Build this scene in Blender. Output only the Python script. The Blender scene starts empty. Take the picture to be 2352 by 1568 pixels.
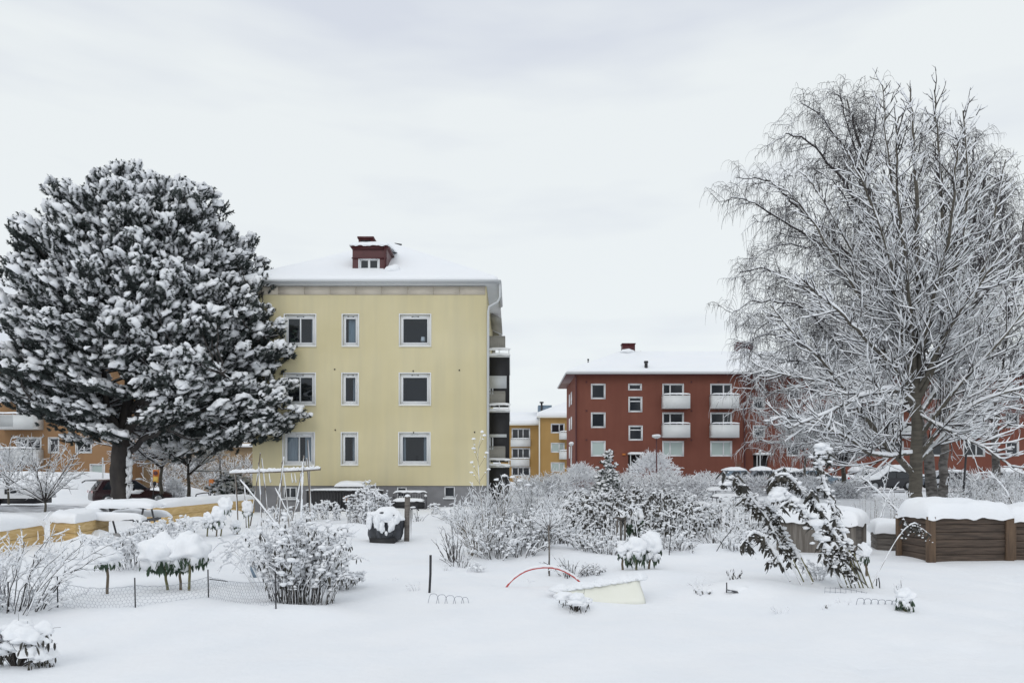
import bpy, bmesh, math, random
import numpy as np
from mathutils import Vector, Matrix, noise
R = math.radians
sc = bpy.context.scene
col = sc.collection

# ------------------------------------------------------------------ camera
F, U0, V0, CH = 1700.0, 1176.0, 1078.0, 1.7      # picture measured on a 2352 x 1568 grid
cd = bpy.data.cameras.new('camera'); cam = bpy.data.objects.new('camera', cd); col.objects.link(cam)
cam.location = (0, 0, CH); cam.rotation_euler = (R(90), 0, 0)
cd.sensor_width = 36; cd.lens = 36 * F / 2352; cd.shift_y = (V0 - 784) / 2352
cd.clip_start = 0.1; cd.clip_end = 4000
sc.camera = cam

# ------------------------------------------------------------------ sky (overcast) and weak soft sun
EL, RO = R(38), R(200)
w = bpy.data.worlds.new('World'); sc.world = w; w.use_nodes = True
nt = w.node_tree; nt.nodes.clear()
def N(nt, t, **k):
    n = nt.nodes.new(t)
    for a, b in k.items(): setattr(n, a, b)
    return n
sky = N(nt, 'ShaderNodeTexSky', sky_type='NISHITA', sun_disc=False, sun_elevation=EL, sun_rotation=RO)
tc = N(nt, 'ShaderNodeTexCoord'); mp = N(nt, 'ShaderNodeMapping')
mp.inputs['Scale'].default_value = (1.1, 1.1, 5.0); mp.inputs['Location'].default_value = (0.4, 0.15, 0.9)
nz = N(nt, 'ShaderNodeTexNoise'); nz.inputs['Scale'].default_value = 2.1; nz.inputs['Detail'].default_value = 4; nz.inputs['Roughness'].default_value = .48
cr = N(nt, 'ShaderNodeValToRGB')
cr.color_ramp.elements[0].position = .37; cr.color_ramp.elements[0].color = (6.9, 7.3, 8.05, 1)
cr.color_ramp.elements[1].position = .61; cr.color_ramp.elements[1].color = (8.45, 8.85, 8.95, 1)
mx = N(nt, 'ShaderNodeMix', data_type='RGBA'); mx.inputs[0].default_value = .93
bg = N(nt, 'ShaderNodeBackground'); bg.inputs['Strength'].default_value = 0.1
out = N(nt, 'ShaderNodeOutputWorld')
L = nt.links.new
sz = N(nt, 'ShaderNodeSeparateXYZ'); gr = N(nt, 'ShaderNodeValToRGB'); ge = gr.color_ramp.elements
ge[0].position = 0; ge[0].color = (.45, .45, .45, 1); ge[1].position = 1; ge[1].color = (.5, .5, .5, 1)
for p_, c_ in ((.14, .5), (.28, .72), (.40, .62), (.52, .44)): e_ = ge.new(p_); e_.color = (c_, c_, c_, 1)
ad = N(nt, 'ShaderNodeMath', operation='MULTIPLY_ADD'); ad.inputs[1].default_value = .9; ad2 = N(nt, 'ShaderNodeMath', operation='SUBTRACT'); ad2.inputs[1].default_value = .45
L(tc.outputs['Generated'], sz.inputs[0]); L(sz.outputs[2], gr.inputs[0])
L(tc.outputs['Generated'], mp.inputs[0]); L(mp.outputs[0], nz.inputs[0]); L(nz.outputs[0], ad.inputs[0]); L(gr.outputs[0], ad.inputs[2]); L(ad.outputs[0], ad2.inputs[0]); L(ad2.outputs[0], cr.inputs[0])
L(sky.outputs[0], mx.inputs[6]); L(cr.outputs[0], mx.inputs[7]); L(mx.outputs[2], bg.inputs[0]); L(bg.outputs[0], out.inputs[0])
sd = bpy.data.lights.new('sun', 'SUN'); sd.energy = 0.5; sd.angle = R(30); sd.color = (1, .97, .93)
sun = bpy.data.objects.new('sun', sd); col.objects.link(sun)
sun.rotation_euler = Vector((math.sin(RO) * math.cos(EL) * -1, math.cos(RO) * math.cos(EL) * -1, -math.sin(EL))).to_track_quat('-Z', 'Y').to_euler()
sc.view_settings.view_transform = 'Standard'; sc.view_settings.look = 'None'
sc.view_settings.exposure = 0.06; sc.view_settings.gamma = 1; sc.view_settings.use_curve_mapping = False
sc.cycles.max_bounces = 5; sc.cycles.diffuse_bounces = 3; sc.cycles.transparent_max_bounces = 8

# ------------------------------------------------------------------ helpers
def tag(o, label=None, cat=None, group=None, kind=None):
    if label: o['label'] = label
    if cat: o['category'] = cat
    if group: o['group'] = group
    if kind: o['kind'] = kind
    return o
def thing(name, label, cat, loc, group=None):
    o = bpy.data.objects.new(name, None); col.objects.link(o); o.location = loc; o.empty_display_size = .2
    return tag(o, label, cat, group)
def worldloc(p):
    v = Vector((0, 0, 0))
    while p is not None: v += p.location; p = p.parent
    return v
def mesh_obj(name, V, Fc, mats, parent=None, smooth=False, mi=None):
    """V (n,3); Fc list of face-index arrays, each (m,k)"""
    V = np.asarray(V, dtype=np.float64).reshape(-1, 3)
    if parent is not None: V = V - np.array(worldloc(parent))
    me = bpy.data.meshes.new(name)
    me.vertices.add(len(V)); me.vertices.foreach_set('co', V.astype(np.float32).ravel())
    idx = np.concatenate([f.ravel() for f in Fc]); tot = np.concatenate([np.full(len(f), f.shape[1]) for f in Fc])
    st = np.concatenate([[0], np.cumsum(tot)[:-1]])
    me.loops.add(len(idx)); me.loops.foreach_set('vertex_index', idx.astype(np.int32))
    me.polygons.add(len(tot)); me.polygons.foreach_set('loop_start', st.astype(np.int32)); me.polygons.foreach_set('loop_total', tot.astype(np.int32))
    if mi is not None: me.polygons.foreach_set('material_index', np.asarray(mi, dtype=np.int32))
    if smooth: me.polygons.foreach_set('use_smooth', np.ones(len(tot), dtype=bool))
    for m in (mats if isinstance(mats, (list, tuple)) else [mats]): me.materials.append(m)
    me.update(calc_edges=True); me.validate()
    o = bpy.data.objects.new(name, me); col.objects.link(o)
    if parent is not None: o.parent = parent
    return o
class MB:
    def __init__(s): s.v = []; s.f = {3: [], 4: []}; s.n = 0
    def add(s, V, Fs):
        V = np.asarray(V, float).reshape(-1, 3); s.v.append(V)
        for f in Fs:
            f = np.asarray(f, int)
            if f.size == 0: continue
            s.f[f.shape[1]].append(f + s.n)
        s.n += len(V); return s
    def box(s, x0, x1, y0, y1, z0, z1):
        v = [(x, y, z) for x in (x0, x1) for y in (y0, y1) for z in (z0, z1)]
        return s.add(v, [[(0, 1, 3, 2), (4, 6, 7, 5), (0, 4, 5, 1), (2, 3, 7, 6), (0, 2, 6, 4), (1, 5, 7, 3)]])
    def hexa(s, P):     # 8 corners: bottom 4 ccw, top 4 ccw
        return s.add(P, [[(3, 2, 1, 0), (4, 5, 6, 7), (0, 1, 5, 4), (1, 2, 6, 5), (2, 3, 7, 6), (3, 0, 4, 7)]])
    def prism(s, quad, z0, z1):
        return s.hexa([(x, y, z0) for x, y in quad] + [(x, y, z1) for x, y in quad])
    def quad(s, *P): return s.add(P, [[(0, 1, 2, 3)]])
    def tri(s, *P): return s.add(P, [[(0, 1, 2)]])
    def plank(s, a, b, w, t):   # bar from a to b, width w (sideways), thickness t
        a = Vector(a); b = Vector(b); d = (b - a).normalized(); up = Vector((0, 0, 1))
        if abs(d.z) > .95: up = Vector((0, 1, 0))
        sd = d.cross(up).normalized() * w / 2; u = sd.cross(d).normalized() * t / 2
        return s.hexa([a - sd - u, a + sd - u, b + sd - u, b - sd - u, a - sd + u, a + sd + u, b + sd + u, b - sd + u])
    def tube(s, pts, rad, n=6):
        V, Fq = tubes([(np.array(pts, float), np.array(rad, float) if np.ndim(rad) else np.full(len(pts), float(rad)))], n, cap=True)
        for f in Fq: f_ = f
        return s.add(V, Fq)
    def build(s, name, mats, parent=None, smooth=False, bevel=0, seg=2):
        if not s.v: return None
        Fc = [np.concatenate(s.f[k]) for k in (3, 4) if s.f[k]]
        o = mesh_obj(name, np.concatenate(s.v), Fc, mats, parent, smooth)
        if bevel:
            m = o.modifiers.new('bevel', 'BEVEL'); m.width = bevel; m.segments = seg; m.limit_method = 'ANGLE'
        return o
def tubes(polys, sides=5, cap=False):
    """all polylines -> one mesh, vectorised by point count"""
    byn = {}
    for p, r in polys: byn.setdefault(len(p), []).append((p, r))
    Vs, Fs, T, base = [], [], [], 0
    ang = np.arange(sides) * 2 * np.pi / sides
    for n, L_ in byn.items():
        P = np.array([a for a, _ in L_], float); Rr = np.array([b for _, b in L_], float)
        K = len(P)
        T_ = np.gradient(P, axis=1); T_ /= np.linalg.norm(T_, axis=2, keepdims=True) + 1e-9
        m = T_.mean(axis=1); ref = np.where(np.abs(m[:, 2:3]) > .8, np.array([[0, 1., 0]]), np.array([[0, 0, 1.]]))
        A = np.cross(T_, ref[:, None, :]); A /= np.linalg.norm(A, axis=2, keepdims=True) + 1e-9
        B = np.cross(A, T_)
        V = P[:, :, None, :] + Rr[:, :, None, None] * (A[:, :, None, :] * np.cos(ang)[None, None, :, None] + B[:, :, None, :] * np.sin(ang)[None, None, :, None])
        i = np.arange(K)[:, None, None] * n * sides + np.arange(n - 1)[None, :, None] * sides
        a = i + np.arange(sides)[None, None, :]; b = i + (np.arange(sides)[None, None, :] + 1) % sides
        q = np.stack([b, a, a + sides, b + sides], -1).reshape(-1, 4) + base
        Vs.append(V.reshape(-1, 3)); Fs.append(q)
        if cap:
            nv = base + K * n * sides; cen = np.concatenate([P[:, 0], P[:, -1]]); 
            k = np.arange(K)[:, None]; s0 = base + k * n * sides + np.arange(sides)[None]; s1 = base + k * n * sides + (np.arange(sides)[None] + 1) % sides
            o = (n - 1) * sides
            T.append(np.stack([s0, s1, np.broadcast_to(nv + k, s0.shape)], -1).reshape(-1, 3))
            T.append(np.stack([s1 + o, s0 + o, np.broadcast_to(nv + K + k, s0.shape)], -1).reshape(-1, 3))
            Vs.append(cen); base += len(cen)
        base += K * n * sides
    out = [np.concatenate(Fs)]
    if T: out.insert(0, np.concatenate(T))
    return np.concatenate(Vs), out
def tube_obj(name, polys, m, parent, sides=5, cap=False):
    if not polys: return None
    V, Fq = tubes(polys, sides, cap)
    return mesh_obj(name, V, Fq, m, parent, smooth=True)
def W(u, v, Y): return np.array(((u - U0) / F * Y, Y, CH - (v - V0) / F * Y))
def sstep(a, b, x):
    t = np.clip((x - a) / (b - a), 0, 1); return t * t * (3 - 2 * t)
MOUNDS = []   # (x, y, h, rx, ry)
def gh(x, y):
    x = np.asarray(x, float); y = np.asarray(y, float)
    z = .035 * np.sin(x * .55 + 1.3) * np.sin(y * .4 + .6) + .018 * np.sin(x * 1.7 + y * .9) + .012 * np.sin(x * 2.9 - y * 2.1 + 2)
    lf = sstep(-5, -10, x) * sstep(29, 35, y)
    z = z + .010 * np.sin(x * 4.1 + np.sin(y * 1.3) * 2) * np.sin(y * 3.3 + np.sin(x * .9) * 2) + .016 * np.sin(x * .9 + y * 1.9 + 1) * np.sin(y * .7 - x * .6)
    z = z - .42 * lf
    bank = sstep(46, 50.5, y) * (1 - sstep(55, 60, y)) * sstep(-26.5, -30.5, x) * 1.95
    bank = bank + sstep(47, 51, y) * (1 - sstep(53, 60, y)) * .95 * np.exp(-((x + 24.0) / 2.2) ** 2)
    z = z + bank
    for (mx_, my_, h, rx, ry) in MOUNDS:
        z = z + h * np.exp(-((x - mx_) / rx) ** 2 - ((y - my_) / ry) ** 2)
    return z
def G(u, v, dz=0):     # ground point seen at picture point (u, v)
    Y = CH * F / max(v - V0, 8)
    for _ in range(12):
        x = (u - U0) / F * Y; z = float(gh(x, Y)); Y = .5 * Y + .5 * (CH - z) * F / max(v - V0, 8)
    x = (u - U0) / F * Y
    return Vector((x, Y, float(gh(x, Y)) + dz))
def mound(u, v, h, rx, ry):
    p = G(u, v); MOUNDS.append((p.x, p.y, h, rx, ry))

for a_ in [(200, 1246, .2, .35, .3), (228, 1238, .25, .3, .3), (150, 1252, .08, .5, .3), (420, 1222, .22, .6, .5), (455, 1208, .3, .6, .8), (520, 1190, .3, .8, .8), (1700, 1362, .05, .5, .3), (1760, 1350, .08, .6, .3)]: mound(*a_)
# ------------------------------------------------------------------ materials
def mat(name, c, rough=.7, c2=None, scale=5, bump=0, bscale=None, stretch=(1, 1, 1), metallic=0, spec=None, detail=5, coord='Object', sub=0):
    m = bpy.data.materials.new(name); m.use_nodes = True; t = m.node_tree; b = t.nodes['Principled BSDF']
    b.inputs['Base Color'].default_value = (*c, 1); b.inputs['Roughness'].default_value = rough; b.inputs['Metallic'].default_value = metallic
    if spec is not None: b.inputs['Specular IOR Level'].default_value = spec
    tcn = N(t, 'ShaderNodeTexCoord'); mpn = N(t, 'ShaderNodeMapping'); mpn.inputs['Scale'].default_value = stretch
    t.links.new(tcn.outputs[coord], mpn.inputs[0])
    if c2 is not None:
        n = N(t, 'ShaderNodeTexNoise'); n.inputs['Scale'].default_value = scale; n.inputs['Detail'].default_value = detail
        r = N(t, 'ShaderNodeValToRGB'); r.color_ramp.elements[0].position = .36; r.color_ramp.elements[1].position = .64
        r.color_ramp.elements[0].color = (*c, 1); r.color_ramp.elements[1].color = (*c2, 1)
        t.links.new(mpn.outputs[0], n.inputs[0]); t.links.new(n.outputs[0], r.inputs[0]); t.links.new(r.outputs[0], b.inputs['Base Color'])
    if bump:
        n2 = N(t, 'ShaderNodeTexNoise'); n2.inputs['Scale'].default_value = bscale or scale * 4; n2.inputs['Detail'].default_value = 6
        bp = N(t, 'ShaderNodeBump'); bp.inputs['Strength'].default_value = bump; bp.inputs['Distance'].default_value = .02
        t.links.new(mpn.outputs[0], n2.inputs[0]); t.links.new(n2.outputs[0], bp.inputs['Height']); t.links.new(bp.outputs[0], b.inputs['Normal'])
    return m
def snow_on(m, amount=.5, sc_=9, bias=.0):   # lay snow over the up-facing faces of a material
    t = m.node_tree; b = t.nodes['Principled BSDF']; src = None
    for l in t.links:
        if l.to_socket == b.inputs['Base Color']: src = l.from_socket
    g = N(t, 'ShaderNodeNewGeometry'); sx = N(t, 'ShaderNodeSeparateXYZ'); t.links.new(g.outputs['True Normal'], sx.inputs[0])
    n = N(t, 'ShaderNodeTexNoise'); n.inputs['Scale'].default_value = sc_; n.inputs['Detail'].default_value = 3
    tcn = N(t, 'ShaderNodeTexCoord'); t.links.new(tcn.outputs['Object'], n.inputs[0])
    a = N(t, 'ShaderNodeMath', operation='MULTIPLY_ADD'); a.inputs[1].default_value = .9; t.links.new(n.outputs[0], a.inputs[0]); t.links.new(sx.outputs[2], a.inputs[2])
    r = N(t, 'ShaderNodeMapRange'); r.inputs[1].default_value = 1.15 - amount + bias; r.inputs[2].default_value = 1.25 - amount + bias; t.links.new(a.outputs[0], r.inputs[0])
    mx_ = N(t, 'ShaderNodeMix', data_type='RGBA'); t.links.new(r.outputs[0], mx_.inputs[0])
    if src is not None: t.links.new(src, mx_.inputs[6])
    else: mx_.inputs[6].default_value = b.inputs['Base Color'].default_value
    mx_.inputs[7].default_value = (.84, .87, .91, 1); t.links.new(mx_.outputs[2], b.inputs['Base Color'])
    return m
M = {}
M['snow'] = mat('snow', (.865, .885, .915), .75, (.895, .905, .925), 1.3, bump=.55, bscale=9, spec=.2)
M['snowfine'] = mat('snow fluffy', (.87, .89, .92), .8, (.90, .91, .93), 6, bump=.3, bscale=30, spec=.2)
M['snowroof'] = mat('roof snow', (.88, .90, .93), .8, (.90, .915, .935), .5, bump=.2, bscale=5, spec=.2)
M['slush'] = mat('road slush', (.14, .14, .15), .6, (.62, .64, .68), 1.1, bump=.8, bscale=3, stretch=(.5, 2.2, 1))
def plaster(name, c, c2, stain):
    m = mat(name, c, .9, c2, .35, bump=.15, bscale=60, detail=3, spec=.1)
    t = m.node_tree; b = t.nodes['Principled BSDF']
    src = [l.from_socket for l in t.links if l.to_socket == b.inputs['Base Color']][0]
    tcn = N(t, 'ShaderNodeTexCoord'); mpn = N(t, 'ShaderNodeMapping'); mpn.inputs['Scale'].default_value = (1.6, 1.6, .16)
    n = N(t, 'ShaderNodeTexNoise'); n.inputs['Scale'].default_value = 1.3; n.inputs['Detail'].default_value = 6
    r = N(t, 'ShaderNodeMapRange'); r.inputs[1].default_value = .42; r.inputs[2].default_value = .75; r.inputs[4].default_value = .38
    mx_ = N(t, 'ShaderNodeMix', data_type='RGBA'); mx_.inputs[7].default_value = (*stain, 1)
    t.links.new(tcn.outputs['Object'], mpn.inputs[0]); t.links.new(mpn.outputs[0], n.inputs[0]); t.links.new(n.outputs[0], r.inputs[0]); t.links.new(r.outputs[0], mx_.inputs[0])
    t.links.new(src, mx_.inputs[6]); t.links.new(mx_.outputs[2], b.inputs['Base Color'])
    return m
M['yellow'] = plaster('yellow plaster', (.62, .55, .34), (.675, .605, .39), (.49, .455, .325))
M['red'] = plaster('red plaster', (.182, .070, .052), (.205, .082, .060), (.15, .060, .046))
M['ochre'] = plaster('ochre plaster', (.40, .25, .095), (.43, .275, .11), (.32, .21, .09))
M['orange'] = plaster('orange brick', (.31, .185, .10), (.345, .21, .115), (.24, .15, .09))
M['brown'] = plaster('brown plaster', (.33, .24, .15), (.37, .27, .17), (.27, .2, .14))
M['basement'] = mat('basement grey', (.20, .20, .21), .9, (.24, .24, .25), 2, bump=.1)
M['fascia'] = mat('fascia boards', (.60, .54, .45), .8, (.64, .58, .49), 1)
M['white'] = mat('white paint', (.74, .76, .78), .5, (.79, .80, .81), 2)
M['cream'] = mat('cream trim', (.80, .79, .72), .6)
M['gutter'] = mat('gutter metal', (.56, .58, .59), .5)
M['soffit'] = mat('grey soffit', (.38, .37, .34), .8)
M['oxblood'] = mat('oxblood metal', (.075, .018, .02), .45, (.09, .022, .024), 3)
M['blackpanel'] = mat('black cladding', (.018, .018, .02), .6)
M['greypanel'] = mat('grey corrugated', (.35, .34, .31), .6)
M['balwhite'] = mat('balcony board', (.66, .68, .68), .5, (.70, .71, .71), 1)
M['room'] = mat('dark room', (.022, .028, .038), .9)
M['curtain'] = mat('curtain cloth', (.42, .46, .5), .9, (.3, .34, .38), 6, stretch=(6, 6, .3))
M['curtainblue'] = mat('curtain blue', (.22, .28, .33), .9, (.33, .4, .45), 6, stretch=(7, 7, .3))
M['blind'] = mat('pale blind', (.42, .50, .48), .8)
M['darkglass'] = mat('dark glass', (.016, .02, .026), .08, spec=.6)
M['bark'] = snow_on(mat('maple bark', (.075, .067, .055), .9, (.12, .108, .088), 3, bump=.7, bscale=12, stretch=(1, 1, 6)), .38, 5)
M['twig'] = mat('dark twig', (.03, .026, .026), .9, (.055, .046, .042), 2)
M['birchtwig'] = mat('birch twig', (.04, .034, .038), .9)
M['hedgetwig'] = mat('hedge twig', (.10, .085, .10), .9, (.15, .13, .15), 1)
M['pinebark'] = snow_on(mat('pine bark', (.04, .036, .036), .95, (.075, .066, .06), 2.5, bump=1, bscale=7, stretch=(1, 1, .35)), .22, 3)
M['needles'] = mat('pine needles', (.036, .046, .044), .8, (.065, .08, .076), 1.2)
M['spruce'] = mat('spruce needles', (.03, .045, .035), .8, (.05, .07, .055), 2)
M['stalk'] = mat('dead stalk', (.11, .085, .06), .9, (.18, .145, .1), 4)
M['greenstalk'] = mat('greenish stalk', (.13, .13, .06), .8, (.2, .18, .09), 4)
M['deadleaf'] = mat('dead leaf', (.032, .031, .027), .85, (.07, .064, .052), 4)
M['kale'] = mat('kale leaf', (.025, .05, .028), .7, (.05, .085, .05), 8)
M['pole'] = snow_on(mat('bean pole wood', (.14, .115, .095), .9, (.22, .19, .16), 4, stretch=(1, 1, .2)), .5, 6)
M['iron'] = mat('black iron', (.02, .02, .024), .5)
M['wire'] = mat('galvanised wire', (.22, .24, .28), .5)
M['slate'] = mat('weathered plank', (.1, .1, .11), .8, (.15, .15, .16), 3)
M['tarp'] = mat('dark tarp', (.03, .032, .04), .35, (.06, .065, .075), 5, bump=.5)
M['creamplastic'] = mat('cream plastic', (.80, .80, .71), .5, (.83, .83, .75), 3)
M['redplastic'] = mat('red plastic tube', (.5, .07, .06), .4)
def wood(name, c, c2, st, wave=1.0):
    m = mat(name, c, .8, c2, 1.5, bump=.35, bscale=3, stretch=st, detail=8)
    return m
M['newwood'] = wood('fresh pine plank', (.52, .35, .14), (.66, .48, .24), (2, 2, 14))
M['brownwood'] = wood('brown stained plank', (.048, .034, .026), (.105, .075, .056), (1.5, 1.5, 16))
M['postwood'] = wood('brown post', (.085, .055, .036), (.14, .09, .055), (14, 14, 1.5))
M['greywood'] = wood('weathered grey plank', (.12, .105, .09), (.21, .19, .17), (14, 14, 1.2))
M['greywoodh'] = wood('weathered grey board', (.11, .095, .085), (.19, .17, .15), (2, 2, 14))
M['carred'] = mat('dark red paint', (.028, .008, .012), .25, spec=.6)
M['carwhite'] = mat('white car paint', (.55, .57, .6), .3)
M['cargrey'] = mat('grey car paint', (.12, .14, .17), .3)
M['carblue'] = mat('blue grey paint', (.16, .22, .28), .3)
M['carblack'] = mat('black car paint', (.02, .02, .025), .3)
M['tyre'] = mat('tyre rubber', (.015, .015, .017), .8)
M['rim'] = mat('alloy rim', (.4, .41, .43), .35, metallic=.7)
M['taillight'] = mat('tail lamp red', (.45, .02, .02), .2)
M['signorange'] = mat('orange board', (.5, .16, .03), .6)
M['signyellow'] = mat('yellow board', (.6, .4, .08), .6)
M['terracotta'] = mat('terracotta', (.4, .2, .1), .8)
def glassmat():
    m = bpy.data.materials.new('window glass'); m.use_nodes = True; t = m.node_tree; t.nodes.clear()
    o = N(t, 'ShaderNodeOutputMaterial'); tr = N(t, 'ShaderNodeBsdfTransparent'); tr.inputs[0].default_value = (.72, .78, .82, 1)
    gl = N(t, 'ShaderNodeBsdfGlossy'); gl.inputs['Roughness'].default_value = .02; gl.inputs[0].default_value = (.9, .95, 1, 1)
    ms = N(t, 'ShaderNodeMixShader'); ms.inputs[0].default_value = .055
    t.links.new(tr.outputs[0], ms.inputs[1]); t.links.new(gl.outputs[0], ms.inputs[2]); t.links.new(ms.outputs[0], o.inputs[0])
    return m
M['glass'] = glassmat()

# ------------------------------------------------------------------ snow shapes
_ico = {}
def ico(n):
    if n not in _ico:
        bm = bmesh.new(); bmesh.ops.create_icosphere(bm, subdivisions=n, radius=1)
        _ico[n] = (np.array([v.co[:] for v in bm.verts]), np.array([[v.index for v in f.verts] for f in bm.faces])); bm.free()
    return _ico[n]
def blob(mb, c, r, seed=0, n=3, amp=.18, fr=1.6, flat=.35, rot=0):
    V, Fc = ico(n); V = V.copy()
    d = np.array([noise.noise(Vector((a * fr + seed * 7.1, b * fr + seed * 3.3, e * fr))) for a, b, e in V])
    V = V * (1 + amp * 2 * d)[:, None]
    V[:, 2] = np.where(V[:, 2] < 0, V[:, 2] * flat, V[:, 2])
    V = V * np.array(r)
    if rot: c_, s_ = math.cos(rot), math.sin(rot); V = np.stack([V[:, 0] * c_ - V[:, 1] * s_, V[:, 0] * s_ + V[:, 1] * c_, V[:, 2]], 1)
    mb.add(V + np.array(c), [Fc]); return mb
def snow_slab(mb, quad, z0, th, over=.05, seed=0, nx=28, ny=14, amp=.25, zq=None, p=5, drip=.04):
    """a pillow of snow on a four-sided top: quad = 4 (x, y), z0 height (or zq = 4 heights)"""
    q = np.array([(a, b) for a, b in quad], float); c = q.mean(0)
    q = c + (q - c) * (1 + over * 2 / np.maximum(np.linalg.norm(q - c, axis=1), .05))[:, None]
    zq = zq or [z0] * 4
    S = np.linspace(0, 1, nx); T_ = np.linspace(0, 1, ny); S = (1 - np.cos(S * np.pi)) / 2; T_ = (1 - np.cos(T_ * np.pi)) / 2
    V = []
    for t in T_:
        for s in S:
            xy = (1 - s) * (1 - t) * q[0] + s * (1 - t) * q[1] + s * t * q[2] + (1 - s) * t * q[3]
            z = (1 - s) * (1 - t) * zq[0] + s * (1 - t) * zq[1] + s * t * zq[2] + (1 - s) * t * zq[3]
            e = max(0, 1 - abs(2 * s - 1) ** p) * max(0, 1 - abs(2 * t - 1) ** p)
            h = th * e ** .35 * (1 + amp * noise.noise(Vector((xy[0] * 1.3 + seed, xy[1] * 1.3, seed))) + amp * .5 * noise.noise(Vector((xy[0] * 4 + seed, xy[1] * 4, seed))))
            low = -drip * (1 - e) * (1 + 1.5 * noise.noise(Vector((xy[0] * 5, xy[1] * 5, seed + 3))))
            V.append((xy[0], xy[1], z + h + low))
    idx = np.arange(nx * ny).reshape(ny, nx)
    Fq = np.stack([idx[:-1, :-1], idx[:-1, 1:], idx[1:, 1:], idx[1:, :-1]], -1).reshape(-1, 4)
    b = len(V)
    V += [(x, y, z) for (x, y), z in zip(q, zq)]
    mb.add(V, [Fq, [(b, b + 3, b + 2, b + 1)]]); return mb
def snowline(polys, rng, k=.8, base=.012, vert=.35, patch=.25, jit=.0):
    """snow strands resting on branch polylines"""
    out = []
    for p, r in polys:
        d = np.gradient(p, axis=0); d /= np.linalg.norm(d, axis=1, keepdims=True) + 1e-9
        h = np.sqrt(np.clip(1 - d[:, 2] ** 2, 0, 1))
        rs = (r * k + base) * (vert + (1 - vert) * h) * (1 + patch * rng.uniform(-1, 1, len(p)))
        rs[0] *= .6; rs[-1] *= .5
        q = p.copy(); q[:, 2] += (r * .75 + rs * .45) * h
        a = rng.uniform(0, 6.28); q[:, 0] += np.cos(a) * r * (1 - h) * .8; q[:, 1] -= abs(np.sin(a)) * r * (1 - h) * .8
        out.append((q, np.maximum(rs, .0015)))
    return out
# ================================================================== ground, road
for a in [(600, 1400, .06, 1.6, .5), (795, 1232, .35, 1.4, 1.0), (690, 1250, .15, 1.2, .8), (1000, 1195, .2, 2.0, 1.0), (1120, 1370, .05, 1.5, .5), (1330, 1395, .07, .8, .35),
          (1420, 1375, .04, .9, .4), (1560, 1330, .10, 1.1, .6), (1700, 1345, .08, .9, .4), (1745, 1355, .05, .8, .35), (1990, 1380, .08, 1.2, .4), (2095, 1400, .05, .8, .5),
          (1180, 1268, .18, 1.6, .8), (1500, 1290, .12, 1.0, .5), (1640, 1260, .12, 1.2, .8), (1580, 1215, .25, 1.0, .5), (1860, 1340, .1, 1.0, .4), (1400, 1262, .2, 1.0, .5),
          (240, 1380, .03, .8, .3), (40, 1560, .06, .5, .5), (665, 1405, .06, .8, .3), (1255, 1355, .06, 1.0, .4), (1050, 1182, .3, 1.1, .8), (900, 1250, .08, 1.5, 1)]:
    mound(*a)
def spaced(lo, hi, core, d, g):
    xs = [core[0]]
    while xs[-1] < core[1]: xs.append(xs[-1] + d)
    a = xs[-1]; st = d
    while a < hi: st *= g; a += st; xs.append(a)
    a = xs[0]; st = d; pre = []
    while a > lo: st *= g; a -= st; pre.append(a)
    return np.array(pre[::-1] + xs)
xs = spaced(-1500, 1500, (-13, 13), .12, 1.035); ys = spaced(-1500, 2200, (3.5, 34), .13, 1.03)
ys = np.sort(np.concatenate([ys, np.arange(42, 62, .5)]))
X, Y_ = np.meshgrid(xs, ys); Z = gh(X, Y_)
for (u0, v0, u1, v1, rr) in [(2360, 1340, 2240, 1560, .14), (2352, 1330, 2130, 1300, .12), (2120, 1480, 1900, 1568, .1)]:   # faint old tracks
    a = G(u0, v0); b = G(u1, v1); n_ = int((b - a).length / .55) + 1
    for i in range(n_):
        t = i / n_; cx = a.x + (b.x - a.x) * t + (.13 if i % 2 else -.13); cy = a.y + (b.y - a.y) * t
        Z -= .05 * np.exp(-((X - cx) / rr) ** 2 - ((Y_ - cy) / (rr * 1.4)) ** 2)
idx = np.arange(X.size).reshape(X.shape)
Fq = np.stack([idx[:-1, :-1], idx[:-1, 1:], idx[1:, 1:], idx[1:, :-1]], -1).reshape(-1, 4)
g = mesh_obj('ground', np.stack([X.ravel(), Y_.ravel(), Z.ravel()], 1), [Fq], M['snow'], smooth=True); tag(g, kind='structure')
# slushy road behind the left beds and the pine
rx = np.linspace(-60, -12.2, 160); ry = np.linspace(0, 1, 14)
V = []
for t in ry:
    for x in rx:
        y0 = 37.2 + .06 * (x + 20) ; y = y0 + t * 5.6
        V.append((x, y, float(gh(x, y)) + .02 + .05 * noise.noise(Vector((x * 1.5, y * 2, 0))) * (1 if 0 < t < 1 else .3)))
idx = np.arange(len(V)).reshape(len(ry), len(rx))
Fq = np.stack([idx[:-1, :-1], idx[:-1, 1:], idx[1:, 1:], idx[1:, :-1]], -1).reshape(-1, 4)
tag(mesh_obj('road', V, [Fq], M['slush'], smooth=True), kind='structure')

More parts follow.
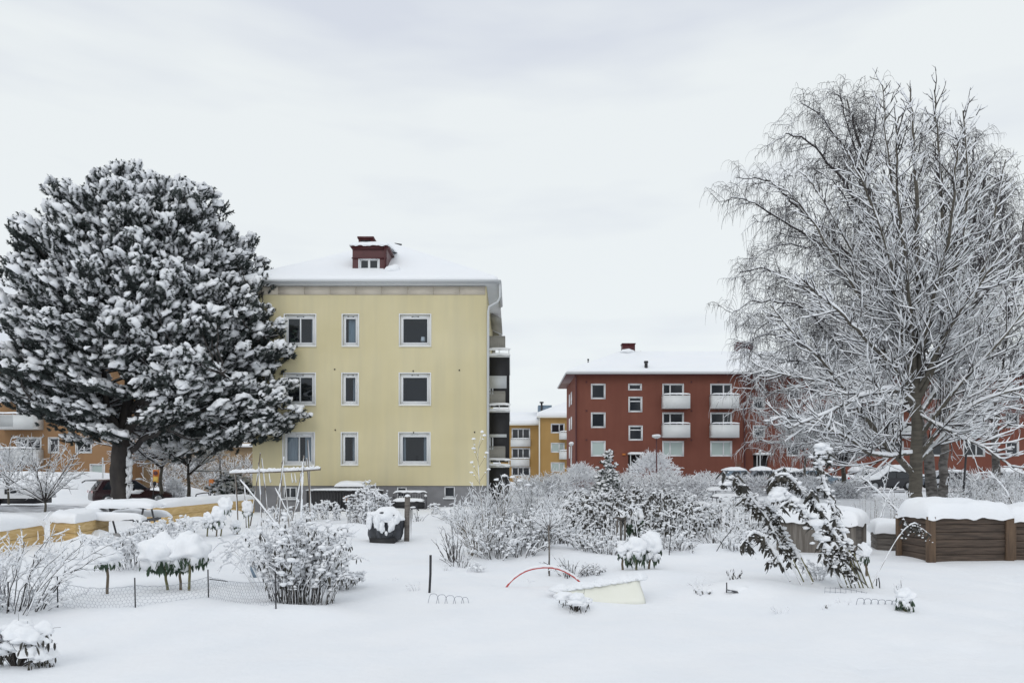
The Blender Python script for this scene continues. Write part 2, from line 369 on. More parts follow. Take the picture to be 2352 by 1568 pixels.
# ================================================================== buildings
def wall_holes(mb, x0, x1, z0, z1, Y, holes, depth=.14, fx=1):
    xs = sorted({x0, x1, *[h[0] for h in holes], *[h[1] for h in holes]}); zs = sorted({z0, z1, *[h[2] for h in holes], *[h[3] for h in holes]})
    for i in range(len(xs) - 1):
        for j in range(len(zs) - 1):
            cx, cz = (xs[i] + xs[i + 1]) / 2, (zs[j] + zs[j + 1]) / 2
            if any(h[0] < cx < h[1] and h[2] < cz < h[3] for h in holes): continue
            mb.quad((xs[i], Y, zs[j]), (xs[i + 1], Y, zs[j]), (xs[i + 1], Y, zs[j + 1]), (xs[i], Y, zs[j + 1]))
    for a, b, c, d in holes:
        for P in (((a, c), (b, c)), ((b, c), (b, d)), ((b, d), (a, d)), ((a, d), (a, c))):
            (p, q), (r_, s_) = P
            mb.quad((p, Y, q), (p, Y + depth, q), (r_, Y + depth, s_), (r_, Y, s_))
def ring(mb, x0, x1, z0, z1, y0, y1, l, r=None, t=None, b=None):
    r = l if r is None else r; t = l if t is None else t; b = l if b is None else b
    mb.box(x0, x0 + l, y0, y1, z0, z1); mb.box(x1 - r, x1, y0, y1, z0, z1)
    mb.box(x0 + l, x1 - r, y0, y1, z1 - t, z1); mb.box(x0 + l, x1 - r, y0, y1, z0, z0 + b)
def room(mb, x0, x1, z0, z1, y0, y1):
    mb.quad((x0, y1, z0), (x1, y1, z0), (x1, y1, z1), (x0, y1, z1)); mb.quad((x0, y0, z0), (x0, y1, z0), (x0, y1, z1), (x0, y0, z1))
    mb.quad((x1, y0, z0), (x1, y1, z0), (x1, y1, z1), (x1, y0, z1)); mb.quad((x0, y0, z1), (x0, y1, z1), (x1, y1, z1), (x1, y0, z1)); mb.quad((x0, y0, z0), (x0, y1, z0), (x1, y1, z0), (x1, y0, z0))
def cloth(mb, x0, x1, z0, z1, y, seed=0):
    n = 24; V = []
    for i in range(n):
        x = x0 + (x1 - x0) * i / (n - 1); d = .02 * math.sin(i * 1.9 + seed)
        V += [(x, y + d, z0), (x, y + d, z1)]
    mb.add(V, [[(2 * i, 2 * i + 2, 2 * i + 3, 2 * i + 1) for i in range(n - 1)]])

# ---- yellow building ------------------------------------------------
YB = 34.0
bx = lambda u: (u - U0) / F * YB
bz = lambda v: CH - (v - V0) / F * YB
XL, XR = bx(580), bx(1117.5)
yb = thing('apartment_building', 'pale yellow three-storey apartment block with snowy hip roof and red dormer', 'building', ((XL + XR) / 2, YB, 0))
yb.name = 'yellow_building'
WIN = []
for r_, (va, vb) in enumerate([(722.5, 793.5), (857.5, 928.5), (994, 1066)]):
    d = [0, -1, -3][r_]
    WIN += [(bx(654 + d), bx(724.5 + d), bz(vb), bz(va), 'two', r_), (bx(787 + d * .7), bx(823 + d * .7), bz(vb), bz(va), 'slim', r_), (bx(918.5 + d * .5), bx(988.5 + d * .5), bz(vb), bz(va), 'one', r_)]
ZE = 10.1; ZB = bz(1115); YD = 46.0
mb = MB(); wall_holes(mb, XL, XR, ZB, ZE, YB, [w_[:4] for w_ in WIN], .13)
mb.quad((XR, YB, ZB), (XR, YD, ZB), (XR, YD, ZE), (XR, YB, ZE)); mb.quad((XL, YB, ZB), (XL, YD, ZB), (XL, YD, ZE), (XL, YB, ZE)); mb.quad((XL, YD, ZB), (XR, YD, ZB), (XR, YD, ZE), (XL, YD, ZE))
mb.build('wall', M['yellow'], yb)
BW = [(bx(650), bx(681), bz(1144), bz(1118)), (bx(911), bx(934), bz(1142), bz(1118)), (bx(1020), bx(1045), bz(1142), bz(1116.5))]
mb = MB(); wall_holes(mb, XL + .04, XR - .04, -.9, ZB, YB + .05, BW, .1)
mb.box(XL + .04, XR - .04, YB + 11.9, YD - .05, -.9, ZB); mb.quad((XR - .04, YB + .05, -.9), (XR - .04, YD, -.9), (XR - .04, YD, ZB), (XR - .04, YB + .05, ZB)); mb.quad((XL + .04, YB + .05, -.9), (XL + .04, YD, -.9), (XL + .04, YD, ZB), (XL + .04, YB + .05, ZB))
mb.quad((XL, YB, ZB), (XR, YB, ZB), (XR, YB + .06, ZB), (XL, YB + .06, ZB))
mb.build('basement_wall', M['basement'], yb)
mb = MB()
n_ = 9
for i in range(n_):   # pale panel frieze below the eave
    a = XL + (XR - .05 - XL) * i / n_; b = XL + (XR - .05 - XL) * (i + 1) / n_
    mb.box(a + .006, b - .006, YB - .025, YB + .01, bz(677), ZE)
mb.build('frieze', M['fascia'], yb)
rngw = random.Random(4)
for k, (a, b, c, d, kind, r_) in enumerate(WIN):
    f = MB()
    ring(f, a - .045, b + .045, c - .03, d + .045, YB - .03, YB + .02, .05, t=.05, b=.045)
    ring(f, a + .003, b - .003, c + .003, d - .003, YB + .09, YB + .14, .10 if kind != 'slim' else .085, t=.13, b=.10)
    il, ir, ib, it = (a + .095, b - .095, c + .095, d - .13) if kind != 'slim' else (a + .08, b - .08, c + .095, d - .13)
    ring(f, il, ir, ib, it, YB + .065, YB + .13, .055)
    if kind == 'two': f.box((il + ir) / 2 - .03, (il + ir) / 2 + .03, YB + .063, YB + .13, ib + .05, it - .05)
    fo = f.build('window', M['white'], yb, bevel=.008, seg=1)
    s = MB(); s.box(a - .05, b + .05, YB - .06, YB + .06, c - .065, c - .028); s.build('sill', M['cream'], fo, bevel=.01)
    v_ = MB(); cx = (a + b) / 2; hw = .17 if kind != 'slim' else .16
    v_.box(cx - hw, cx - hw + .07, YB + .08, YB + .092, d - .095, d - .06); v_.box(cx + hw - .07, cx + hw, YB + .08, YB + .092, d - .095, d - .06); v_.box(cx - hw + .07, cx + hw - .07, YB + .083, YB + .092, d - .085, d - .07)
    v_.build('vent', M['gutter'] if r_ == 2 else M['iron'], fo)
    p = MB(); p.quad((il + .04, YB + .1, ib + .04), (ir - .04, YB + .1, ib + .04), (ir - .04, YB + .1, it - .04), (il + .04, YB + .1, it - .04)); p.build('pane', M['glass'], fo)
    rm = MB(); room(rm, il + .02, ir - .02, ib + .02, it - .02, YB + .135, YB + 1.3); rm.build('room_behind', M['room'], fo)
    cu = MB()
    if kind == 'slim':
        if r_ == 0: cloth(cu, il + .12, ir - .06, ib + .05, it - .05, YB + .3, k)
        else: cloth(cu, ir - .2, ir - .05, ib + .05, it - .05, YB + .3, k)
    elif kind == 'two':
        if r_ == 2: cloth(cu, il + .03, il + .5, ib + .05, it - .05, YB + .25, k); cloth(cu, ir - .38, ir - .05, ib + .05, it - .05, YB + .25, k)
        if r_ == 0: cloth(cu, ir - .14, ir - .05, ib + .05, it - .05, YB + .25, k)
    else:
        if r_ == 2: cloth(cu, il + .05, il + .17, ib + .05, it - .05, YB + .25, k); cloth(cu, ir - .2, ir - .05, ib + .05, it - .05, YB + .25, k)
        if r_ == 0: cu.tube([(ir - .28, YB + .35, ib + .07), (ir - .28, YB + .35, ib + .17)], [.05, .02], 10)
    if cu.v: cu.build('curtain', M['curtainblue'] if kind == 'slim' and r_ == 0 else M['curtain'], fo)
    if kind == 'one' and r_ == 0:
        ls = MB(); ls.tube([(ir - .28, YB + .35, ib + .15), (ir - .28, YB + .35, ib + .36)], [.12, .09], 14); ls.build('lamp_shade', M['white'], fo)
    if kind == 'two' and r_ == 0:   # a pot plant behind the left pane
        pl = MB()
        for q in range(16):
            t = rngw.random() * 6.28; h = rngw.random() * .62
            blob(pl, (il + .22 + .1 * math.cos(t) + h * .08, YB + .3 + .06 * math.sin(t), ib + .08 + h), (.07, .05, .05), q, 1)
        pl.build('house_plant', M['kale'], fo)
for k, (a, b, c, d) in enumerate(BW):
    f = MB(); ring(f, a + .003, b - .003, c + .003, d - .003, YB + .07, YB + .13, .055)
    if k == 0: f.box((a + b) / 2 - .025, (a + b) / 2 + .025, YB + .075, YB + .12, c + .05, d - .05)
    fo = f.build('basement_window', M['white'], yb)
    s = MB(); s.box(a - .05, b + .05, YB - .05, YB + .1, c - .07, c - .003); s.build('sill', M['white'], fo, bevel=.01)
    p = MB(); p.quad((a + .04, YB + .1, c + .04), (b - .04, YB + .1, c + .04), (b - .04, YB + .1, d - .04), (a + .04, YB + .1, d - .04)); p.build('pane', M['darkglass'], fo)
# little wall ties
mb = MB()
for u, v in [(769, 584 + 264), (949, 852), (1055, 848 + 2), (770, 1099 - 112), (950, 993 - 0), (1090, 992)]:
    mb.box(bx(u) - .025, bx(u) + .025, YB - .03, YB + .01, bz(v) - .03, bz(v) + .03)
mb.build('wall_hook', M['iron'], yb)
# roof: hip with overhang, snow pillow, gutter
ov = .62
def hip(mb, x0, x1, y0, y1, ze, ridge_in, zr, th, lip=0):
    cx = (x0 + x1) / 2
    P = [(x0, y0, ze), (x1, y0, ze), (x1, y1, ze), (x0, y1, ze), (x0, y0, ze + th), (x1, y0, ze + th), (x1, y1, ze + th), (x0, y1, ze + th), (cx, y0 + ridge_in, zr), (cx, y1 - ridge_in, zr)]
    mb.add(P, [[(3, 2, 1, 0), (0, 1, 5, 4), (1, 2, 6, 5), (2, 3, 7, 6), (3, 0, 4, 7), (5, 6, 9, 8), (7, 4, 8, 9)], [(4, 5, 8), (6, 7, 9)]])
APX = 5.7
mb = MB(); hip(mb, XL - ov + .04, XR + ov - .04, YB - .36, YD + .5, ZE + .04, APX, 13.55, .08)
rf = mb.build('roof', M['balwhite'], yb)
mb = MB(); hip(mb, XL - ov + .08, XR + ov - .08, YB - .33, YD + .46, ZE + .125, APX, 13.84, .26)
mb.build('roof_snow', M['snowroof'], rf, bevel=.16, seg=4, smooth=False)
mb = MB(); gy = YB - .42
mb.tube([(XL - ov - .02, gy, ZE + .15), (XR + ov + .05, gy, ZE + .15)], .055, 10); mb.tube([(XR + ov + .0, gy, ZE + .12), (XR + ov + .0, YB + 4.6, ZE + .12)], .07, 10)
mb.box(XL - ov, XR + ov, gy + .055, gy + .08, ZE + .03, ZE + .18); mb.box(XR + ov - .06, XR + ov - .03, gy + .09, YB + 4.6, ZE - .02, ZE + .17)
mb.build('gutter', M['gutter'], rf, smooth=False)
mb = MB(); mb.tube([(XR + ov, gy + .1, ZE + .1), (XR + ov, gy + .15, ZE - .55), (XR + ov - .1, gy + .2, ZE - .75), (XR + .12, YB - .1, ZE - .95), (XR + .08, YB - .1, ZE - 1.2), (XR + .06, YB - .1, -.1)], .055, 10)
mb.build('downspout', M['gutter'], yb, smooth=True)
# dormer
DL, DR, DY = -7.5, -5.9, YB + .8
dz0, dz1 = 10.4, 12.15
mb = MB(); dw = [(DL + .33, DR - .37, 10.85, 11.6)]
wall_holes(mb, DL, DR, dz0, dz1, DY, dw, .08)
mb.quad((DL, DY, dz0), (DL, DY + 3, dz0), (DL, DY + 3, dz1), (DL, DY, dz1)); mb.quad((DR, DY, dz0), (DR, DY + 3, dz0), (DR, DY + 3, dz1), (DR, DY, dz1))
mb.box(DL - .03, DR + .03, DY - .05, DY - .002, dz1 - .55, dz1 - .5); mb.box(DL - .1, DR + .1, DY - .14, DY + 3, dz1, dz1 + .06); mb.tube([(DR - .06, DY - .1, dz1 - .02), (DR - .05, DY - .12, dz1 - .3), (DR - .12, DY - .06, dz0 + .1)], .035, 6)
mb.box(DL - .03, DR + .1, DY - .1, DY - .04, dz1 - .1, dz1 - .02)
dm = mb.build('dormer', M['oxblood'], yb)
f = MB(); a, b, c, d = dw[0]; ring(f, a - .05, b + .05, c - .05, d + .05, DY - .025, DY + .03, .06); ring(f, a, b, c, d, DY + .03, DY + .07, .07); f.box((a + b) / 2 - .05, (a + b) / 2 + .05, DY + .0, DY + .06, c, d)
fo = f.build('window', M['white'], dm); 
p = MB(); p.quad((a, DY + .055, c), (b, DY + .055, c), (b, DY + .055, d), (a, DY + .055, d)); fo2 = p.build('pane', M['darkglass'], dm)
mb = MB(); snow_slab(mb, [(DL - .1, DY - .14), (DR + .1, DY - .14), (DR + .1, DY + 2.6), (DL - .1, DY + 2.6)], 0, .22, .02, 3, zq=[dz1 + .06] * 2 + [dz1 + .5] * 2, amp=.1)
mb.build('dormer_snow', M['snowroof'], dm, smooth=True)
mb = MB()
blob(mb, (DL - .25, DY + .1, 10.75), (.45, .6, .3), 2); blob(mb, (DR + .3, DY + .25, 10.95), (.45, .7, .4), 5); blob(mb, ((DL + DR) / 2, DY - .2, 10.62), (.9, .3, .2), 6)
mb.build('drift', M['snowroof'], dm, smooth=True)
mb = MB(); cy = YB + 6.2; cxa, cxb = (823.5 - U0) / F * cy, (856 - U0) / F * cy
mb.box(cxa, cxb, cy, cy + .9, 13.0, 14.25); mb.box(cxa - .06, cxb + .06, cy - .05, cy + .95, 14.25, 14.34)
ch = mb.build('chimney', M['oxblood'], yb)
mb = MB(); mb.box(cxa + .1, cxb - .1, cy - .01, cy + .02, 13.75, 14.15); mb.build('flue_opening', M['blackpanel'], ch)
mb = MB(); hx = (915 - U0) / F * (YB + 6); mb.add([(hx - .2, YB + 6, 13.92), (hx + .17, YB + 6, 13.86), (hx + .12, YB + 6.3, 13.98), (hx + .1, YB + 6, 13.8)], [[(0, 1, 2), (0, 1, 3)]]); mb.tube([(hx - .2, YB + 6, 13.9), (hx + .18, YB + 6, 13.84)], .04, 6)
mb.build('roof_hatch', M['iron'], rf)
# balcony tower on the right side: one part per storey
def Y36(u): return (u - U0) / F * 36
for k, (zs_, first) in enumerate([(7.2, 1), (4.55, 0), (1.9, 0)]):
    yA, yBk, xo = 35.6, 42.5, -.1
    b_ = MB(); b_.box(XR + .02, xo, yA, yBk, zs_ - .1, zs_ + .02)
    bal = b_.build('balcony', M['balwhite'], yb)
    b_ = MB(); b_.box(XR + .02, xo - .02, yA + .04, yA + .1, zs_ - 2.55 + (1.0 if k < 2 else 1.2) - .95, zs_ - .102)
    b_.build('dark_screen', M['blackpanel'], bal)
    b_ = MB()   # corrugated side panel above the rail
    n2 = 9; xr2 = xo - .25
    for i in range(n2):
        a = XR + .05 + (xr2 - XR - .05) * i / n2; b = XR + .05 + (xr2 - XR - .05) * (i + 1) / n2
        b_.box(a, b - .035, yA - .02, yA + .012, zs_ + .3, zs_ + .88); b_.box(b - .035, b, yA - .005, yA + .01, zs_ + .3, zs_ + .88)
    b_.box(XR + .03, xr2 + .02, yA - .03, yA + .02, zs_ + .88, zs_ + .92); b_.box(xr2, xr2 + .03, yA - .03, yA + .02, zs_ + .3, zs_ + .88)
    b_.build('side_panel', M['greypanel'], bal)
    b_ = MB(); b_.box(XR + .04, xo, yA - .06, yA - .01, zs_ + .24, zs_ + .29)
    for q in (0.05, .5, .97): b_.box(XR + .04 + (xo - XR - .08) * q, XR + .08 + (xo - XR - .08) * q, yA - .05, yA - .01, zs_ + .03, zs_ + .24)
    b_.build('rail', M['white'], bal)
    b_ = MB(); snow_slab(b_, [(XR + .04, yA - .08), (xo, yA - .08), (xo, yA + .02), (XR + .04, yA + .02)], zs_ + .29, .07, .02, k); snow_slab(b_, [(XR + .03, yA - .06), (xo, yA - .06), (xo, yA + .1), (XR + .03, yA + .1)], zs_ + .02, .08, .01, k)
    b_.build('rail_snow', M['snowfine'], bal, smooth=True)
    b_ = MB(); b_.box(XR + .02, xo - .16, yA - .04, yA + .03, zs_ - 1.3 - (.3 if k == 0 else 0), zs_ - 1.0 - (.15 if k else .0))
    b_.box(XR + .06, XR + .14, yA - .03, yA + .03, zs_ - 1.9, zs_ - 1.3); b_.box(XR + .2, XR + .27, yA - .03, yA + .03, zs_ - 1.9, zs_ - 1.3)
    if k < 2: b_.build('awning_beam', M['gutter'], bal)
mb = MB()  # small lean-to roofs of the upper side bays
for (u0, u1, v0, v1, yy) in [(1125, 1152, 716, 745, 40), (1126, 1153, 757, 770, 44)]:
    xa, xb = (u0 - U0) / F * yy, (u1 - U0) / F * yy; za, zb = CH - (v0 - V0) / F * yy, CH - (v1 - V0) / F * yy
    mb.hexa([(xa, yy, zb + .3), (xb, yy, zb), (xb, yy + 3, zb), (xa, yy + 3, zb + .3), (xa, yy, za), (xb, yy, za - .35), (xb, yy + 3, za - .35), (xa, yy + 3, za)])
mb.tube([(XR + .2, 39, bz(776)), (XR + .2, 39, bz(738))], .1, 8)
mb.build('side_bay_roof', M['soffit'], yb)

# ---- generic far facade helpers --------------------------------------
class Facade:
    def __init__(s, root, Y, wallm): s.r = root; s.Y = Y; s.m = wallm; s.k = F / Y
    def x(s, u): return (u - U0) / s.k
    def z(s, v): return CH - (v - V0) / s.k
    def wall(s, u0, u1, v0, zb, rects, name='wall'):
        mb = MB(); hs = [(s.x(a), s.x(b), s.z(d), s.z(c)) for a, b, c, d in rects]
        wall_holes(mb, s.x(u0), s.x(u1), zb, s.z(v0), s.Y, hs, .12); return mb
    def win(s, a, b, c, d, split=None, cols=None, panes='dark', fr=.1, fm=None, sill=True):
        x0, x1, z0, z1 = s.x(a), s.x(b), s.z(d), s.z(c); f = MB()
        ring(f, x0 - .05, x1 + .05, z0 - .05, z1 + .05, s.Y - .04, s.Y + .03, .07); ring(f, x0 + .003, x1 - .003, z0 + .003, z1 - .003, s.Y + .04, s.Y + .11, fr)
        if cols:
            for q in cols: f.box(x0 + (x1 - x0) * q - .06, x0 + (x1 - x0) * q + .06, s.Y + .035, s.Y + .1, z0 + .05, z1 - .05)
        if split: f.box(x0 + .05, x1 - .05, s.Y + .035, s.Y + .1, z0 + (z1 - z0) * split - .05, z0 + (z1 - z0) * split + .05)
        fo = f.build('window', fm or M['white'], s.r)
        p = MB(); p.quad((x0 + .02, s.Y + .085, z0 + .02), (x1 - .02, s.Y + .085, z0 + .02), (x1 - .02, s.Y + .085, z1 - .02), (x0 + .02, s.Y + .085, z1 - .02)); p.build('pane', M['darkglass'] if panes == 'dark' else M[panes], fo)
        return fo
    def balcony(s, u0, u1, v0, v1, depth=1.1, m=None, snow=True, slats=0):
        x0, x1, z0, z1 = s.x(u0), s.x(u1), s.z(v1), s.z(v0); b = MB()
        h = z1 - z0; b.box(x0, x1, s.Y - depth, s.Y - .001, z0, z0 + .14)
        b.box(x0, x1, s.Y - depth - .03, s.Y - depth, z0 - .03, z1 - .14); b.box(x0 - .001, x0 + .04, s.Y - depth, s.Y, z0 + .14, z1 - .14); b.box(x1 - .04, x1 + .001, s.Y - depth, s.Y, z0 + .14, z1 - .14)
        bo = b.build('balcony', m or M['balwhite'], s.r)
        r_ = MB(); r_.box(x0, x1, s.Y - depth - .03, s.Y - depth + .03, z1 - .05, z1); r_.box(x0, x0 + .05, s.Y - depth + .03, s.Y, z1 - .05, z1); r_.box(x1 - .05, x1, s.Y - depth + .03, s.Y, z1 - .05, z1)
        for q in np.linspace(0, 1, 5): xx = x0 + .02 + (x1 - x0 - .08) * q; r_.box(xx, xx + .04, s.Y - depth - .02, s.Y - depth + .02, z1 - .15, z1 - .05)
        if slats:
            for q in range(14): xx = x0 + .45 + q * .09; r_.box(xx, xx + .03, s.Y - depth - .06, s.Y - depth - .035, z0 + .2, z1 - .2)
        r_.build('rail', M['gutter'], bo)
        if snow:
            sn = MB(); snow_slab(sn, [(x0, s.Y - depth - .06), (x1, s.Y - depth - .06), (x1, s.Y - depth + .05), (x0, s.Y - depth + .05)], z1, .09, .01, x0); sn.build('rail_snow', M['snowfine'], bo, smooth=True)
        return bo
def hipx(mb, x0, x1, y0, y1, ze, inset, zr, th, hipl=True, hipr=True):
    cy = (y0 + y1) / 2; a = x0 + (inset if hipl else 0); b = x1 - (inset if hipr else 0)
    P = [(x0, y0, ze), (x1, y0, ze), (x1, y1, ze), (x0, y1, ze), (x0, y0, ze + th), (x1, y0, ze + th), (x1, y1, ze + th), (x0, y1, ze + th), (a, cy, zr), (b, cy, zr)]
    mb.add(P, [[(3, 2, 1, 0), (0, 1, 5, 4), (1, 2, 6, 5), (2, 3, 7, 6), (3, 0, 4, 7), (4, 5, 9, 8), (6, 7, 8, 9)], [(5, 6, 9), (7, 4, 8)]])

# ---- red building -----------------------------------------------------
rb = thing('red_building', 'long dark red plaster apartment block with white balconies beyond the hedge', 'building', (18, 71, 0))
fa = Facade(rb, 71.0, M['red'])
rows = [882, 948, 1013.5]
R1 = []; deco = []
for i, v in enumerate(rows):
    R1.append((1358.5, 1389.5, v, v + 33)); deco.append(dict(panes='dark' if i < 2 else 'blind'))
R1 += [(1444, 1473, 882, 895), (1444.5, 1474, 912, 945), (1445, 1475, 978, 1010)]; deco += [dict(), dict(split=.72), dict(split=.72)]
for i, v in enumerate(rows):
    R1.append((1522.5, 1569.5, v, v + (33 if i == 2 else 40))); deco.append(dict(cols=[.36], panes='dark' if i < 2 else 'blind'))
    R1.append((1632.5, 1680, v, v + (33 if i == 2 else 40))); deco.append(dict(cols=[.62], panes='dark' if i < 2 else 'blind'))
R1 = [tuple(a + (0 if j > 1 else 0) for j, a in enumerate(r_)) for r_ in R1]
D1 = (1443, 1470, 1044, 1085)
wx0, wx1 = fa.x(1321), fa.x(1712)
mb = fa.wall(1321, 1712, 862, -.5, R1 + [D1]); z0, z1 = -.5, fa.z(862)
mb.quad((wx0, 71, z0), (wx0, 82, z0), (wx0, 82, z1), (wx0, 71, z1)); mb.quad((wx1, 71, z0), (wx1, 72.2, z0), (wx1, 72.2, z1), (wx1, 71, z1)); mb.quad((wx0, 82, z0), (wx1 + 60, 82, z0), (wx1 + 60, 82, z1), (wx0, 82, z1))
fb = Facade(rb, 72.2, M['red'])
R2, deco2 = [], []
for cu_, kind in [(1743, 'st'), (1822, 'sq'), (1880, 'sq'), (1969, 'sq'), (2050, 'bal'), (2150, 'sq'), (2237, 'bal'), (2325, 'sq'), (2400, 'bal'), (2500, 'sq')]:
    for i, v in enumerate([884, 949, 1014]):
        if kind == 'st':
            if i < 2: R2.append((cu_ - 13, cu_ + 13, v + 28, v + 55)); deco2.append(dict(split=.7, k='st'))
        elif kind == 'sq': R2.append((cu_ - 14, cu_ + 14, v, v + 32)); deco2.append(dict(k='sq'))
        else: R2.append((cu_ - 24, cu_ + 24, v, v + (33 if i == 2 else 40))); deco2.append(dict(cols=[.62], k='bal', i=i, cu=cu_))
D2 = (1730, 1763, 1045, 1085)
mb2 = fb.wall(1711, 2700, 863, -.5, R2 + [D2]); mb.add(np.concatenate(mb2.v), [np.concatenate(mb2.f[4])])
mb.build('wall', M['red'], rb)
# ground floor blinds: pale panes in place of the dark glass
for r_, d_ in zip(R1, deco): fa.win(*r_, **d_)
for r_, d_ in zip(R2, deco2):
    d_ = dict(d_); k_ = d_.pop('k'); i_ = d_.pop('i', 0); cu_ = d_.pop('cu', 0); fb.win(*r_, **d_)
    if k_ == 'bal' and i_ < 2: fb.balcony(cu_ - 32, cu_ + 32, r_[2] + 25, r_[2] + 57)
for v in rows[:2]:
    fa.balcony(1519, 1579, v + 25, v + 57); fa.balcony(1629, 1690, v + 25, v + 57)
for (f_, D) in ((fa, D1), (fb, D2)):
    b = MB(); b.box(f_.x(D[0]), f_.x(D[1]), f_.Y + .1, f_.Y + .14, -.4, f_.z(D[2])); dd = b.build('door', M['blackpanel'], rb)
    b = MB(); b.box(f_.x(D[0] - 2), f_.x(D[1] + 6), f_.Y - 1.0, f_.Y - .002, f_.z(D[2]) , f_.z(D[2]) + .1); b.box(f_.x(D[0] + 1), f_.x(D[0] + 3), f_.Y - .9, f_.Y - .8, -.4, f_.z(D[2])); cn = b.build('door_canopy', M['gutter'], rb)
    b = MB(); snow_slab(b, [(f_.x(D[0] - 2), f_.Y - 1), (f_.x(D[1] + 6), f_.Y - 1), (f_.x(D[1] + 6), f_.Y), (f_.x(D[0] - 2), f_.Y)], f_.z(D[2]) + .1, .15, .0, 2); b.build('canopy_snow', M['snowfine'], cn, smooth=True)
b = MB(); b.box(fa.x(1429), fa.x(1437), 70.9, 70.99, fa.z(1045), fa.z(1041)); b.build('door_sign', M['signorange'], rb)
b = MB()
for u in (1347, 1588, 1650):
    for v in (877, 943, 1010): b.box(fa.x(u) - .07, fa.x(u) + .07, 70.95, 70.995, fa.z(v) - .08, fa.z(v) + .08)
b.build('wall_vent', M['oxblood'], rb)
b = MB(); b.tube([(fa.x(1321), 70.6, fa.z(862)), (fa.x(1323), 70.85, fa.z(872)), (fa.x(1323), 70.85, -.3)], .07, 6); b.build('downspout', M['oxblood'], rb)
b = MB(); b.tube([(fa.x(1708), 70.6, fa.z(862)), (fa.x(1708), 70.85, fa.z(872)), (fa.x(1710), 70.85, -.3)], .07, 6); b.build('downspout', M['oxblood'], rb)
ze = fa.z(862)
b = MB(); hipx(b, wx0 - .9, wx1 + 60, 70.2, 82.8, ze, 6.0, 13.65, .14); rr = b.build('roof', M['oxblood'], rb)
b = MB(); hipx(b, wx0 - .86, wx1 + 60, 70.25, 82.75, ze + .15, 6.0, 13.95, .28); b.build('roof_snow', M['snowroof'], rr, bevel=.18, seg=3)
b = MB(); b.tube([(wx0 - .95, 70.15, ze + .1), (wx1 + 50, 70.15, ze + .1)], .08, 6); b.tube([(wx0 - .95, 70.15, ze + .1), (wx0 - .95, 82.8, ze + .1)], .08, 6); b.build('gutter', M['gutter'], rr)
for (u0, u1, v0) in ((1428.5, 1460, 788), (1692, 1731, 786)):
    y = 76.3; a, c = (u0 - U0) / F * y, (u1 - U0) / F * y; zt = CH + (V0 - v0) / F * y
    b = MB(); b.box(a + .06, c - .06, y, y + 1, 12.8, zt - .1); b.box(a, c, y - .06, y + 1.06, zt - .1, zt); cc = b.build('chimney', M['oxblood'], rb)
    b = MB(); blob(b, ((a + c) / 2 - .2, y - .2, 13.75), (.7, .5, .35), u0); b.build('drift', M['snowroof'], cc, smooth=True)
for (u0, v0, v1, y, rr_) in ((1484, 829, 852, 70.95, .16), (1351, 824, 835, 76, .07)):
    x_ = (u0 - U0) / F * y; za, zb = CH - (v1 - V0) / F * y, CH - (v0 - V0) / F * y
    b = MB(); b.tube([(x_, y, za - .4), (x_, y, zb - .25)], rr_, 8, ); b.tube([(x_, y, zb - .2), (x_, y, zb)], rr_ * 1.3, 8); b.build('vent_pipe', M['iron'], rb)
# left gable windows (seen very obliquely)
b = MB()
for v in (890, 950, 1020):
    for y in (74.5, 77): b.box(wx0 - .05, wx0 - .01, y, y + 1.2, fa.z(v + 30), fa.z(v))
b.build('window', M['white'], rb)

# ---- ochre building between the two -----------------------------------
ob = thing('ochre_building', 'small ochre block with snowy roof seen in the gap between yellow and red blocks', 'building', (5, 105, 0))
fc = Facade(ob, 105.0, M['ochre'])
RB = [(1266, 1296, 973, 993.5), (1266, 1296, 1017, 1038), (1266, 1296, 1062, 1082)]
mb = fc.wall(1238, 1340, 954, -.5, RB); mb.build('wall', M['ochre'], ob)
for r_ in RB: fc.win(*r_, cols=[.62], fr=.12, panes='dark' if r_[2] < 1000 else 'blind')
fc.balcony(1284, 1312, 991, 1009, m=M['balwhite']); fc.balcony(1284, 1312, 1034, 1054)
fd = Facade(ob, 106.5, M['ochre'])
RA = [(1176, 1217, 984, 1010), (1176, 1217, 1029, 1052), (1176, 1217, 1072, 1092)]
mb = fd.wall(1150, 1240, 968, -.5, RA); mb.build('wall', M['ochre'], ob)
for r_ in RA: fd.win(*r_, cols=[.35, .62], fr=.12, panes='dark')
fd.balcony(1173, 1218, 1007, 1025, depth=.5); fd.balcony(1173, 1216, 1052, 1070, depth=.5)
b = MB(); x0, x1 = fc.x(1232), fc.x(1340); b.hexa([(x0, 104.4, fc.z(958)), (x1, 104.4, fc.z(958)), (x1, 112, fc.z(958)), (x0, 112, fc.z(958)), (x0, 104.4, fc.z(948)), (x1, 104.4, fc.z(948)), (x1, 110, fc.z(900)), (x0 + 4.5, 110, fc.z(925))])
ro = b.build('roof', M['snowroof'], ob, bevel=.2, seg=3)
b = MB(); x0, x1 = fc.x(1140), fc.x(1240); b.hexa([(x0, 105.6, fc.z(974)), (x1, 105.6, fc.z(974)), (x1, 112, fc.z(974)), (x0, 112, fc.z(974)), (x0, 105.6, fc.z(964)), (x1, 105.6, fc.z(964)), (x1, 111, fc.z(938)), (x0, 111, fc.z(938))])
b.build('roof', M['snowroof'], ob, bevel=.2, seg=3)
b = MB(); b.box(fc.x(1232), fc.x(1340), 104.3, 104.42, fc.z(958) - .1, fc.z(958) + .05); b.box(fc.x(1150), fc.x(1240), 105.5, 105.62, fc.z(974) - .1, fc.z(974) + .05); b.tube([(fc.x(1239), 104.8, fc.z(958)), (fc.x(1239), 104.8, 0)], .1, 6); b.build('gutter', M['cream'], ob)
b = MB(); b.box(fc.x(1238), fc.x(1270), 108, 111, 8, fc.z(926)); bb = b.build('roof_housing', M['carblue'], ob)
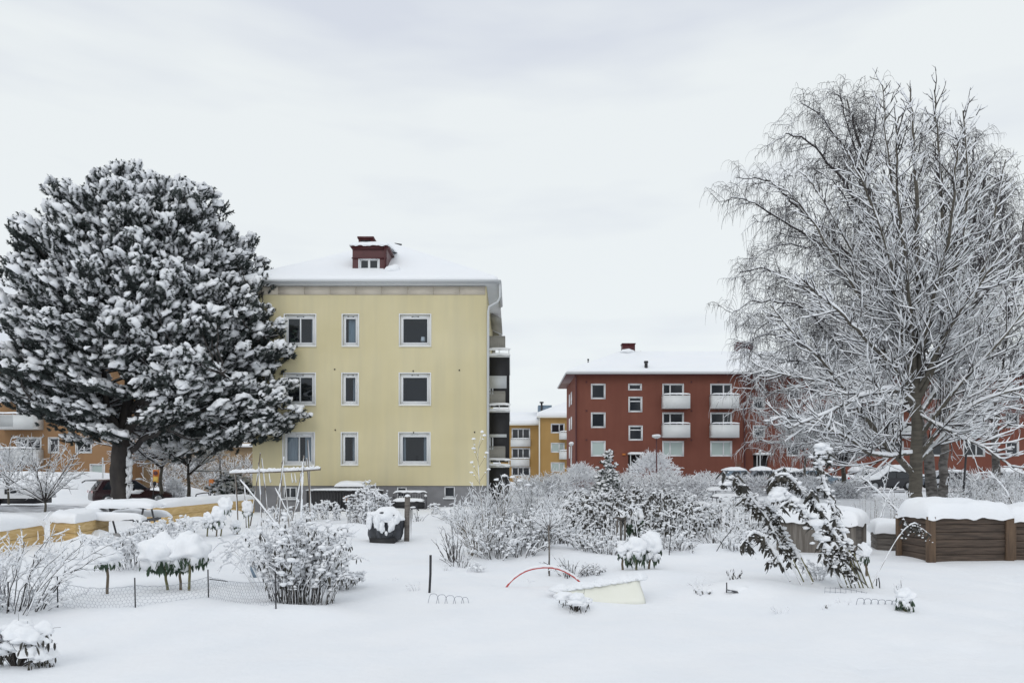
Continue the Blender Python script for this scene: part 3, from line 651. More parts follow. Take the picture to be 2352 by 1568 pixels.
b = MB(); b.tube([(fc.x(1246), 108, 9), (fc.x(1246), 108, fc.z(919))], .14, 6); b.tube([(fc.x(1246), 108, fc.z(921)), (fc.x(1246), 108, fc.z(918))], .3, 6); b.build('vent_pipe', M['iron'], ob)

# ---- orange brick building, left behind the pine ------------------------
og = thing('orange_building', 'orange brick apartment block with white balconies behind the big pine', 'building', (-37, 61, 0))
fo_ = Facade(og, 61.0, M['orange'])
RO_ = []; ko = []
for i, v in enumerate([851, 928, 1005]):
    RO_ += [(40, 94, v, v + 33), (112, 135, v, v + 34), (175, 210, v, v + 34)]; ko += [dict(cols=[.42]), dict(), dict(cols=[.5])]
RO_ += [(208, 240, 1066, 1092), (-60, -20, 928, 958), (-60, -20, 1005, 1036)]; ko += [dict(panes='blind'), dict(), dict()]
mb = fo_.wall(-200, 258, 848, -.8, RO_); x1 = fo_.x(258); mb.quad((x1, 61, -.8), (x1, 72, -.8), (x1, 72, fo_.z(848)), (x1, 61, fo_.z(848))); mb.build('wall', M['orange'], og)
for r_, d_ in zip(RO_, ko): fo_.win(*r_, **d_)
for v in (872, 951, 1029): fo_.balcony(8, 100, v, v + 36, depth=1.3, slats=1)
b = MB(); hipx(b, fo_.x(-220), x1 + .6, 60.3, 72.6, fo_.z(848), 6, 13.2, .3); b.build('roof', M['snowroof'], og, bevel=.15, seg=3)

# ---- brown building further right ---------------------------------------
bb_ = thing('brown_building', 'brown plaster block with a blue-grey chimney half hidden by the small snowy tree', 'building', (-30, 66, 0))
fe = Facade(bb_, 66.0, M['brown'])
RE = [(309, 328, 1072, 1093), (395, 420, 1000, 1025), (430, 455, 1062, 1085), (350, 372, 1005, 1030), (543, 560, 1040, 1060)]
mb = fe.wall(252, 620, 985, -.8, RE); mb.build('wall', M['brown'], bb_)
for r_ in RE: fe.win(*r_, cols=[.5])
b = MB(); b.hexa([(fe.x(245), 65.3, fe.z(987)), (fe.x(640), 65.3, fe.z(987)), (fe.x(640), 76, fe.z(987)), (fe.x(245), 76, fe.z(987)), (fe.x(245), 65.3, fe.z(978)), (fe.x(640), 65.3, fe.z(978)), (fe.x(640), 72, fe.z(860)), (fe.x(245), 72, fe.z(900))]); b.build('roof', M['snowroof'], bb_, bevel=.15, seg=3)
b = MB(); b.box(fe.x(549), fe.x(559), 66.2, 67, fe.z(985), fe.z(954)); b.build('chimney', M['carblue'], bb_)
b = MB(); b.box(fe.x(538), fe.x(620), 63.9, 65.9, -.8, fe.z(1018)); wg = b.build('entrance_wing', M['brown'], bb_)
b = MB(); b.hexa([(fe.x(530), 63.3, fe.z(1028)), (fe.x(620), 63.3, fe.z(1028)), (fe.x(620), 65.9, fe.z(1028)), (fe.x(530), 65.9, fe.z(1028)), (fe.x(530), 63.3, fe.z(1024)), (fe.x(620), 63.3, fe.z(1024)), (fe.x(620), 65.9, fe.z(1008)), (fe.x(532), 65.9, fe.z(1008))]); b.build('wing_snow', M['snowroof'], wg, bevel=.1)
# ================================================================== trees
def nrm(v): return v / (np.linalg.norm(v) + 1e-9)
def smooth_path(P, n):
    """Catmull-Rom through control points"""
    P = np.array(P, float); P = np.vstack([2 * P[0] - P[1], P, 2 * P[-1] - P[-2]]); out_ = []
    m = len(P) - 3; ts = np.linspace(0, m - 1e-6, n)
    for t in ts:
        i = int(t); f = t - i; a, b, c, d = P[i:i + 4]
        out_.append(.5 * ((2 * b) + (-a + c) * f + (2 * a - 5 * b + 4 * c - d) * f * f + (-a + 3 * b - 3 * c + d) * f ** 3))
    return np.array(out_)
def limb(P, r0, r1, n=None, rng=None, jit=.0):
    P = np.array(P, float); n = n or max(6, int(np.linalg.norm(np.diff(P, axis=0), axis=1).sum() / .45))
    q = smooth_path(P, n)
    if rng is not None and jit: q[1:-1] += rng.normal(0, jit, (n - 2, 3))
    return q, r0 + (r1 - r0) * np.linspace(0, 1, n) ** .8
def shoot_branch(p, d, L_, r, rng, n=6, up=.25, wig=.18, droop=0, r1f=.35):
    q = [p]; d = nrm(d); st = L_ / (n - 1)
    for i in range(n - 1):
        d = nrm(d + np.array([0, 0, up / n - droop * (i + 1) / n]) + rng.normal(0, wig, 3) * np.array([1, 1, .8]) / math.sqrt(n) * 1.2)
        q.append(q[-1] + d * st)
    return np.array(q), r * np.linspace(1, r1f, n)
def side_dirs(d, rng, ang):
    d = nrm(d); a = nrm(np.cross(d, rng.normal(0, 1, 3))); return nrm(d * math.cos(ang) + a * math.sin(ang))
def grow(parents, rng, every, L_f, ang, rf, t0=.15, n=5, up=.3, wig=.2, droop=0, rmin=.004, tip=True, minlen=0):
    out_ = []
    for p, r in parents:
        seg = np.linalg.norm(np.diff(p, axis=0), axis=1); tot = seg.sum(); cum = np.concatenate([[0], np.cumsum(seg)])
        k = max(1, int(round(tot * (1 - t0) / every + rng.uniform(-.3, .3))))
        for i in range(k):
            t = t0 + (1 - t0) * (i + rng.uniform(.1, .9)) / k; s = t * tot; j = min(np.searchsorted(cum, s) - 1, len(seg) - 1); j = max(j, 0); f = (s - cum[j]) / (seg[j] + 1e-9)
            q = p[j] * (1 - f) + p[j + 1] * f; d = p[j + 1] - p[j]; rr = (r[j] * (1 - f) + r[j + 1] * f)
            L_ = L_f(t, tot) * rng.uniform(.65, 1.25)
            if L_ < minlen: continue
            out_.append(shoot_branch(q, side_dirs(d, rng, R(ang * rng.uniform(.75, 1.25))), L_, max(rr * rf, rmin), rng, n, up, wig, droop))
    return out_

# ---- bare maple on the right -------------------------------------------
rng = np.random.default_rng(11)
YM = 25.0
def WM(u, v, dy=0): return W(u, v + max(0, 520 - v) * .1, YM + dy)
tp = G(2106, 1178); tp = W(2106, 1195, YM)
mt = thing('maple_tree', 'tall bare maple with snow-lined ascending branches behind the brown raised bed', 'tree', tuple(tp))
trunk = limb([WM(2106, 1200), WM(2103, 1110), WM(2107, 1000), WM(2102, 900)], .24, .16, 16, rng, .012); trunk[1][:2] *= 1.12
L_ = [
 ([(2104, 1095, 0), (2087, 1078, 0), (2041, 1031, -.3), (1994, 969, -.6), (1963, 925, -.8), (1926, 876, -1), (1879, 823, -1.2), (1808, 752, -1.5), (1770, 700, -1.6)], .10),
 ([(2102, 960, 0), (2081, 854, .2), (2025, 805, .5), (1957, 746, .9), (1885, 690, 1.2), (1810, 640, 1.4)], .085),
 ([(2100, 900, 0), (2070, 760, -.3), (2040, 580, -.6), (1990, 430, -.9), (1945, 330, -1.1)], .08),
 ([(2100, 900, 0), (2088, 740, .4), (2064, 520, .8), (2036, 320, 1), (2027, 160, 1.1)], .08),
 ([(2103, 910, 0), (2108, 700, -.2), (2105, 450, -.4), (2098, 280, -.5), (2092, 172, -.5)], .095),
 ([(2104, 900, 0), (2130, 760, .5), (2164, 560, .8), (2158, 360, 1), (2146, 172, 1.1)], .08),
 ([(2106, 930, 0), (2150, 820, -.4), (2190, 640, -.9), (2222, 450, -1.2), (2212, 225, -1.4)], .085),
 ([(2108, 960, 0), (2170, 850, .4), (2245, 660, .8), (2285, 500, 1), (2310, 350, 1.2)], .08),
 ([(2108, 1010, 0), (2190, 900, -.5), (2290, 790, -1), (2370, 690, -1.4), (2440, 600, -1.6)], .08),
 ([(2108, 1050, 0), (2160, 985, -.4), (2215, 940, -.9), (2300, 905, -1.4), (2400, 880, -1.8)], .075),
 ([(2108, 1065, 0), (2190, 975, .4), (2280, 890, 1), (2380, 800, 1.5)], .07),
 ([(2104, 930, 0), (2060, 895, -1), (1990, 905, -2), (1900, 950, -2.8), (1810, 985, -3.2)], .06),
 ([(2102, 920, 0), (2040, 880, 1), (1960, 868, 2), (1860, 872, 2.6), (1740, 840, 3)], .06),
 ([(2098, 830, 0), (2000, 720, .6), (1930, 610, 1.4), (1860, 500, 2), (1800, 420, 2.3)], .065),
 ([(2110, 880, 0), (2200, 800, 1), (2310, 690, 1.8), (2400, 600, 2.2)], .065),
 ([(2103, 880, 0), (2090, 700, -1.2), (2070, 520, -2.2), (2060, 360, -2.8), (2065, 240, -3)], .06),
 ([(2107, 870, 0), (2140, 700, -1.3), (2180, 540, -2.2), (2195, 400, -2.8), (2200, 300, -3)], .06),
 ([(2103, 890, 0), (2060, 720, 1.4), (2010, 560, 2.4), (1990, 430, 3), (1985, 300, 3.2)], .06),
 ([(2107, 950, 0), (2180, 990, -1), (2260, 1030, -2), (2330, 1075, -2.6)], .045),
 ([(2098, 1040, 0), (2010, 1045, -1), (1940, 1000, -2), (1850, 965, -2.6), (1770, 960, -3)], .05),
 ([(2103, 900, 0), (2010, 800, -1.5), (1930, 720, -2.6), (1840, 640, -3.4)], .06),
 ([(2106, 900, 0), (2190, 740, -1.6), (2260, 640, -2.6), (2320, 560, -3.2)], .055),
 ([(2101, 870, 0), (1990, 640, 1.2), (1900, 470, 1.8), (1850, 390, 2.0)], .055),
]
limbs = [limb([WM(*c) for c in P], r * 1.25, .02, None, rng, .02) for P, r in L_]
b1 = grow(limbs, rng, .18, lambda t, T: (.6 + 1.9 * (1 - t)), 40, .45, .1, 7, .5, .18, rmin=.024)
b2 = grow(b1, rng, .30, lambda t, T: T * (.22 + .34 * (1 - t)), 42, .6, .12, 5, .5, .2, rmin=.017)
b3 = grow([b for b in b2 if rng.random() < .45], rng, .26, lambda t, T: .14 + .4 * T * (1 - t), 45, .65, .2, 4, .4, .2, rmin=.009)
tube_obj('trunk', [trunk], M['bark'], mt, 14, True)
tube_obj('limbs', limbs, M['bark'], mt, 8)
tube_obj('crown', b1 + b2 + b3, M['twig'], mt, 4)
def byz(polys, fade0=5, fade1=14, lo=.25):
    return [p_ for p_ in polys if rng.random() < 1 - (1 - lo) * float(sstep(fade0, fade1, p_[0][len(p_[0]) // 2][2]))]
sn = snowline(limbs, rng, .8, .024, .12, .3) + snowline(byz(b1, lo=.85), rng, .8, .017, .15, .35) + snowline(byz(b2, lo=.6), rng, .75, .013, .2, .4) + snowline(byz(b3, lo=.35), rng, .6, .008, .25, .4)
tube_obj('snow_cover', sn, M['snowfine'], mt, 5)

# ---- weeping birches behind it --------------------------------------------
def birch(name, label, YB_, trunkp, limbsp, r0, seed, dens=1.0, snowk=1.0):
    rng = np.random.default_rng(seed)
    WB = lambda u, v, dy=0: W(u, v + max(0, 480 - v) * .1, YB_ + dy)
    base = WB(*trunkp[0]); t = thing(name, label, 'tree', tuple(base), 'bare birches on the right')
    tr = limb([WB(*c) for c in trunkp], r0, .03, 26, rng, .04)
    lm = [limb([WB(*c) for c in P], r, .012, None, rng, .05) for P, r in limbsp]
    main = lm + [(tr[0][8:], tr[1][8:])]
    c1 = grow(main, rng, .34 / dens, lambda t_, T: .7 + 1.9 * (1 - t_) * min(1, T / 6), 50, .4, .15, 7, .5, .22, rmin=.016)
    c2 = grow(c1 + lm, rng, .26 / dens, lambda t_, T: .4 + .6 * rng.random(), 50, .5, .2, 5, .1, .22, .3, rmin=.011)
    hang = grow(c2 + c1, rng, .12 / dens, lambda t_, T: .3 + .7 * rng.random() ** 1.6, 60, .5, .2, 5, 0, .16, 1.8, rmin=.0075)
    tube_obj('trunk', [tr], M['birchbark'], t, 10, True)
    tube_obj('limbs', lm, M['twig'], t, 6)
    tube_obj('crown', c1 + c2 + hang, M['birchtwig'], t, 3)
    tube_obj('snow_cover', snowline([(tr[0][3:], tr[1][3:])] + lm, rng, .5, .02, .15, .3) + snowline(byz(c1, 5, 14, .4), rng, .65, .013, .25, .4) + snowline(byz(c2, 5, 14, .25), rng, .65, .009, .25, .5) + snowline(byz([h for h in hang if rng.random() < .55], 3, 12, .08), rng, .45, .005, .5, .5), M['snowfine'], t, 4)
M['birchbark'] = snow_on(mat('birch bark', (.045, .04, .037), .9, (.17, .16, .15), 3.2, bump=.6, bscale=10, stretch=(1, 1, 2.5)), .38, 4)
birch('birch_tree', 'weeping birch with leaning trunk, its drooping twigs hanging far out to the left', 34,
  [(2146, 1178, 0), (2130, 1040, 0), (2100, 900, 0), (2060, 700, 0), (2010, 480, .3), (1975, 320, .5), (1945, 200, .6)],
  [([(2092, 870, 0), (1990, 760, -1), (1880, 680, -2), (1760, 620, -2.6), (1700, 625, -2.8)], .1), ([(2075, 780, 0), (1960, 600, 1), (1860, 500, 2), (1760, 410, 2.6), (1690, 400, 2.8)], .1),
   ([(2060, 700, 0), (1950, 600, -1.5), (1850, 540, -2.4), (1740, 470, -3), (1675, 450, -3.2)], .08), ([(2040, 600, 0), (1960, 450, 1), (1880, 330, 1.6), (1810, 290, 2), (1770, 320, 2)], .09),
   ([(2010, 480, .3), (1950, 340, -.5), (1890, 250, -1), (1840, 210, -1.2)], .07), ([(1990, 400, .4), (1950, 280, 1.4), (1930, 200, 1.8), (1900, 180, 2)], .06), ([(1985, 380, .4), (2010, 260, 0), (2020, 200, -.4)], .05),
   ([(2095, 900, 0), (1980, 880, -1), (1860, 800, -2), (1770, 770, -2.6), (1705, 790, -2.8)], .08), ([(2050, 640, 0), (2080, 480, 1.4), (2110, 330, 2), (2120, 260, 2.2)], .07), ([(2100, 920, 0), (1990, 940, 1.5), (1880, 900, 2.6), (1780, 900, 3.2), (1720, 940, 3.4)], .07),
   ([(2085, 850, 0), (1980, 690, 2.4), (1890, 590, 3.6), (1800, 560, 4.2), (1720, 600, 4.4)], .07), ([(2110, 960, 0), (1990, 880, -2), (1860, 720, -3), (1740, 690, -3.4), (1680, 720, -3.5)], .07), ([(2115, 980, 0), (1980, 960, 2), (1850, 980, 3), (1790, 960, 3.4), (1750, 990, 3.5)], .06), ([(2110, 950, 0), (2000, 830, 3), (1900, 760, 4), (1800, 800, 4.5), (1730, 860, 4.6)], .06), ([(2070, 730, 0), (1990, 560, -2), (1930, 430, -3), (1870, 380, -3.2)], .06), ([(2118, 1000, 0), (1960, 1000, 1), (1830, 1020, 1.6), (1740, 1010, 2)], .05), ([(2095, 860, 0), (1960, 790, 1), (1830, 700, 1.8), (1740, 760, 2.2), (1715, 850, 2.3)], .07), ([(2100, 900, 0), (1960, 860, -1), (1820, 830, -1.6), (1740, 870, -2), (1725, 950, -2.1)], .06)], .27, 5, 1.12)
birch('birch_tree', 'weeping birch with upright trunk, its dark twigs behind the right top of the maple', 37,
  [(2166, 1165, 0), (2170, 1000, 0), (2178, 800, 0), (2190, 600, 0), (2205, 420, .3), (2215, 290, .5)],
  [([(2180, 780, 0), (2250, 600, 1), (2300, 450, 1.6), (2320, 400, 2)], .08), ([(2185, 700, 0), (2240, 500, -1), (2270, 380, -1.6), (2290, 330, -2)], .08), ([(2190, 600, 0), (2160, 440, 1), (2150, 330, 1.6), (2170, 270, 2)], .07),
   ([(2195, 560, 0), (2230, 400, 1.4), (2240, 310, 2), (2255, 290, 2.2)], .07), ([(2178, 850, 0), (2280, 760, 1.4), (2350, 700, 2), (2400, 720, 2.4)], .07), ([(2176, 880, 0), (2090, 740, 2), (2030, 640, 3), (2000, 600, 3.4)], .07)], .24, 8, 1.1)
birch('birch_tree', 'birch at the right picture edge standing before the red wall and white balcony', 40,
  [(2292, 1130, 0), (2285, 1000, 0), (2300, 850, 0), (2330, 650, 0), (2360, 460, 0)],
  [([(2305, 830, 0), (2250, 700, 1), (2220, 600, 1.6), (2200, 580, 2)], .07), ([(2300, 900, 0), (2370, 800, -1), (2440, 740, -1.6)], .08), ([(2290, 980, 0), (2220, 900, -1), (2160, 880, -2), (2110, 900, -2.4)], .07), ([(2288, 1000, 0), (2360, 930, 1), (2440, 900, 2)], .07),
   ([(2320, 720, 0), (2300, 560, 1), (2310, 440, 1.4)], .06), ([(2288, 1020, 0), (2230, 970, 1.6), (2170, 960, 2.6)], .05), ([(2335, 640, 0), (2300, 520, -1), (2280, 430, -1.6)], .05), ([(2300, 860, 0), (2250, 780, -2), (2210, 720, -3)], .06), ([(2325, 700, 0), (2380, 560, 1), (2420, 480, 1.6)], .06)], .23, 9, 1.3)

# ---- spreading small trees -------------------------------------------------
def small_tree(name, label, base, H, Rr, r0, seed, nl=9, stem=.28, dens=1.0, snowk=1.0, group=None, flat=.5, lean=(0, 0), twigm='twig'):
    rng = np.random.default_rng(seed); base = np.array(base, float)
    t = thing(name, label, 'tree', tuple(base), group)
    top = base + np.array([lean[0], lean[1], H * stem])
    tr = limb([base - [0, 0, .15], (base + top) / 2 + rng.normal(0, .05, 3), top], r0, r0 * .7, 8)
    lm = []; lead = limb([top, top + [rng.normal(0, .1), rng.normal(0, .1), (H - H * stem) * .5], base + [rng.normal(0, .2), rng.normal(0, .2), H]], r0 * .6, .012, None, rng, .04)
    if flat < 1: lm.append(lead); nl = int(nl * 1.5)
    for i in range(nl):
        a = i / nl * 6.283 + rng.uniform(-.35, .35); q = rng.uniform(.75, 1.1) * Rr; h = H * (stem + (1 - stem) * rng.uniform(.3, 1.0))
        if i % 3 == 0: q *= .45; h = H * rng.uniform(.85, 1)
        f_ = rng.random() if flat < 1 else 0; h = max(h, H * stem + (H * (1 - stem)) * f_ * .8) if flat < 1 else h; q = q * (1 - .45 * f_)
        e = base + np.array([math.cos(a) * q, math.sin(a) * q, h]); s_ = (top - [0, 0, rng.uniform(0, .25) * H * stem]) if flat == 1 else lead[0][int(f_ * .7 * (len(lead[0]) - 1))]
        m_ = (s_ + e) / 2 + np.array([math.cos(a) * q * .1, math.sin(a) * q * .1, H * .06 * flat])
        lm.append(limb([s_, m_, e], r0 * .55, .012, None, rng, .03))
    c1 = grow(lm, rng, .24 / dens, lambda t_, T: .3 + .45 * T * (1 - t_), 45, .5, .1, 6, .3, .22, rmin=.014)
    c2 = grow(c1, rng, .17 / dens, lambda t_, T: .2 + .38 * T * (1 - t_), 45, .6, .1, 4, .2, .22, rmin=.009)
    tube_obj('trunk', [tr], M['bark'], t, 9, True); tube_obj('limbs', lm, M['twig'], t, 6); tube_obj('crown', c1 + c2, M[twigm], t, 3)
    tube_obj('snow_cover', snowline(lm, rng, .6, .02 * snowk, .25, .3) + snowline(c1, rng, .7, .014 * snowk, .3, .4) + snowline(c2, rng, .6, .010 * snowk, .3, .4), M['snowfine'], t, 4)
    return t
p = W(432, 1146, 42); small_tree('small_tree', 'small bare snow-laden tree with a slim trunk between the pine and the yellow house', p, 5.4, 3.4, .12, 21, 12, .25, 1.25)
p = W(372, 1128, 44); small_tree('small_tree', 'wide bare tree with snowy branches spreading out behind the pine trunk', p, 4.6, 5.0, .12, 22, 13, .3, 1.0)
p = W(505, 1120, 52); small_tree('small_tree', 'greyish twiggy tree before the brown building, right of the small slim tree', p, 5.6, 3.0, .1, 27, 10, .25, 1.2)
p = W(103, 1170, 30); small_tree('young_tree', 'young bare tree with thin fanning snowy branches at the left before the snow pile', p, 2.9, 1.9, .05, 23, 12, .12, .9, .8, flat=1)
p = W(1936, 1118, 44); small_tree('small_tree', 'broad bare snow-covered tree with forked trunk before the parked cars', p, 5.4, 5.2, .17, 24, 15, .22, 1.25)
p = W(1850, 1110, 50); small_tree('small_tree', 'fine-twigged white tree against the red wall left of the forked tree', p, 5.5, 3.6, .1, 28, 11, .3, 1.3)
p = W(1500, 1110, 84); small_tree('distant_tree', 'bare tree top poking above the red roof ridge beside the chimney', (p[0], 92, 0), 16.3, 2.0, .12, 25, 8, .8, .8, .2)
p = W(20, 1150, 33); small_tree('young_tree', 'bare low tree heavy with snow at the left edge before the balconies', p, 3.0, 1.7, .05, 29, 10, .3, .9, 1.4, flat=1)

# ---- the big pine --------------------------------------------------------------
rng = np.random.default_rng(3)
YP = 34.0; k_ = F / YP
pb = W(280, 1160, YP); px0 = (336 - 1176) / 1700 * 34
pine = thing('pine_tree', 'huge rounded dark pine loaded with snow clumps at the left of the yellow house', 'tree', tuple(pb))
zv = lambda v: CH + (V0 - v) / k_
prof_v = np.array([400, 412, 426, 448, 474, 512, 560, 624, 700, 800, 900, 960, 1000, 1015]); prof_h = np.array([10, 70, 110, 160, 200, 238, 268, 294, 302, 312, 318, 300, 240, 150]) / k_ * .885
def prad(z): v = V0 - (z - CH) * k_; return float(np.interp(v, prof_v, prof_h))
# templates: a needle brush and a snow pad, both along +X with unit length
def brush(rng, n=56):
    V, Fc = [], []
    for i in range(n):
        t = rng.uniform(-.5, .5); a = rng.uniform(0, 6.283); o = np.array([0, math.cos(a), math.sin(a)]); c = np.array([t, 0, 0]); L1 = rng.uniform(.24, .38) * (1 - .45 * max(t, 0))
        w_ = np.cross(o, [1, 0, 0]) * .06; tip = c + o * L1 * .85 + np.array([L1 * .55, 0, 0]); b = len(V); V += [c - w_, c + w_, tip]; Fc.append((b, b + 1, b + 2))
    return np.array(V), np.array(Fc)
brushes = [brush(rng) for _ in range(4)]
def pad(seed, n=2):
    V, Fc = ico(n); V = V.copy(); d = np.array([noise.noise(Vector((a * 1.7 + seed * 5, b * 1.7, e * 1.7 + seed))) for a, b, e in V]); d2 = np.array([noise.noise(Vector((a * 3.4 + seed, b * 3.4 + 9, e * 3.4))) for a, b, e in V]); V *= (1 + .75 * d + .45 * d2)[:, None]
    V[:, 2] = np.where(V[:, 2] < 0, V[:, 2] * .5, V[:, 2]); return V * np.array([.46, .40, .32]) + np.array([.05, 0, .13]), Fc
pads = [pad(i, 2) for i in range(9)]
def place(templates, P, D, S, rng, lift=True, roll=.3):
    Vs, Fs, b = [], [], 0
    which = rng.integers(0, len(templates), len(P))
    for ti, (V, Fc) in enumerate(templates):
        m = which == ti
        if not m.any(): continue
        X_ = D[m]; X_ = X_ / np.linalg.norm(X_, axis=1, keepdims=True); up = np.array([0, 0, 1.]) + rng.normal(0, roll, (m.sum(), 3))
        Y2 = np.cross(up, X_); Y2 /= np.linalg.norm(Y2, axis=1, keepdims=True); Z2 = np.cross(X_, Y2)
        Rm = np.stack([X_, Y2, Z2], 1)    # rows = axes
        W_ = np.einsum('vi,kij->kvj', V, Rm) * S[m][:, None, None] + P[m][:, None, :]
        Vs.append(W_.reshape(-1, 3)); n = len(V); Fs.append((Fc[None] + (np.arange(m.sum()) * n)[:, None, None]).reshape(-1, Fc.shape[1]) + b); b += m.sum() * n
    return np.concatenate(Vs), [np.concatenate(Fs)]
boughs = []   # tip, outward direction, size
nb = 0
while nb < 275:
    z = zv(412) + (zv(985) - zv(412)) * rng.random() ** .9; rr = prad(z)
    if rng.random() > rr / 6.4 + .12: continue
    a = rng.uniform(0, 6.283)
    if math.sin(a) > .35 and rng.random() < .55: continue      # fewer on the far side
    v_ = V0 - (z - CH) * k_
    if v_ > 790 and math.sin(a) < .35 and abs(math.cos(a)) < .55: continue
    if v_ > 915 and rng.random() < .6: continue   # trunk shows through low down
    q = rr * rng.choice([rng.uniform(.72, .88), rng.uniform(.88, 1.05)]); el = np.interp(v_, [370, 500, 700, 1000], [1.1, .7, .3, -.1])
    tip = np.array([px0 + math.cos(a) * q, YP + math.sin(a) * q * .95, z]); d = nrm(np.array([math.cos(a), math.sin(a), el + rng.normal(.12, .3)])); boughs.append((tip, d, rng.uniform(.8, 1.3) * np.interp(v_, [370, 500, 1000], [.78, 1.02, 1.22]))); nb += 1
for i in range(60):    # inner boughs so the crown is not hollow
    z = zv(430) + (zv(760) - zv(430)) * rng.random(); rr = prad(z) * rng.uniform(.3, .78); a = rng.uniform(0, 6.283)
    boughs.append((np.array([px0 + math.cos(a) * rr, YP + math.sin(a) * rr, z]), nrm(np.array([math.cos(a), math.sin(a), .35])), 1.1))
extra = [(100, 515, -.5, 1.0), (62, 560, -.5, 1.0), (135, 478, -1, .9), (40, 600, 0, 1.0), (545, 590, -.5, .9), (562, 640, -.6, .9), (520, 560, 0, .9), (570, 690, -.5, .8), (490, 525, 0, .8), (660, 800, -.6, 1.0), (640, 745, -.8, .9), (612, 715, -1, .75), (640, 790, -1.2, 1), (625, 830, -.4, 1.0), (600, 760, -1.0, 1.1), (600, 700, -.7, .7), (685, 945, -1, .9), (670, 875, -1, .9), (650, 965, -1.2, 1), (630, 985, -.9, .9), (610, 930, -1.6, 1.2), (640, 905, -1.8, 1.1), (585, 890, -1.2, 1.2), (570, 940, -.8, 1.1),
         (560, 985, -.6, .9), (540, 1000, -.8, .8), (545, 870, -2, 1.2), (500, 850, -2.4, 1.2), (600, 860, -.4, 1.1), (470, 890, -3, 1.2), (430, 930, -3, 1.1), (500, 960, -.4, .9), (425, 850, -3.5, .9), (190, 870, -3.4, .9), (310, 800, -4, .9), (240, 985, -2.4, .5), (335, 900, -3, .4), (395, 905, -2.6, .6),
         (60, 930, -1, .9), (130, 950, -1.5, .9), (170, 975, -2, .7), (100, 920, -2, 1.2), (20, 905, -1.5, 1.2), (222, 1000, -1.4, .45), (-20, 880, -1, 1.2), (150, 1002, -.6, .5), (160, 925, -2.4, .8)]
for u, v, dy, s_ in extra: boughs.append((W(u, v, YP + dy), nrm(np.array([np.sign(u - 290) * 1.0, -.35, .15])), s_))
P, D, S, KP = [], [], [], []
for tip, d, s_ in boughs:
    lat = nrm(np.cross(d, [0, 0, 1.])); vert = nrm(np.cross(lat, d)); n = int(66 * s_)
    for j in range(n):
        t = rng.uniform(-1.9, .25) * s_; wdt = (.25 + .42 * min(1, -(t - .25) / 1.2)) * s_
        vv = rng.uniform(-.5, .08); q = tip + d * t + lat * rng.normal(0, .62) * wdt * 1.6 + vert * vv * s_ - np.array([0, 0, .06 * abs(t)]); KP.append(vv > -.31)
        dd = nrm(d * .8 + lat * rng.normal(0, .55) + np.array([0, 0, .35]) + rng.normal(0, .25, 3)); P.append(q); D.append(dd); S.append(rng.uniform(.23, .40) * (.85 + .15 * s_))
P = np.array(P); D = np.array(D); S = np.array(S)
V, Fc = place(brushes, P, D, S * 1.25, rng); crown = mesh_obj('crown', V, Fc, M['needles'], pine)
z_n = np.clip((P[:, 2] - zv(1000)) / (zv(372) - zv(1000)), 0, 1)
keep = np.array(KP) & (rng.random(len(P)) < .93)
V, Fc = place(pads, P[keep], D[keep] * np.array([1, 1, .8]), S[keep] * rng.uniform(.6, 1.0, keep.sum()) ** 1.4 * 1.62, rng, roll=.2); mesh_obj('snow_cover', V, Fc, M['snowfine'], pine, smooth=True)
# trunk and boughs
WP = lambda u, v, dy=0: W(u, v, YP + dy)
tr = limb([WP(280, 1175), WP(278, 1120), WP(277, 1060), WP(281, 1000), WP(290, 950), WP(298, 880), WP(300, 760), WP(297, 600), WP(292, 450)], .50, .06, 34, rng, .03); tr[1][:] = np.interp(np.linspace(0, 1, 34), [0, .06, .12, .3, .36, .55, 1], [.54, .42, .40, .43, .30, .22, .05])
big = [limb([WP(282, 1050), WP(330, 1010, -.4), WP(400, 975, -.8), WP(480, 935, -1), WP(560, 905, -1.1), WP(640, 890, -1.2)], .16, .05, 18, rng, .04),
       limb([WP(285, 1000), WP(330, 930, -.5), WP(345, 860, -.8), WP(350, 760, -.9), WP(360, 640, -.8)], .24, .05, 18, rng, .04),
       limb([WP(275, 1000), WP(245, 930, -.8), WP(235, 850, -1.2), WP(215, 740, -1.6), WP(180, 620, -1.8)], .18, .05, 18, rng, .04),
       limb([WP(279, 990), WP(220, 940, -1), WP(150, 920, -1.8), WP(60, 925, -2.4)], .13, .04, 14, rng, .04), limb([WP(288, 985), WP(370, 900, -1.6), WP(450, 870, -2.4), WP(520, 850, -3)], .13, .04, 14, rng, .04),
       limb([WP(290, 950), WP(400, 860, 0), WP(520, 800, -.6), WP(640, 770, -.8)], .12, .03, 14, rng, .04)]
arms = []
for tip, d, s_ in boughs:
    root_z = min(tip[2] - rng.uniform(.3, 1.6), zv(520)); root_z = max(root_z, zv(985)); j = np.argmin(abs(tr[0][:, 2] - root_z)); s0 = tr[0][j]
    cand = [s0] + [b[0][k] for b in big for k in range(3, len(b[0]), 3)]; s0 = min(cand, key=lambda c: np.linalg.norm(c - tip) + (0 if c is s0 else .8) + max(0, c[2] - tip[2]) * 2)
    m_ = (s0 + tip) / 2 + np.array([0, 0, -.12 * np.linalg.norm(tip - s0)]); arms.append(limb([s0, m_, tip], .055, .014, 9, rng, .05))
tube_obj('trunk', [tr], M['pinebark'], pine, 18, True); tube_obj('limbs', big + arms, M['pinebark'], pine, 7)
tube_obj('limb_snow', snowline(big, rng, .5, .01, .1, .4) + snowline([a for a in arms if rng.random() < .5], rng, .7, .012, .1, .5), M['snowfine'], pine, 5)
mb = MB()
for i in range(26):   # snow plastered on the trunk
    v = rng.uniform(1040, 1150); q = W(280 + 22 * rng.uniform(.5, 1.05) * (1 if rng.random() < .75 else -1), v, YP - .3); blob(mb, q, (.07, .07, .16), i, 2, .4, 2, 1)
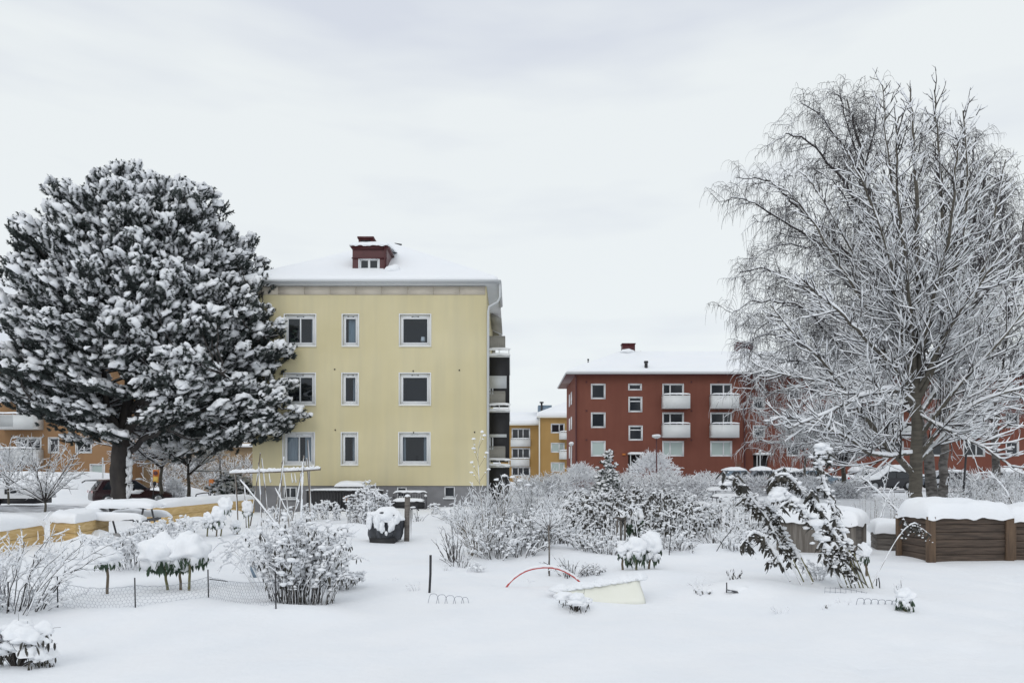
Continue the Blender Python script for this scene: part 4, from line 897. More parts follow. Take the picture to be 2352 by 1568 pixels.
for u, v, r_ in [(318, 1128, .2), (322, 1100, .14), (296, 1108, .12), (300, 1112, .1), (312, 1131, .25)]: blob(mb, W(u, v, YP - .45), (r_, .2, r_ * .5), u, 2, .4)
mb.build('trunk_snow', M['snowfine'], pine, smooth=True)
# loose stuff at the foot
# ---- spruces and evergreen bush ---------------------------------------------------
def spruce(label, base, H, Rr, seed, name='spruce_tree', tiers=12, cat='tree', S0=.22):
    rng = np.random.default_rng(seed); base = np.array(base, float); t = thing(name, label, cat, tuple(base))
    tr = limb([base - [0, 0, .1], base + [0, 0, H * .5], base + [0, 0, H]], .05 * H / 3, .008, 10); P, D, S, tw = [], [], [], []
    for i in range(tiers):
        f = i / tiers; z = H * (.06 + .92 * f); rad = Rr * (1 - f) ** .9 + .08; nbr = int(7 + 6 * (1 - f))
        for j in range(nbr):
            a = rng.uniform(0, 6.283); L_ = rad * rng.uniform(.75, 1.1); d = np.array([math.cos(a), math.sin(a), .12 + .3 * f]); s0 = base + [0, 0, z]
            tw.append(shoot_branch(s0, d, L_, .014, rng, 5, -.1, .1, .0))
            for k in range(max(2, int(L_ / .11))):
                q = s0 + d * L_ * (k + .6) / max(2, int(L_ / .11)) + rng.normal(0, .06, 3) * (1 + L_ * .5); P.append(q); D.append(d + rng.normal(0, .5, 3) * [1, 1, .3]); S.append(S0 * rng.uniform(.8, 1.3))
    P = np.array(P); D = np.array(D); S = np.array(S)
    tube_obj('trunk', [tr], M['twig'], t, 6); V, Fc = place(brushes, P, D, S * 1.2, rng); mesh_obj('crown', V, Fc, M['spruce'], t)
    tube_obj('twigs', tw, M['twig'], t, 4)
    kp = rng.random(len(P)) < .9; V, Fc = place(pads, P[kp], D[kp] * np.array([1, 1, .4]), S[kp] * .95, rng, roll=.15); mesh_obj('snow_cover', V, Fc, M['snowfine'], t, smooth=True)
p = W(1396, 1180, 36); spruce('small spruce tree, snow-dusted, rising above the stalks before the red house', p, (1180 - 1030) / F * 36, .85, 31, tiers=13, S0=.2)
p = W(535, 1140, 38); spruce('dark evergreen bush under snow beside the left corner of the yellow house', p, 1.15, 1.3, 32, name='evergreen_bush', tiers=6, cat='bush', S0=.3)
# ================================================================== garden
def stems(base, n, h, spread, r, rng, npt=7, lean=(0, 0), arch=0, foot=.12, wig=.12, hv=.3):
    out_ = []
    for i in range(n):
        a = rng.uniform(0, 6.283); q = rng.random() ** .6; hh = h * rng.uniform(1 - hv, 1.0) * (1 - .25 * q)
        s0 = np.array(base) + np.array([math.cos(a), math.sin(a), 0]) * foot * q - [0, 0, .06]
        e = s0 + np.array([math.cos(a) * spread * q + lean[0], math.sin(a) * spread * q * .7 + lean[1], hh])
        m_ = s0 + (e - s0) * .5 + np.array([-math.cos(a), -math.sin(a), 0]) * spread * q * .12 + [0, 0, hh * .08]
        P = [s0, m_, e]
        if arch: P = [s0, s0 + (e - s0) * .45 + [0, 0, hh * .1], e, e + np.array([math.cos(a) * arch * .6 + lean[0] * .3, math.sin(a) * arch * .4, -arch * rng.uniform(.3, 1.1)])]
        p_ = smooth_path(P, npt); p_[1:] += rng.normal(0, wig * .09 * h, (npt - 1, 3)); out_.append((p_, r * rng.uniform(.7, 1.2) * np.linspace(1, .45, npt)))
    return out_
def leaf_tpl(rng, L_=.19, w_=.024):     # drooping dead leaf, hangs along -Z and curls
    n = 5; V = []
    a = rng.uniform(0, 6.283); tw = rng.uniform(-1, 1); cx = rng.uniform(.1, .5) * L_
    for i in range(n):
        t = i / (n - 1); ww = w_ * math.sin(math.pi * (.12 + .85 * t)) ; aa = a + tw * t
        c = np.array([math.cos(a) * cx * math.sin(t * 1.6), math.sin(a) * cx * math.sin(t * 1.6), -L_ * t * (1 - .15 * t)]); s_ = np.array([-math.sin(aa), math.cos(aa), 0]) * ww
        V += [c - s_, c + np.array([0, 0, -.012]) + s_ * .1, c + s_]
    Fc = []
    for i in range(n - 1): b = 3 * i; Fc += [(b, b + 1, b + 4, b + 3), (b + 1, b + 2, b + 5, b + 4)]
    return np.array(V), np.array(Fc)
def scatter(tpls, P, S, rng, tilt=.0):
    Vs, Fs, b = [], [], 0
    for p_, s_ in zip(P, S):
        V, Fc = tpls[rng.integers(len(tpls))]; a = rng.uniform(0, 6.283); c_, s2 = math.cos(a), math.sin(a)
        V = np.stack([V[:, 0] * c_ - V[:, 1] * s2, V[:, 0] * s2 + V[:, 1] * c_, V[:, 2]], 1) * s_
        if tilt: V = V.copy(); a2, b2 = rng.normal(0, tilt, 2); V[:, 0] += V[:, 2] * a2; V[:, 1] += V[:, 2] * b2; V[:, 2] *= rng.uniform(.5, 1)
        V = V + p_; Vs.append(V); Fs.append(Fc + b); b += len(V)
    return np.concatenate(Vs), [np.concatenate(Fs)]
_rl = np.random.default_rng(77)
LEAF = [leaf_tpl(_rl) for _ in range(12)]
SPAD = []
for i in range(6):
    V_, F_ = ico(1); d_ = np.array([noise.noise(Vector((a * 2 + i * 3, b * 2, e * 2))) for a, b, e in V_]); V_ = V_ * (1 + .8 * d_)[:, None]; V_[:, 2] = np.where(V_[:, 2] < 0, V_[:, 2] * .5, V_[:, 2]); SPAD.append((V_ * [1, .8, .6], F_))
def along(polys, rng, every, t0=.25, t1=1.0):
    P, T_ = [], []
    for p_, r in polys:
        L_ = np.linalg.norm(np.diff(p_, axis=0), axis=1).sum(); k = max(1, int(L_ * (t1 - t0) / every))
        for i in range(k):
            t = t0 + (t1 - t0) * rng.random(); x = t * (len(p_) - 1); j = min(int(x), len(p_) - 2); P.append(p_[j] * (1 - (x - j)) + p_[j + 1] * (x - j)); T_.append(t)
    return P, T_
def shrub(label, base, h, spread, n, seed, name='shrub', cat='shrub', r=.007, tw=.16, twl=.3, lean=(0, 0), arch=0, leaves=0, leafsize=1, puffs=0, puff=.03, snow=1.0, m='twig', foot=.15, group=None, hv=.35, tw2=True, t0=.3, leaf0=.3):
    rng = np.random.default_rng(seed); base = np.array(base, float); t = thing(name, label, cat, tuple(base), group)
    s1 = stems(base, n, h, spread, r, rng, lean=lean, arch=arch, foot=foot, hv=hv)
    a = grow(s1, rng, tw, lambda t_, T: twl * h * rng.uniform(.5, 1), 38, .6, t0, 4, .35, .2, rmin=r * .5) if tw else []
    b = grow(a, rng, tw * .7, lambda t_, T: T * .45, 42, .7, .2, 3, .2, .2, rmin=r * .4) if tw and tw2 else []
    tube_obj('stems', s1 + a + b, M[m], t, 4)
    sn = snowline(s1, rng, .5, .0055 * snow, .22, .7) + snowline(a, rng, .5, .006 * snow, .35, .6) + snowline(b, rng, .5, .006 * snow, .4, .6)
    V, Fq = tubes(sn, 4); Fs = Fq; Vs = V
    if puffs:
        P, T_ = along(s1 + a, rng, puffs, t0); S = rng.uniform(.5, 1.4, len(P)) * puff
        V2, F2 = scatter(SPAD, np.array(P) + [0, 0, puff * .4], S, rng); o1 = mesh_obj('snow_clumps', V2, F2, M['snowfine'], t, smooth=True)
    mesh_obj('snow_cover', V, Fq, M['snowfine'], t, smooth=True)
    if leaves:
        P, T_ = along(s1 + a, rng, leaves, leaf0); V2, F2 = scatter(LEAF, P, rng.uniform(.5, 1.3, len(P)) * leafsize, rng); mesh_obj('leaves', V2, F2, M['deadleaf'], t)
    return t
# ---- left edge shrub, foreground evergreen ----------------------------------
shrub('tall bare twiggy shrub at the left edge, behind the chicken wire end', G(-5, 1404), 1.15, .75, 60, 1, r=.008, tw=.13, twl=.26, lean=(.03, 0), snow=1.1, foot=.45, puffs=.14, puff=.022)
shrub('low snow-clotted brush at the foot of the left edge shrub, behind the wire', G(60, 1398), .36, .42, 22, 2, r=.005, tw=.1, snow=1.6, foot=.25, puffs=.08, puff=.03)
def leafbush(label, base, h, rad, n, seed, name='evergreen_plant', lobes=5, lr=.2, leafsize=.8, m='kale', cat='plant', capk=1.0, up=.0):
    rng = np.random.default_rng(seed); base = np.array(base, float); t = thing(name, label, cat, tuple(base))
    C = [base + np.array([rng.uniform(-1, 1) * rad, rng.uniform(-.6, .6) * rad, h * rng.uniform(.45 if lobes < 12 else .05, .95)]) for _ in range(lobes)]
    st = [limb([base - [0, 0, .05], (base + c) / 2 + rng.normal(0, .02, 3), c], .009, .004, 6) for c in C]
    st += grow(st, rng, .08, lambda a, b: .1 + .12 * rng.random(), 50, .6, .4, 4, .1, .3, rmin=.003)
    tube_obj('stems', st, M['twig'], t, 4); mb = MB()
    for i, c in enumerate(C): blob(mb, c + np.array([0, 0, lr * .1]), (lr * rng.uniform(.75, 1.15), lr * rng.uniform(.7, 1), lr * .62 * capk), seed * 3 + i, 3, .3, 1.5, .5)
    mb.build('snow_caps', M['snowfine'], t, smooth=True)
    P = [C[rng.integers(lobes)] + rng.normal(0, 1, 3) * [lr * .62, lr * .6, lr * .2] - [0, 0, lr * .25 - up] for _ in range(n)]
    V, Fq = scatter(LEAF, P, rng.uniform(.5, 1.2, n) * leafsize, rng); mesh_obj('leaves', V, Fq, M[m], t)
    return t
leafbush('dark broad-leaved plant bowed under thick snow in the bottom left corner', G(38, 1528), .30, .25, 260, 4, lobes=20, lr=.095, leafsize=.45, m='deadleaf', capk=1.3, up=-.0)
shrub('few dark twig tips sticking out of the snow by the bottom left plant', G(105, 1440), .13, .06, 4, 5, name='twigs', r=.003, tw=0, snow=.3)
# ---- chicken wire fence ---------------------------------------------------------
cw = thing('chicken_wire_fence', 'low chicken wire fence on thin dark stakes in front of the kale plants', 'fence', tuple(G(311, 1393)))
posts = [((-120, 1404), 1335), ((20, 1404), 1335), ((133, 1394), 1320), ((311, 1394), 1326), ((479, 1371), 1307), ((634, 1397), 1313)]
PP = []
for (u, v), vt in posts:
    g_ = G(u, v); top = CH - (vt - V0) / F * g_.y; PP.append((g_, top)); mb = MB(); mb.tube([(g_.x, g_.y, g_.z - .05), (g_.x - .008, g_.y, top)], .0085, 6); mb.build('stake', M['iron'], cw, smooth=True)
cwp = []; c_w = .056
for i in range(len(PP) - 1):
    (A, ta), (B, tb) = PP[i], PP[i + 1]; Ln = (B - A).length; nx = max(2, int(Ln / c_w)); H_ = .30; ny = 8; hh = .038
    def pt(a, k):     # a in cells along, k in rows
        t = a / nx; q = A.lerp(B, t); zt = (ta - .08) * (1 - t) + (tb - .08) * t - .05 * math.sin(math.pi * t); zb = zt - ny * hh
        return np.array([q.x, q.y + .012 * math.sin(a * 1.3 + k), zt - (ny - k) * hh + .004 * math.sin(a * 2.1)])
    for k in range(ny):
        zig = []
        for j in range(2 * nx + 1):
            a = j / 2; up = (j + k) % 2; zig.append(pt(a, k + (.68 if up else .32)))
            if up and k < ny - 1 and j < 2 * nx: cwp.append((np.array([zig[-1], pt(a, k + 1.32)]), np.array([.0015, .0015])))
        cwp.append((np.array(zig), np.full(len(zig), .0015)))
    cwp.append((np.array([pt(a, ny - .3) for a in np.linspace(0, nx, 14)]), np.full(14, .002)))
tube_obj('wire_mesh', cwp, M['wire'], cw, 3)
mb = MB(); a = G(480, 1372); mb.tube([(a.x + .01, a.y - .01, a.z + .24), (a.x + .25, a.y - .03, a.z + .215)], .006, 5); mb.build('twig', M['iron'], cw)
# ---- kale plants with snow hats ---------------------------------------------------
def kale(label, u, v, vt, w_, seed, lean=0, leafn=46, dome=.8, leafdrop=.5, ru=.02, leafsize=.6, group='kale plants with snow caps', u_top=None):
    rng = np.random.default_rng(seed); g_ = G(u, v); k_ = F / g_.y; zt = CH - (vt - V0) / k_; ut = u_top if u_top is not None else u + lean; xt = (ut - U0) / k_; hw = w_ / 2 / k_
    t = thing('kale_plant', label, 'kale', tuple(g_), group); H_ = zt - g_.z; zh = zt - hw * dome * 1.15
    top = np.array([xt, g_.y, zh])
    st = limb([np.array(g_) - [0, 0, .05], (np.array(g_) + top) / 2 + [0, 0, 0], top], ru, ru * .8, 7, rng, .004); tube_obj('stem', [st], M['greenstalk' if seed % 2 else 'stalk'], t, 8, True)
    mb = MB(); blob(mb, top + [0, 0, hw * .05], (hw, hw * .85, hw * dome * 1.15), seed, 4, .2, 1.9, .5)
    for i in range(4): a = i * 1.7 + seed; blob(mb, top + [math.cos(a) * hw * .55, math.sin(a) * hw * .4, -hw * .25], (hw * .38, hw * .35, hw * .42), seed + i, 2, .3, 1.8, 1)
    if seed >= 40:
        for i in range(7): a = i * .9 + seed; blob(mb, top + [math.cos(a) * hw * rng.uniform(.3, .8), math.sin(a) * hw * .5, -hw * rng.uniform(.4, 1.3)], (hw * .3, hw * .3, hw * .4), seed + i, 2, .4, 1.8, 1)
    mb.build('snow_cap', M['snowfine'], t, smooth=True)
    P = []
    for i in range(leafn):
        a = rng.uniform(0, 6.283); q = rng.uniform(.35, .95) * hw; P.append(top + [math.cos(a) * q, math.sin(a) * q * .85, -hw * rng.uniform(.15, .45 if seed < 40 else 1.2)])
    V, Fq = scatter(LEAF, P, rng.uniform(.6, 1.3, leafn) * leafsize * max(hw, .07) * 7, rng); mesh_obj('leaves', V, Fq, M['kale'], t)
    return t
kale('lone kale on a straight thick stem with square snow cap, leftmost behind the wire', 247, 1363, 1257, 56, 10, leafsize=.5)
kale('kale on a leaning stem under the left of two big snow domes', 386, 1354, 1231, 100, 11, u_top=372, leafsize=.42, leafn=70, dome=.75)
kale('kale on a straight middle stem between the two big snow domes', 415, 1354, 1262, 60, 12, u_top=412, leafsize=.5)
kale('kale under the rightmost and biggest snow dome, stem leaning right', 434, 1355, 1226, 88, 13, u_top=436, leafsize=.42, leafn=70, dome=.85)
for i, (u, v, vt, w_, ut, txt) in enumerate([(436, 1225, 1186, 22, 433, 'small kale with narrow snow cap, first in the row by the far planting bed'), (476, 1231, 1178, 24, 478, 'small kale with a slim tall cap of snow left of the taller pair'), (497, 1231, 1164, 34, 500, 'kale with a wide white cap beside the tallest one by the far bed'),
        (506, 1231, 1142, 30, 518, 'tallest far kale on a slanting stem, dark leaves under a pointed cap'), (545, 1226, 1194, 24, 541, 'low kale sprawling under snow between the tallest and the bean poles'), (572, 1212, 1150, 26, 569, 'kale with drop-shaped snow cap right beside the first bean poles')]):
    kale(txt, u, v, vt, w_, 40 + i, u_top=ut, leafsize=.55, leafn=34, dome=1.15 if i != 4 else .7)
kale('small kale head on a short stem, left of the snow-buried kale group', 1430, 1308, 1252, 26, 50, leafsize=.6)
kale('kale bent under a large leaning lump of snow, in the open middle right', 1462, 1308, 1235, 50, 51, u_top=1460, leafsize=.6, leafn=70)
kale('kale with dark hanging leaves under a tall snow hump by the pale sheet', 1490, 1306, 1222, 50, 52, u_top=1496, leafsize=.6, leafn=60, dome=1.1)
kale('dark green kale beside the slatted crate under a tall round snow cap', 1458, 1240, 1168, 40, 53, leafsize=.8, leafn=110, dome=.9)
kale('kale with a pointed snow hat in front of the grey plank bed corner', 1992, 1322, 1246, 30, 54, u_top=1984, leafsize=.7, leafn=60, dome=1.3)
kale('kale stump with long dark leaves at the end of the wire edging', 2078, 1402, 1352, 42, 55, leafsize=.55, leafn=110, dome=.7)
shrub('bare pronged stem rising above the kale stump at the wire edging', G(2068, 1392), .38, .1, 4, 56, name='dead_thistle', cat='plant', r=.006, tw=.08, twl=.25, snow=1.4, foot=.02)
# ---- snow covered low shrubs behind the kale -----------------------------------------
shrub('loose low shrub buried in soft snow, behind the lone kale', G(316, 1303), .78, .62, 60, 60, r=.006, tw=.12, twl=.25, snow=2.2, foot=.35, puffs=.085, puff=.042, m='twig', leaves=.2, leafsize=.4)
shrub('low snowy shrub just in front of the fresh pine plank bed', G(400, 1238), .62, .65, 40, 61, r=.006, tw=.13, snow=2.4, foot=.35, puffs=.09, puff=.05, leaves=.2, leafsize=.4)
# ---- netting bag on a stick --------------------------------------------------------------
a = G(580, 1324); t = thing('plant_guard', 'dark netting guard on a thin stick left of the big foreground shrub', 'plant guard', tuple(a)); mb = MB(); mb.tube([(a.x - .03, a.y, a.z - .05), (a.x - .03, a.y, a.z + .47)], .007, 6); mb.build('stake', M['iron'], t)
mb = MB(); mb.tube([(a.x + .02, a.y, a.z - .03), (a.x + .03, a.y, a.z + .1), (a.x + .03, a.y, a.z + .19), (a.x + .03, a.y, a.z + .22)], [.05, .068, .06, .03], 12); mb.build('net', M['carblue'], t, smooth=True); mb = MB(); blob(mb, (a.x + .02, a.y, a.z + .2), (.06, .06, .1), 2, 2); mb.build('snow_cap', M['snowfine'], t, smooth=True)
# ---- big foreground shrub ---------------------------------------------------------------
shrub('big dense shrub clotted with snow in the foreground, dark curled leaves at its foot', G(690, 1386), 1.36, .36, 74, 70, r=.0075, tw=.18, twl=.2, snow=1.3, foot=.36, puffs=.065, puff=.042, leaves=.07, leafsize=.42, m='twig', hv=.65, leaf0=.05)
shrub('tall thin wands rising out of the big foreground shrub', G(680, 1384), 1.3, .42, 44, 73, name='shrub_wands', r=.006, tw=.16, twl=.16, snow=1.2, foot=.3, puffs=.12, puff=.028, hv=.35)
shrub('arching grassy stems bowed with snow, leaning left out of the big shrub', G(640, 1352), .95, .35, 46, 71, name='grass_clump', cat='plant', r=.0045, tw=.4, twl=.12, lean=(-.18, .1), arch=.28, snow=1.9, foot=.3, puffs=.16, puff=.03, m='stalk')
shrub('small snowy side clump right of the big foreground shrub', G(772, 1350), .42, .26, 38, 72, r=.005, tw=.1, snow=2.2, foot=.2, puffs=.07, puff=.038, leaves=.08, leafsize=.4)
# ---- bean pole trellis ---------------------------------------------------------------------
g0 = G(640, 1212); YT = g0.y; tr_ = thing('bean_trellis', 'leaning bean poles tied in pairs under a snow-topped log rail', 'trellis', tuple(g0))
def WT(u, v, dy=0): return W(u, v, YT + dy)
pl = [[(537, 1050, 0), (547, 1192, .0)], [(552, 1102, -.1), (652, 1222, -.9)], [(598, 1040, 0), (574, 1192, .8)], [(594, 1062, 0), (600, 1200, -.4)], [(601, 1052, 0), (616, 1196, .6)], [(652, 1048, 0), (625, 1200, -.5)], [(648, 1060, 0), (640, 1190, .9)], [(650, 1072, 0), (664, 1205, .2)], [(698, 1046, 0), (668, 1208, .4)], [(704, 1052, 0), (714, 1196, .8)],
      [(696, 1062, 0), (688, 1232, -1.0)], [(707, 1010, .1), (713, 1190, .3)], [(632, 1120, -.2), (690, 1238, -.9)], [(560, 1105, 0), (566, 1190, .3)]]
for i, P_ in enumerate(pl):
    (u0, v0, d0), (u1, v1, d1) = P_; rr_ = .021 if i not in (10, 1) else .03; A = WT(u0, v0, d0); B = WT(u1, v1, d1); B[2] = min(B[2], float(gh(B[0], B[1]))) - .05
    q = limb([A, (A + B) / 2 + np.array([.02, 0, 0]), B], rr_ * .8, rr_, 8, None); o_ = tube_obj('pole', [q], M['pole'], tr_, 6, True)
    tube_obj('pole_snow', snowline([q], np.random.default_rng(i), .55, .010, .55, .6), M['snowfine'], o_, 5)
lg = limb([WT(527, 1086, 0), WT(600, 1083, 0), WT(680, 1080, 0), WT(736, 1076, 0)], .035, .045, 16); lo_ = tube_obj('log_rail', [lg], M['pole'], tr_, 8, True)
rng = np.random.default_rng(6); lgp = smooth_path(lg[0], 60); tube_obj('rail_snow', [(lgp + np.stack([np.zeros(60), np.zeros(60), .045 + .02 * rng.uniform(-1, 1, 60)], 1), .042 * rng.uniform(.55, 1.5, 60) * np.minimum(1, np.minimum(np.arange(60), 59 - np.arange(60)) / 3 + .3))], M['snowfine'], lo_, 8)
mb = MB()
for u in (618, 669, 727 - 50, 690): mb.tube([WT(u, 1086), WT(u + 3, 1108, -.02), WT(u + 6, 1100, 0)], [.012, .016, .006], 5)
mb.build('tie_ribbon', M['snowfine'], lo_, smooth=True)
# ---- planting beds ---------------------------------------------------------------------------
def bed(name, label, quad, z0, h, planks, m, seed, snow=.2, endm=None, post=None, over=.03, lip=.03, cat='planting bed', group=None, postw=.09):
    c = np.mean(quad, axis=0); zb = float(gh(c[0], c[1])) + z0; t = thing(name, label, cat, (c[0], c[1], zb), group)
    q = [Vector((a, b)) for a, b in quad]; n = len(q)
    for i in range(n):
        A, B = q[i], q[(i + 1) % n]; d = (B - A).normalized(); nr = Vector((d.y, -d.x)); 
        if nr.dot(A - Vector((c[0], c[1]))) < 0: nr = -nr
        mb = MB(); ph = h / planks
        for k in range(planks):
            off = .004 * ((k * 7 + i * 3) % 3); a0 = A + d * .002; b0 = B - d * .002
            P = [a0 - nr * .03 + nr * off, b0 - nr * .03 + nr * off, b0 + nr * off, a0 + nr * off]
            mb.prism([(p_.x, p_.y) for p_ in P], zb - .15 * (k == 0) + k * ph + .004, zb + (k + 1) * ph - .004)
        mb.build('side_board', M[m if not (endm and i % 2) else endm], t, bevel=.004, seg=1)
    if post:
        for p_ in q:
            mb = MB(); dd = (p_ - Vector((c[0], c[1]))).normalized(); cc = p_ + dd * .012; mb.box(cc.x - postw / 2, cc.x + postw / 2, cc.y - .04, cc.y + .04, zb - .1, zb + h + .01); mb.build('corner_post', M[post], t, bevel=.004, seg=1)
    mb = MB(); mb.prism([(p_.x * .97 + c[0] * .03, p_.y * .97 + c[1] * .03) for p_ in q], zb + h - .12, zb + h - .02); mb.build('soil', M['slate'], t)
    mb = MB(); snow_slab(mb, [(p_.x, p_.y) for p_ in q], zb + h + .005, snow, over, seed, 48, 24, .3, p=8, drip=.01 if m == 'newwood' else .04); mb.build('snow_top', M['snow'], t, smooth=True)
    return t
bed('planting_bed', 'fresh yellow plank planting bed whose end shows two knotty boards, left of picture', [(-10.8, 17.3), (-9.89, 16.75), (-10.35, 19.0), (-11.35, 19.4)], -.02, .47, 2, 'newwood', 1, .24, group='fresh pine planting beds')
bed('planting_bed', 'fresh pine planting bed cut by the left picture edge behind the twiggy shrub', [(-11.6, 13.8), (-10.3, 14.1), (-10.55, 16.7), (-11.9, 16.5)], -.02, .45, 2, 'newwood', 2, .24, group='fresh pine planting beds')
bed('planting_bed', 'long fresh pine planting bed reaching back to the yellow house behind the bean poles', [(-11.5, 23.3), (-10.78, 23.0), (-10.3, 29.6), (-11.3, 29.8)], -.04, .52, 2, 'newwood', 3, .22, group='fresh pine planting beds')
bed('planting_bed', 'brown stained bed with corner posts and thick snow roll, right foreground', [(7.70, 13.6), (9.22, 13.75), (9.25, 14.9), (7.62, 14.5)], -.03, .83, 6, 'brownwood', 4, .29, post='postwood', over=.05, group='old wooden planting beds', postw=.15)
bed('planting_bed', 'brown bed cut by the right picture edge beside the big brown one', [(9.36, 13.85), (11.0, 13.9), (11.0, 15.0), (9.38, 14.9)], -.03, .78, 6, 'brownwood', 5, .25, post='postwood', over=.06, group='old wooden planting beds', postw=.12)
bed('planting_bed', 'weathered grey bed with upright boards behind the leaning dead stalks', [(5.75, 15.9), (6.85, 14.9), (7.3, 15.4), (6.3, 16.6)], -.03, .66, 1, 'greywood', 6, .3, endm='greywoodh', post='greywood', over=.07, group='old wooden planting beds')
bed('planting_bed', 'small grey box bed with horizontal boards left of the big brown bed', [(7.78, 15.75), (8.35, 15.6), (8.55, 16.3), (8.0, 16.5)], -.02, .42, 3, 'greywoodh', 7, .24, over=.06, group='old wooden planting beds')
mb = MB(); g_ = G(1606, 1212)
def plank_on_ground(name, label, u0, u1, v, th, depth, cat, m='slate', snow=.18):
    a = G(u0, v); b = G(u1, v); yy = (a.y + b.y) / 2; t = thing(name, label, cat, ((a.x + b.x) / 2, yy, a.z)); mb = MB(); mb.box(a.x, b.x, yy, yy + .04, a.z - .1, a.z + th); mb.build('board', M[m], t); mb = MB(); snow_slab(mb, [(a.x, yy), (b.x, yy), (b.x, yy + depth), (a.x, yy + depth)], a.z + th, snow, .03, u0); mb.build('snow_top', M['snow'], t, smooth=True)
plank_on_ground('planting_bed', 'low dark board bed half sunk in snow beyond the stalks, middle right', 1569, 1647, 1212, .12, .9, 'planting bed')
# picnic tables
def picnic(label, u, v, w_, seed, snow=.18, rot=0, group='snow-covered picnic tables'):
    g_ = G(u, v); t = thing('picnic_table', label, 'picnic table', tuple(g_), group); h = w_ / 2; L_ = .72
    mb = MB(); mb.box(g_.x - h, g_.x + h, g_.y - .35, g_.y + .35, g_.z + .70, g_.z + .74); mb.build('table_top', M['slate'], t)
    for s_ in (-1, 1): mb = MB(); mb.box(g_.x - h, g_.x + h, g_.y + s_ * .7 - .13, g_.y + s_ * .7 + .13, g_.z + .42, g_.z + .46); mb.build('bench_seat', M['slate'], t)
    for s_ in (-1, 1):
        x = g_.x + s_ * h * .72; mb = MB(); mb.plank((x, g_.y - .55, g_.z - .05), (x, g_.y - .2, g_.z + .70), .03, .04); mb.plank((x, g_.y + .55, g_.z - .05), (x, g_.y + .2, g_.z + .70), .03, .04); mb.box(x - .02, x + .02, g_.y - .7, g_.y + .7, g_.z + .34, g_.z + .42); mb.build('leg_frame', M['slate'], t)
    mb = MB(); snow_slab(mb, [(g_.x - h, g_.y - .35), (g_.x + h, g_.y - .35), (g_.x + h, g_.y + .35), (g_.x - h, g_.y + .35)], g_.z + .745, snow, .05, seed); mb.build('snow_top', M['snow'], t, smooth=True)
    for s_ in (-1, 1): mb = MB(); snow_slab(mb, [(g_.x - h, g_.y + s_ * .7 - .13), (g_.x + h, g_.y + s_ * .7 - .13), (g_.x + h, g_.y + s_ * .7 + .13), (g_.x - h, g_.y + s_ * .7 + .13)], g_.z + .465, snow * .9, .03, seed + s_); mb.build('seat_snow', M['snow'], t, smooth=True)
picnic('long snow-heaped picnic table between the two fresh pine beds at left', 290, 1228, 1.5, 1, .17)
picnic('snow-covered picnic table with crossed legs beyond the stalks, middle right', 1668, 1160, 1.55, 2, .14)
# bench, rail, table by the yellow house
g_ = G(940, 1167); b0 = thing('garden_bench', 'dark slatted garden bench with snowy seat against the yellow house basement', 'bench', tuple(g_)); k_ = F / g_.y; hw = 36 / k_
mb = MB(); 
for i in range(12): x = g_.x - hw + .06 + (2 * hw - .12) * i / 11; mb.box(x - .02, x + .02, g_.y + .25, g_.y + .28, g_.z + .42, g_.z + .66)
mb.box(g_.x - hw, g_.x + hw, g_.y + .245, g_.y + .285, g_.z + .66, g_.z + .73); mb.build('backrest', M['slate'], b0)
mb = MB(); mb.box(g_.x - hw, g_.x + hw, g_.y - .2, g_.y + .22, g_.z + .3, g_.z + .34); mb.box(g_.x - hw, g_.x + hw, g_.y - .22, g_.y - .2, g_.z + .0, g_.z + .3); mb.build('seat', M['blackpanel'], b0)
for s_ in (-1, 1):
    mb = MB(); x = g_.x + s_ * (hw + .03); mb.box(x - .03, x + .03, g_.y - .2, g_.y - .14, g_.z - .1, g_.z + .52); mb.box(x - .03, x + .03, g_.y + .24, g_.y + .3, g_.z - .1, g_.z + .76); mb.box(x - .03, x + .03, g_.y - .14, g_.y + .24, g_.z + .48, g_.z + .52); mb.build('armrest', M['slate'], b0)
mb = MB(); snow_slab(mb, [(g_.x - hw, g_.y - .2), (g_.x + hw, g_.y - .2), (g_.x + hw, g_.y + .2), (g_.x - hw, g_.y + .2)], g_.z + .34, .12, .01, 4); snow_slab(mb, [(g_.x - hw - .05, g_.y + .23), (g_.x + hw + .05, g_.y + .23), (g_.x + hw + .05, g_.y + .3), (g_.x - hw - .05, g_.y + .3)], g_.z + .735, .06, .01, 5); blob(mb, (g_.x + hw + .03, g_.y, g_.z + .54), (.06, .2, .09), 4, 2); mb.build('snow_top', M['snowfine'], b0, smooth=True)
g_ = W(763, 1165, 32.4); k_ = F / 32.4; X_ = lambda u: (u - U0) / k_; Z_ = lambda v: CH - (v - V0) / k_
t = thing('patio_fence', 'low dark board screen with snowy rail along the yellow house basement', 'fence', tuple(g_)); mb = MB()
for i in range(26): a = X_(704) + (X_(880) - X_(704)) * i / 26; mb.box(a + .008, a + .125, 32.38, 32.41, -.2, Z_(1126))
mb.build('board_panel', M['blackpanel'], t); mb = MB(); mb.box(X_(703), X_(881), 32.34, 32.44, Z_(1126), Z_(1123.5)); mb.build('rail', M['white'], t)
mb = MB(); snow_slab(mb, [(X_(703), 32.34), (X_(881), 32.34), (X_(881), 32.44), (X_(703), 32.44)], Z_(1123.5), .05, .0, 3); mb.build('rail_snow', M['snowfine'], t, smooth=True)
t = thing('storage_box', 'dark patio storage box with a thick rounded snow cap by the yellow wall', 'storage box', (X_(796), 33.1, -.05)); mb = MB(); mb.box(X_(766), X_(828), 32.7, 33.5, -.2, Z_(1119)); mb.box(X_(764), X_(830), 32.66, 33.54, Z_(1119), Z_(1117.6)); mb.build('box', M['blackpanel'], t)
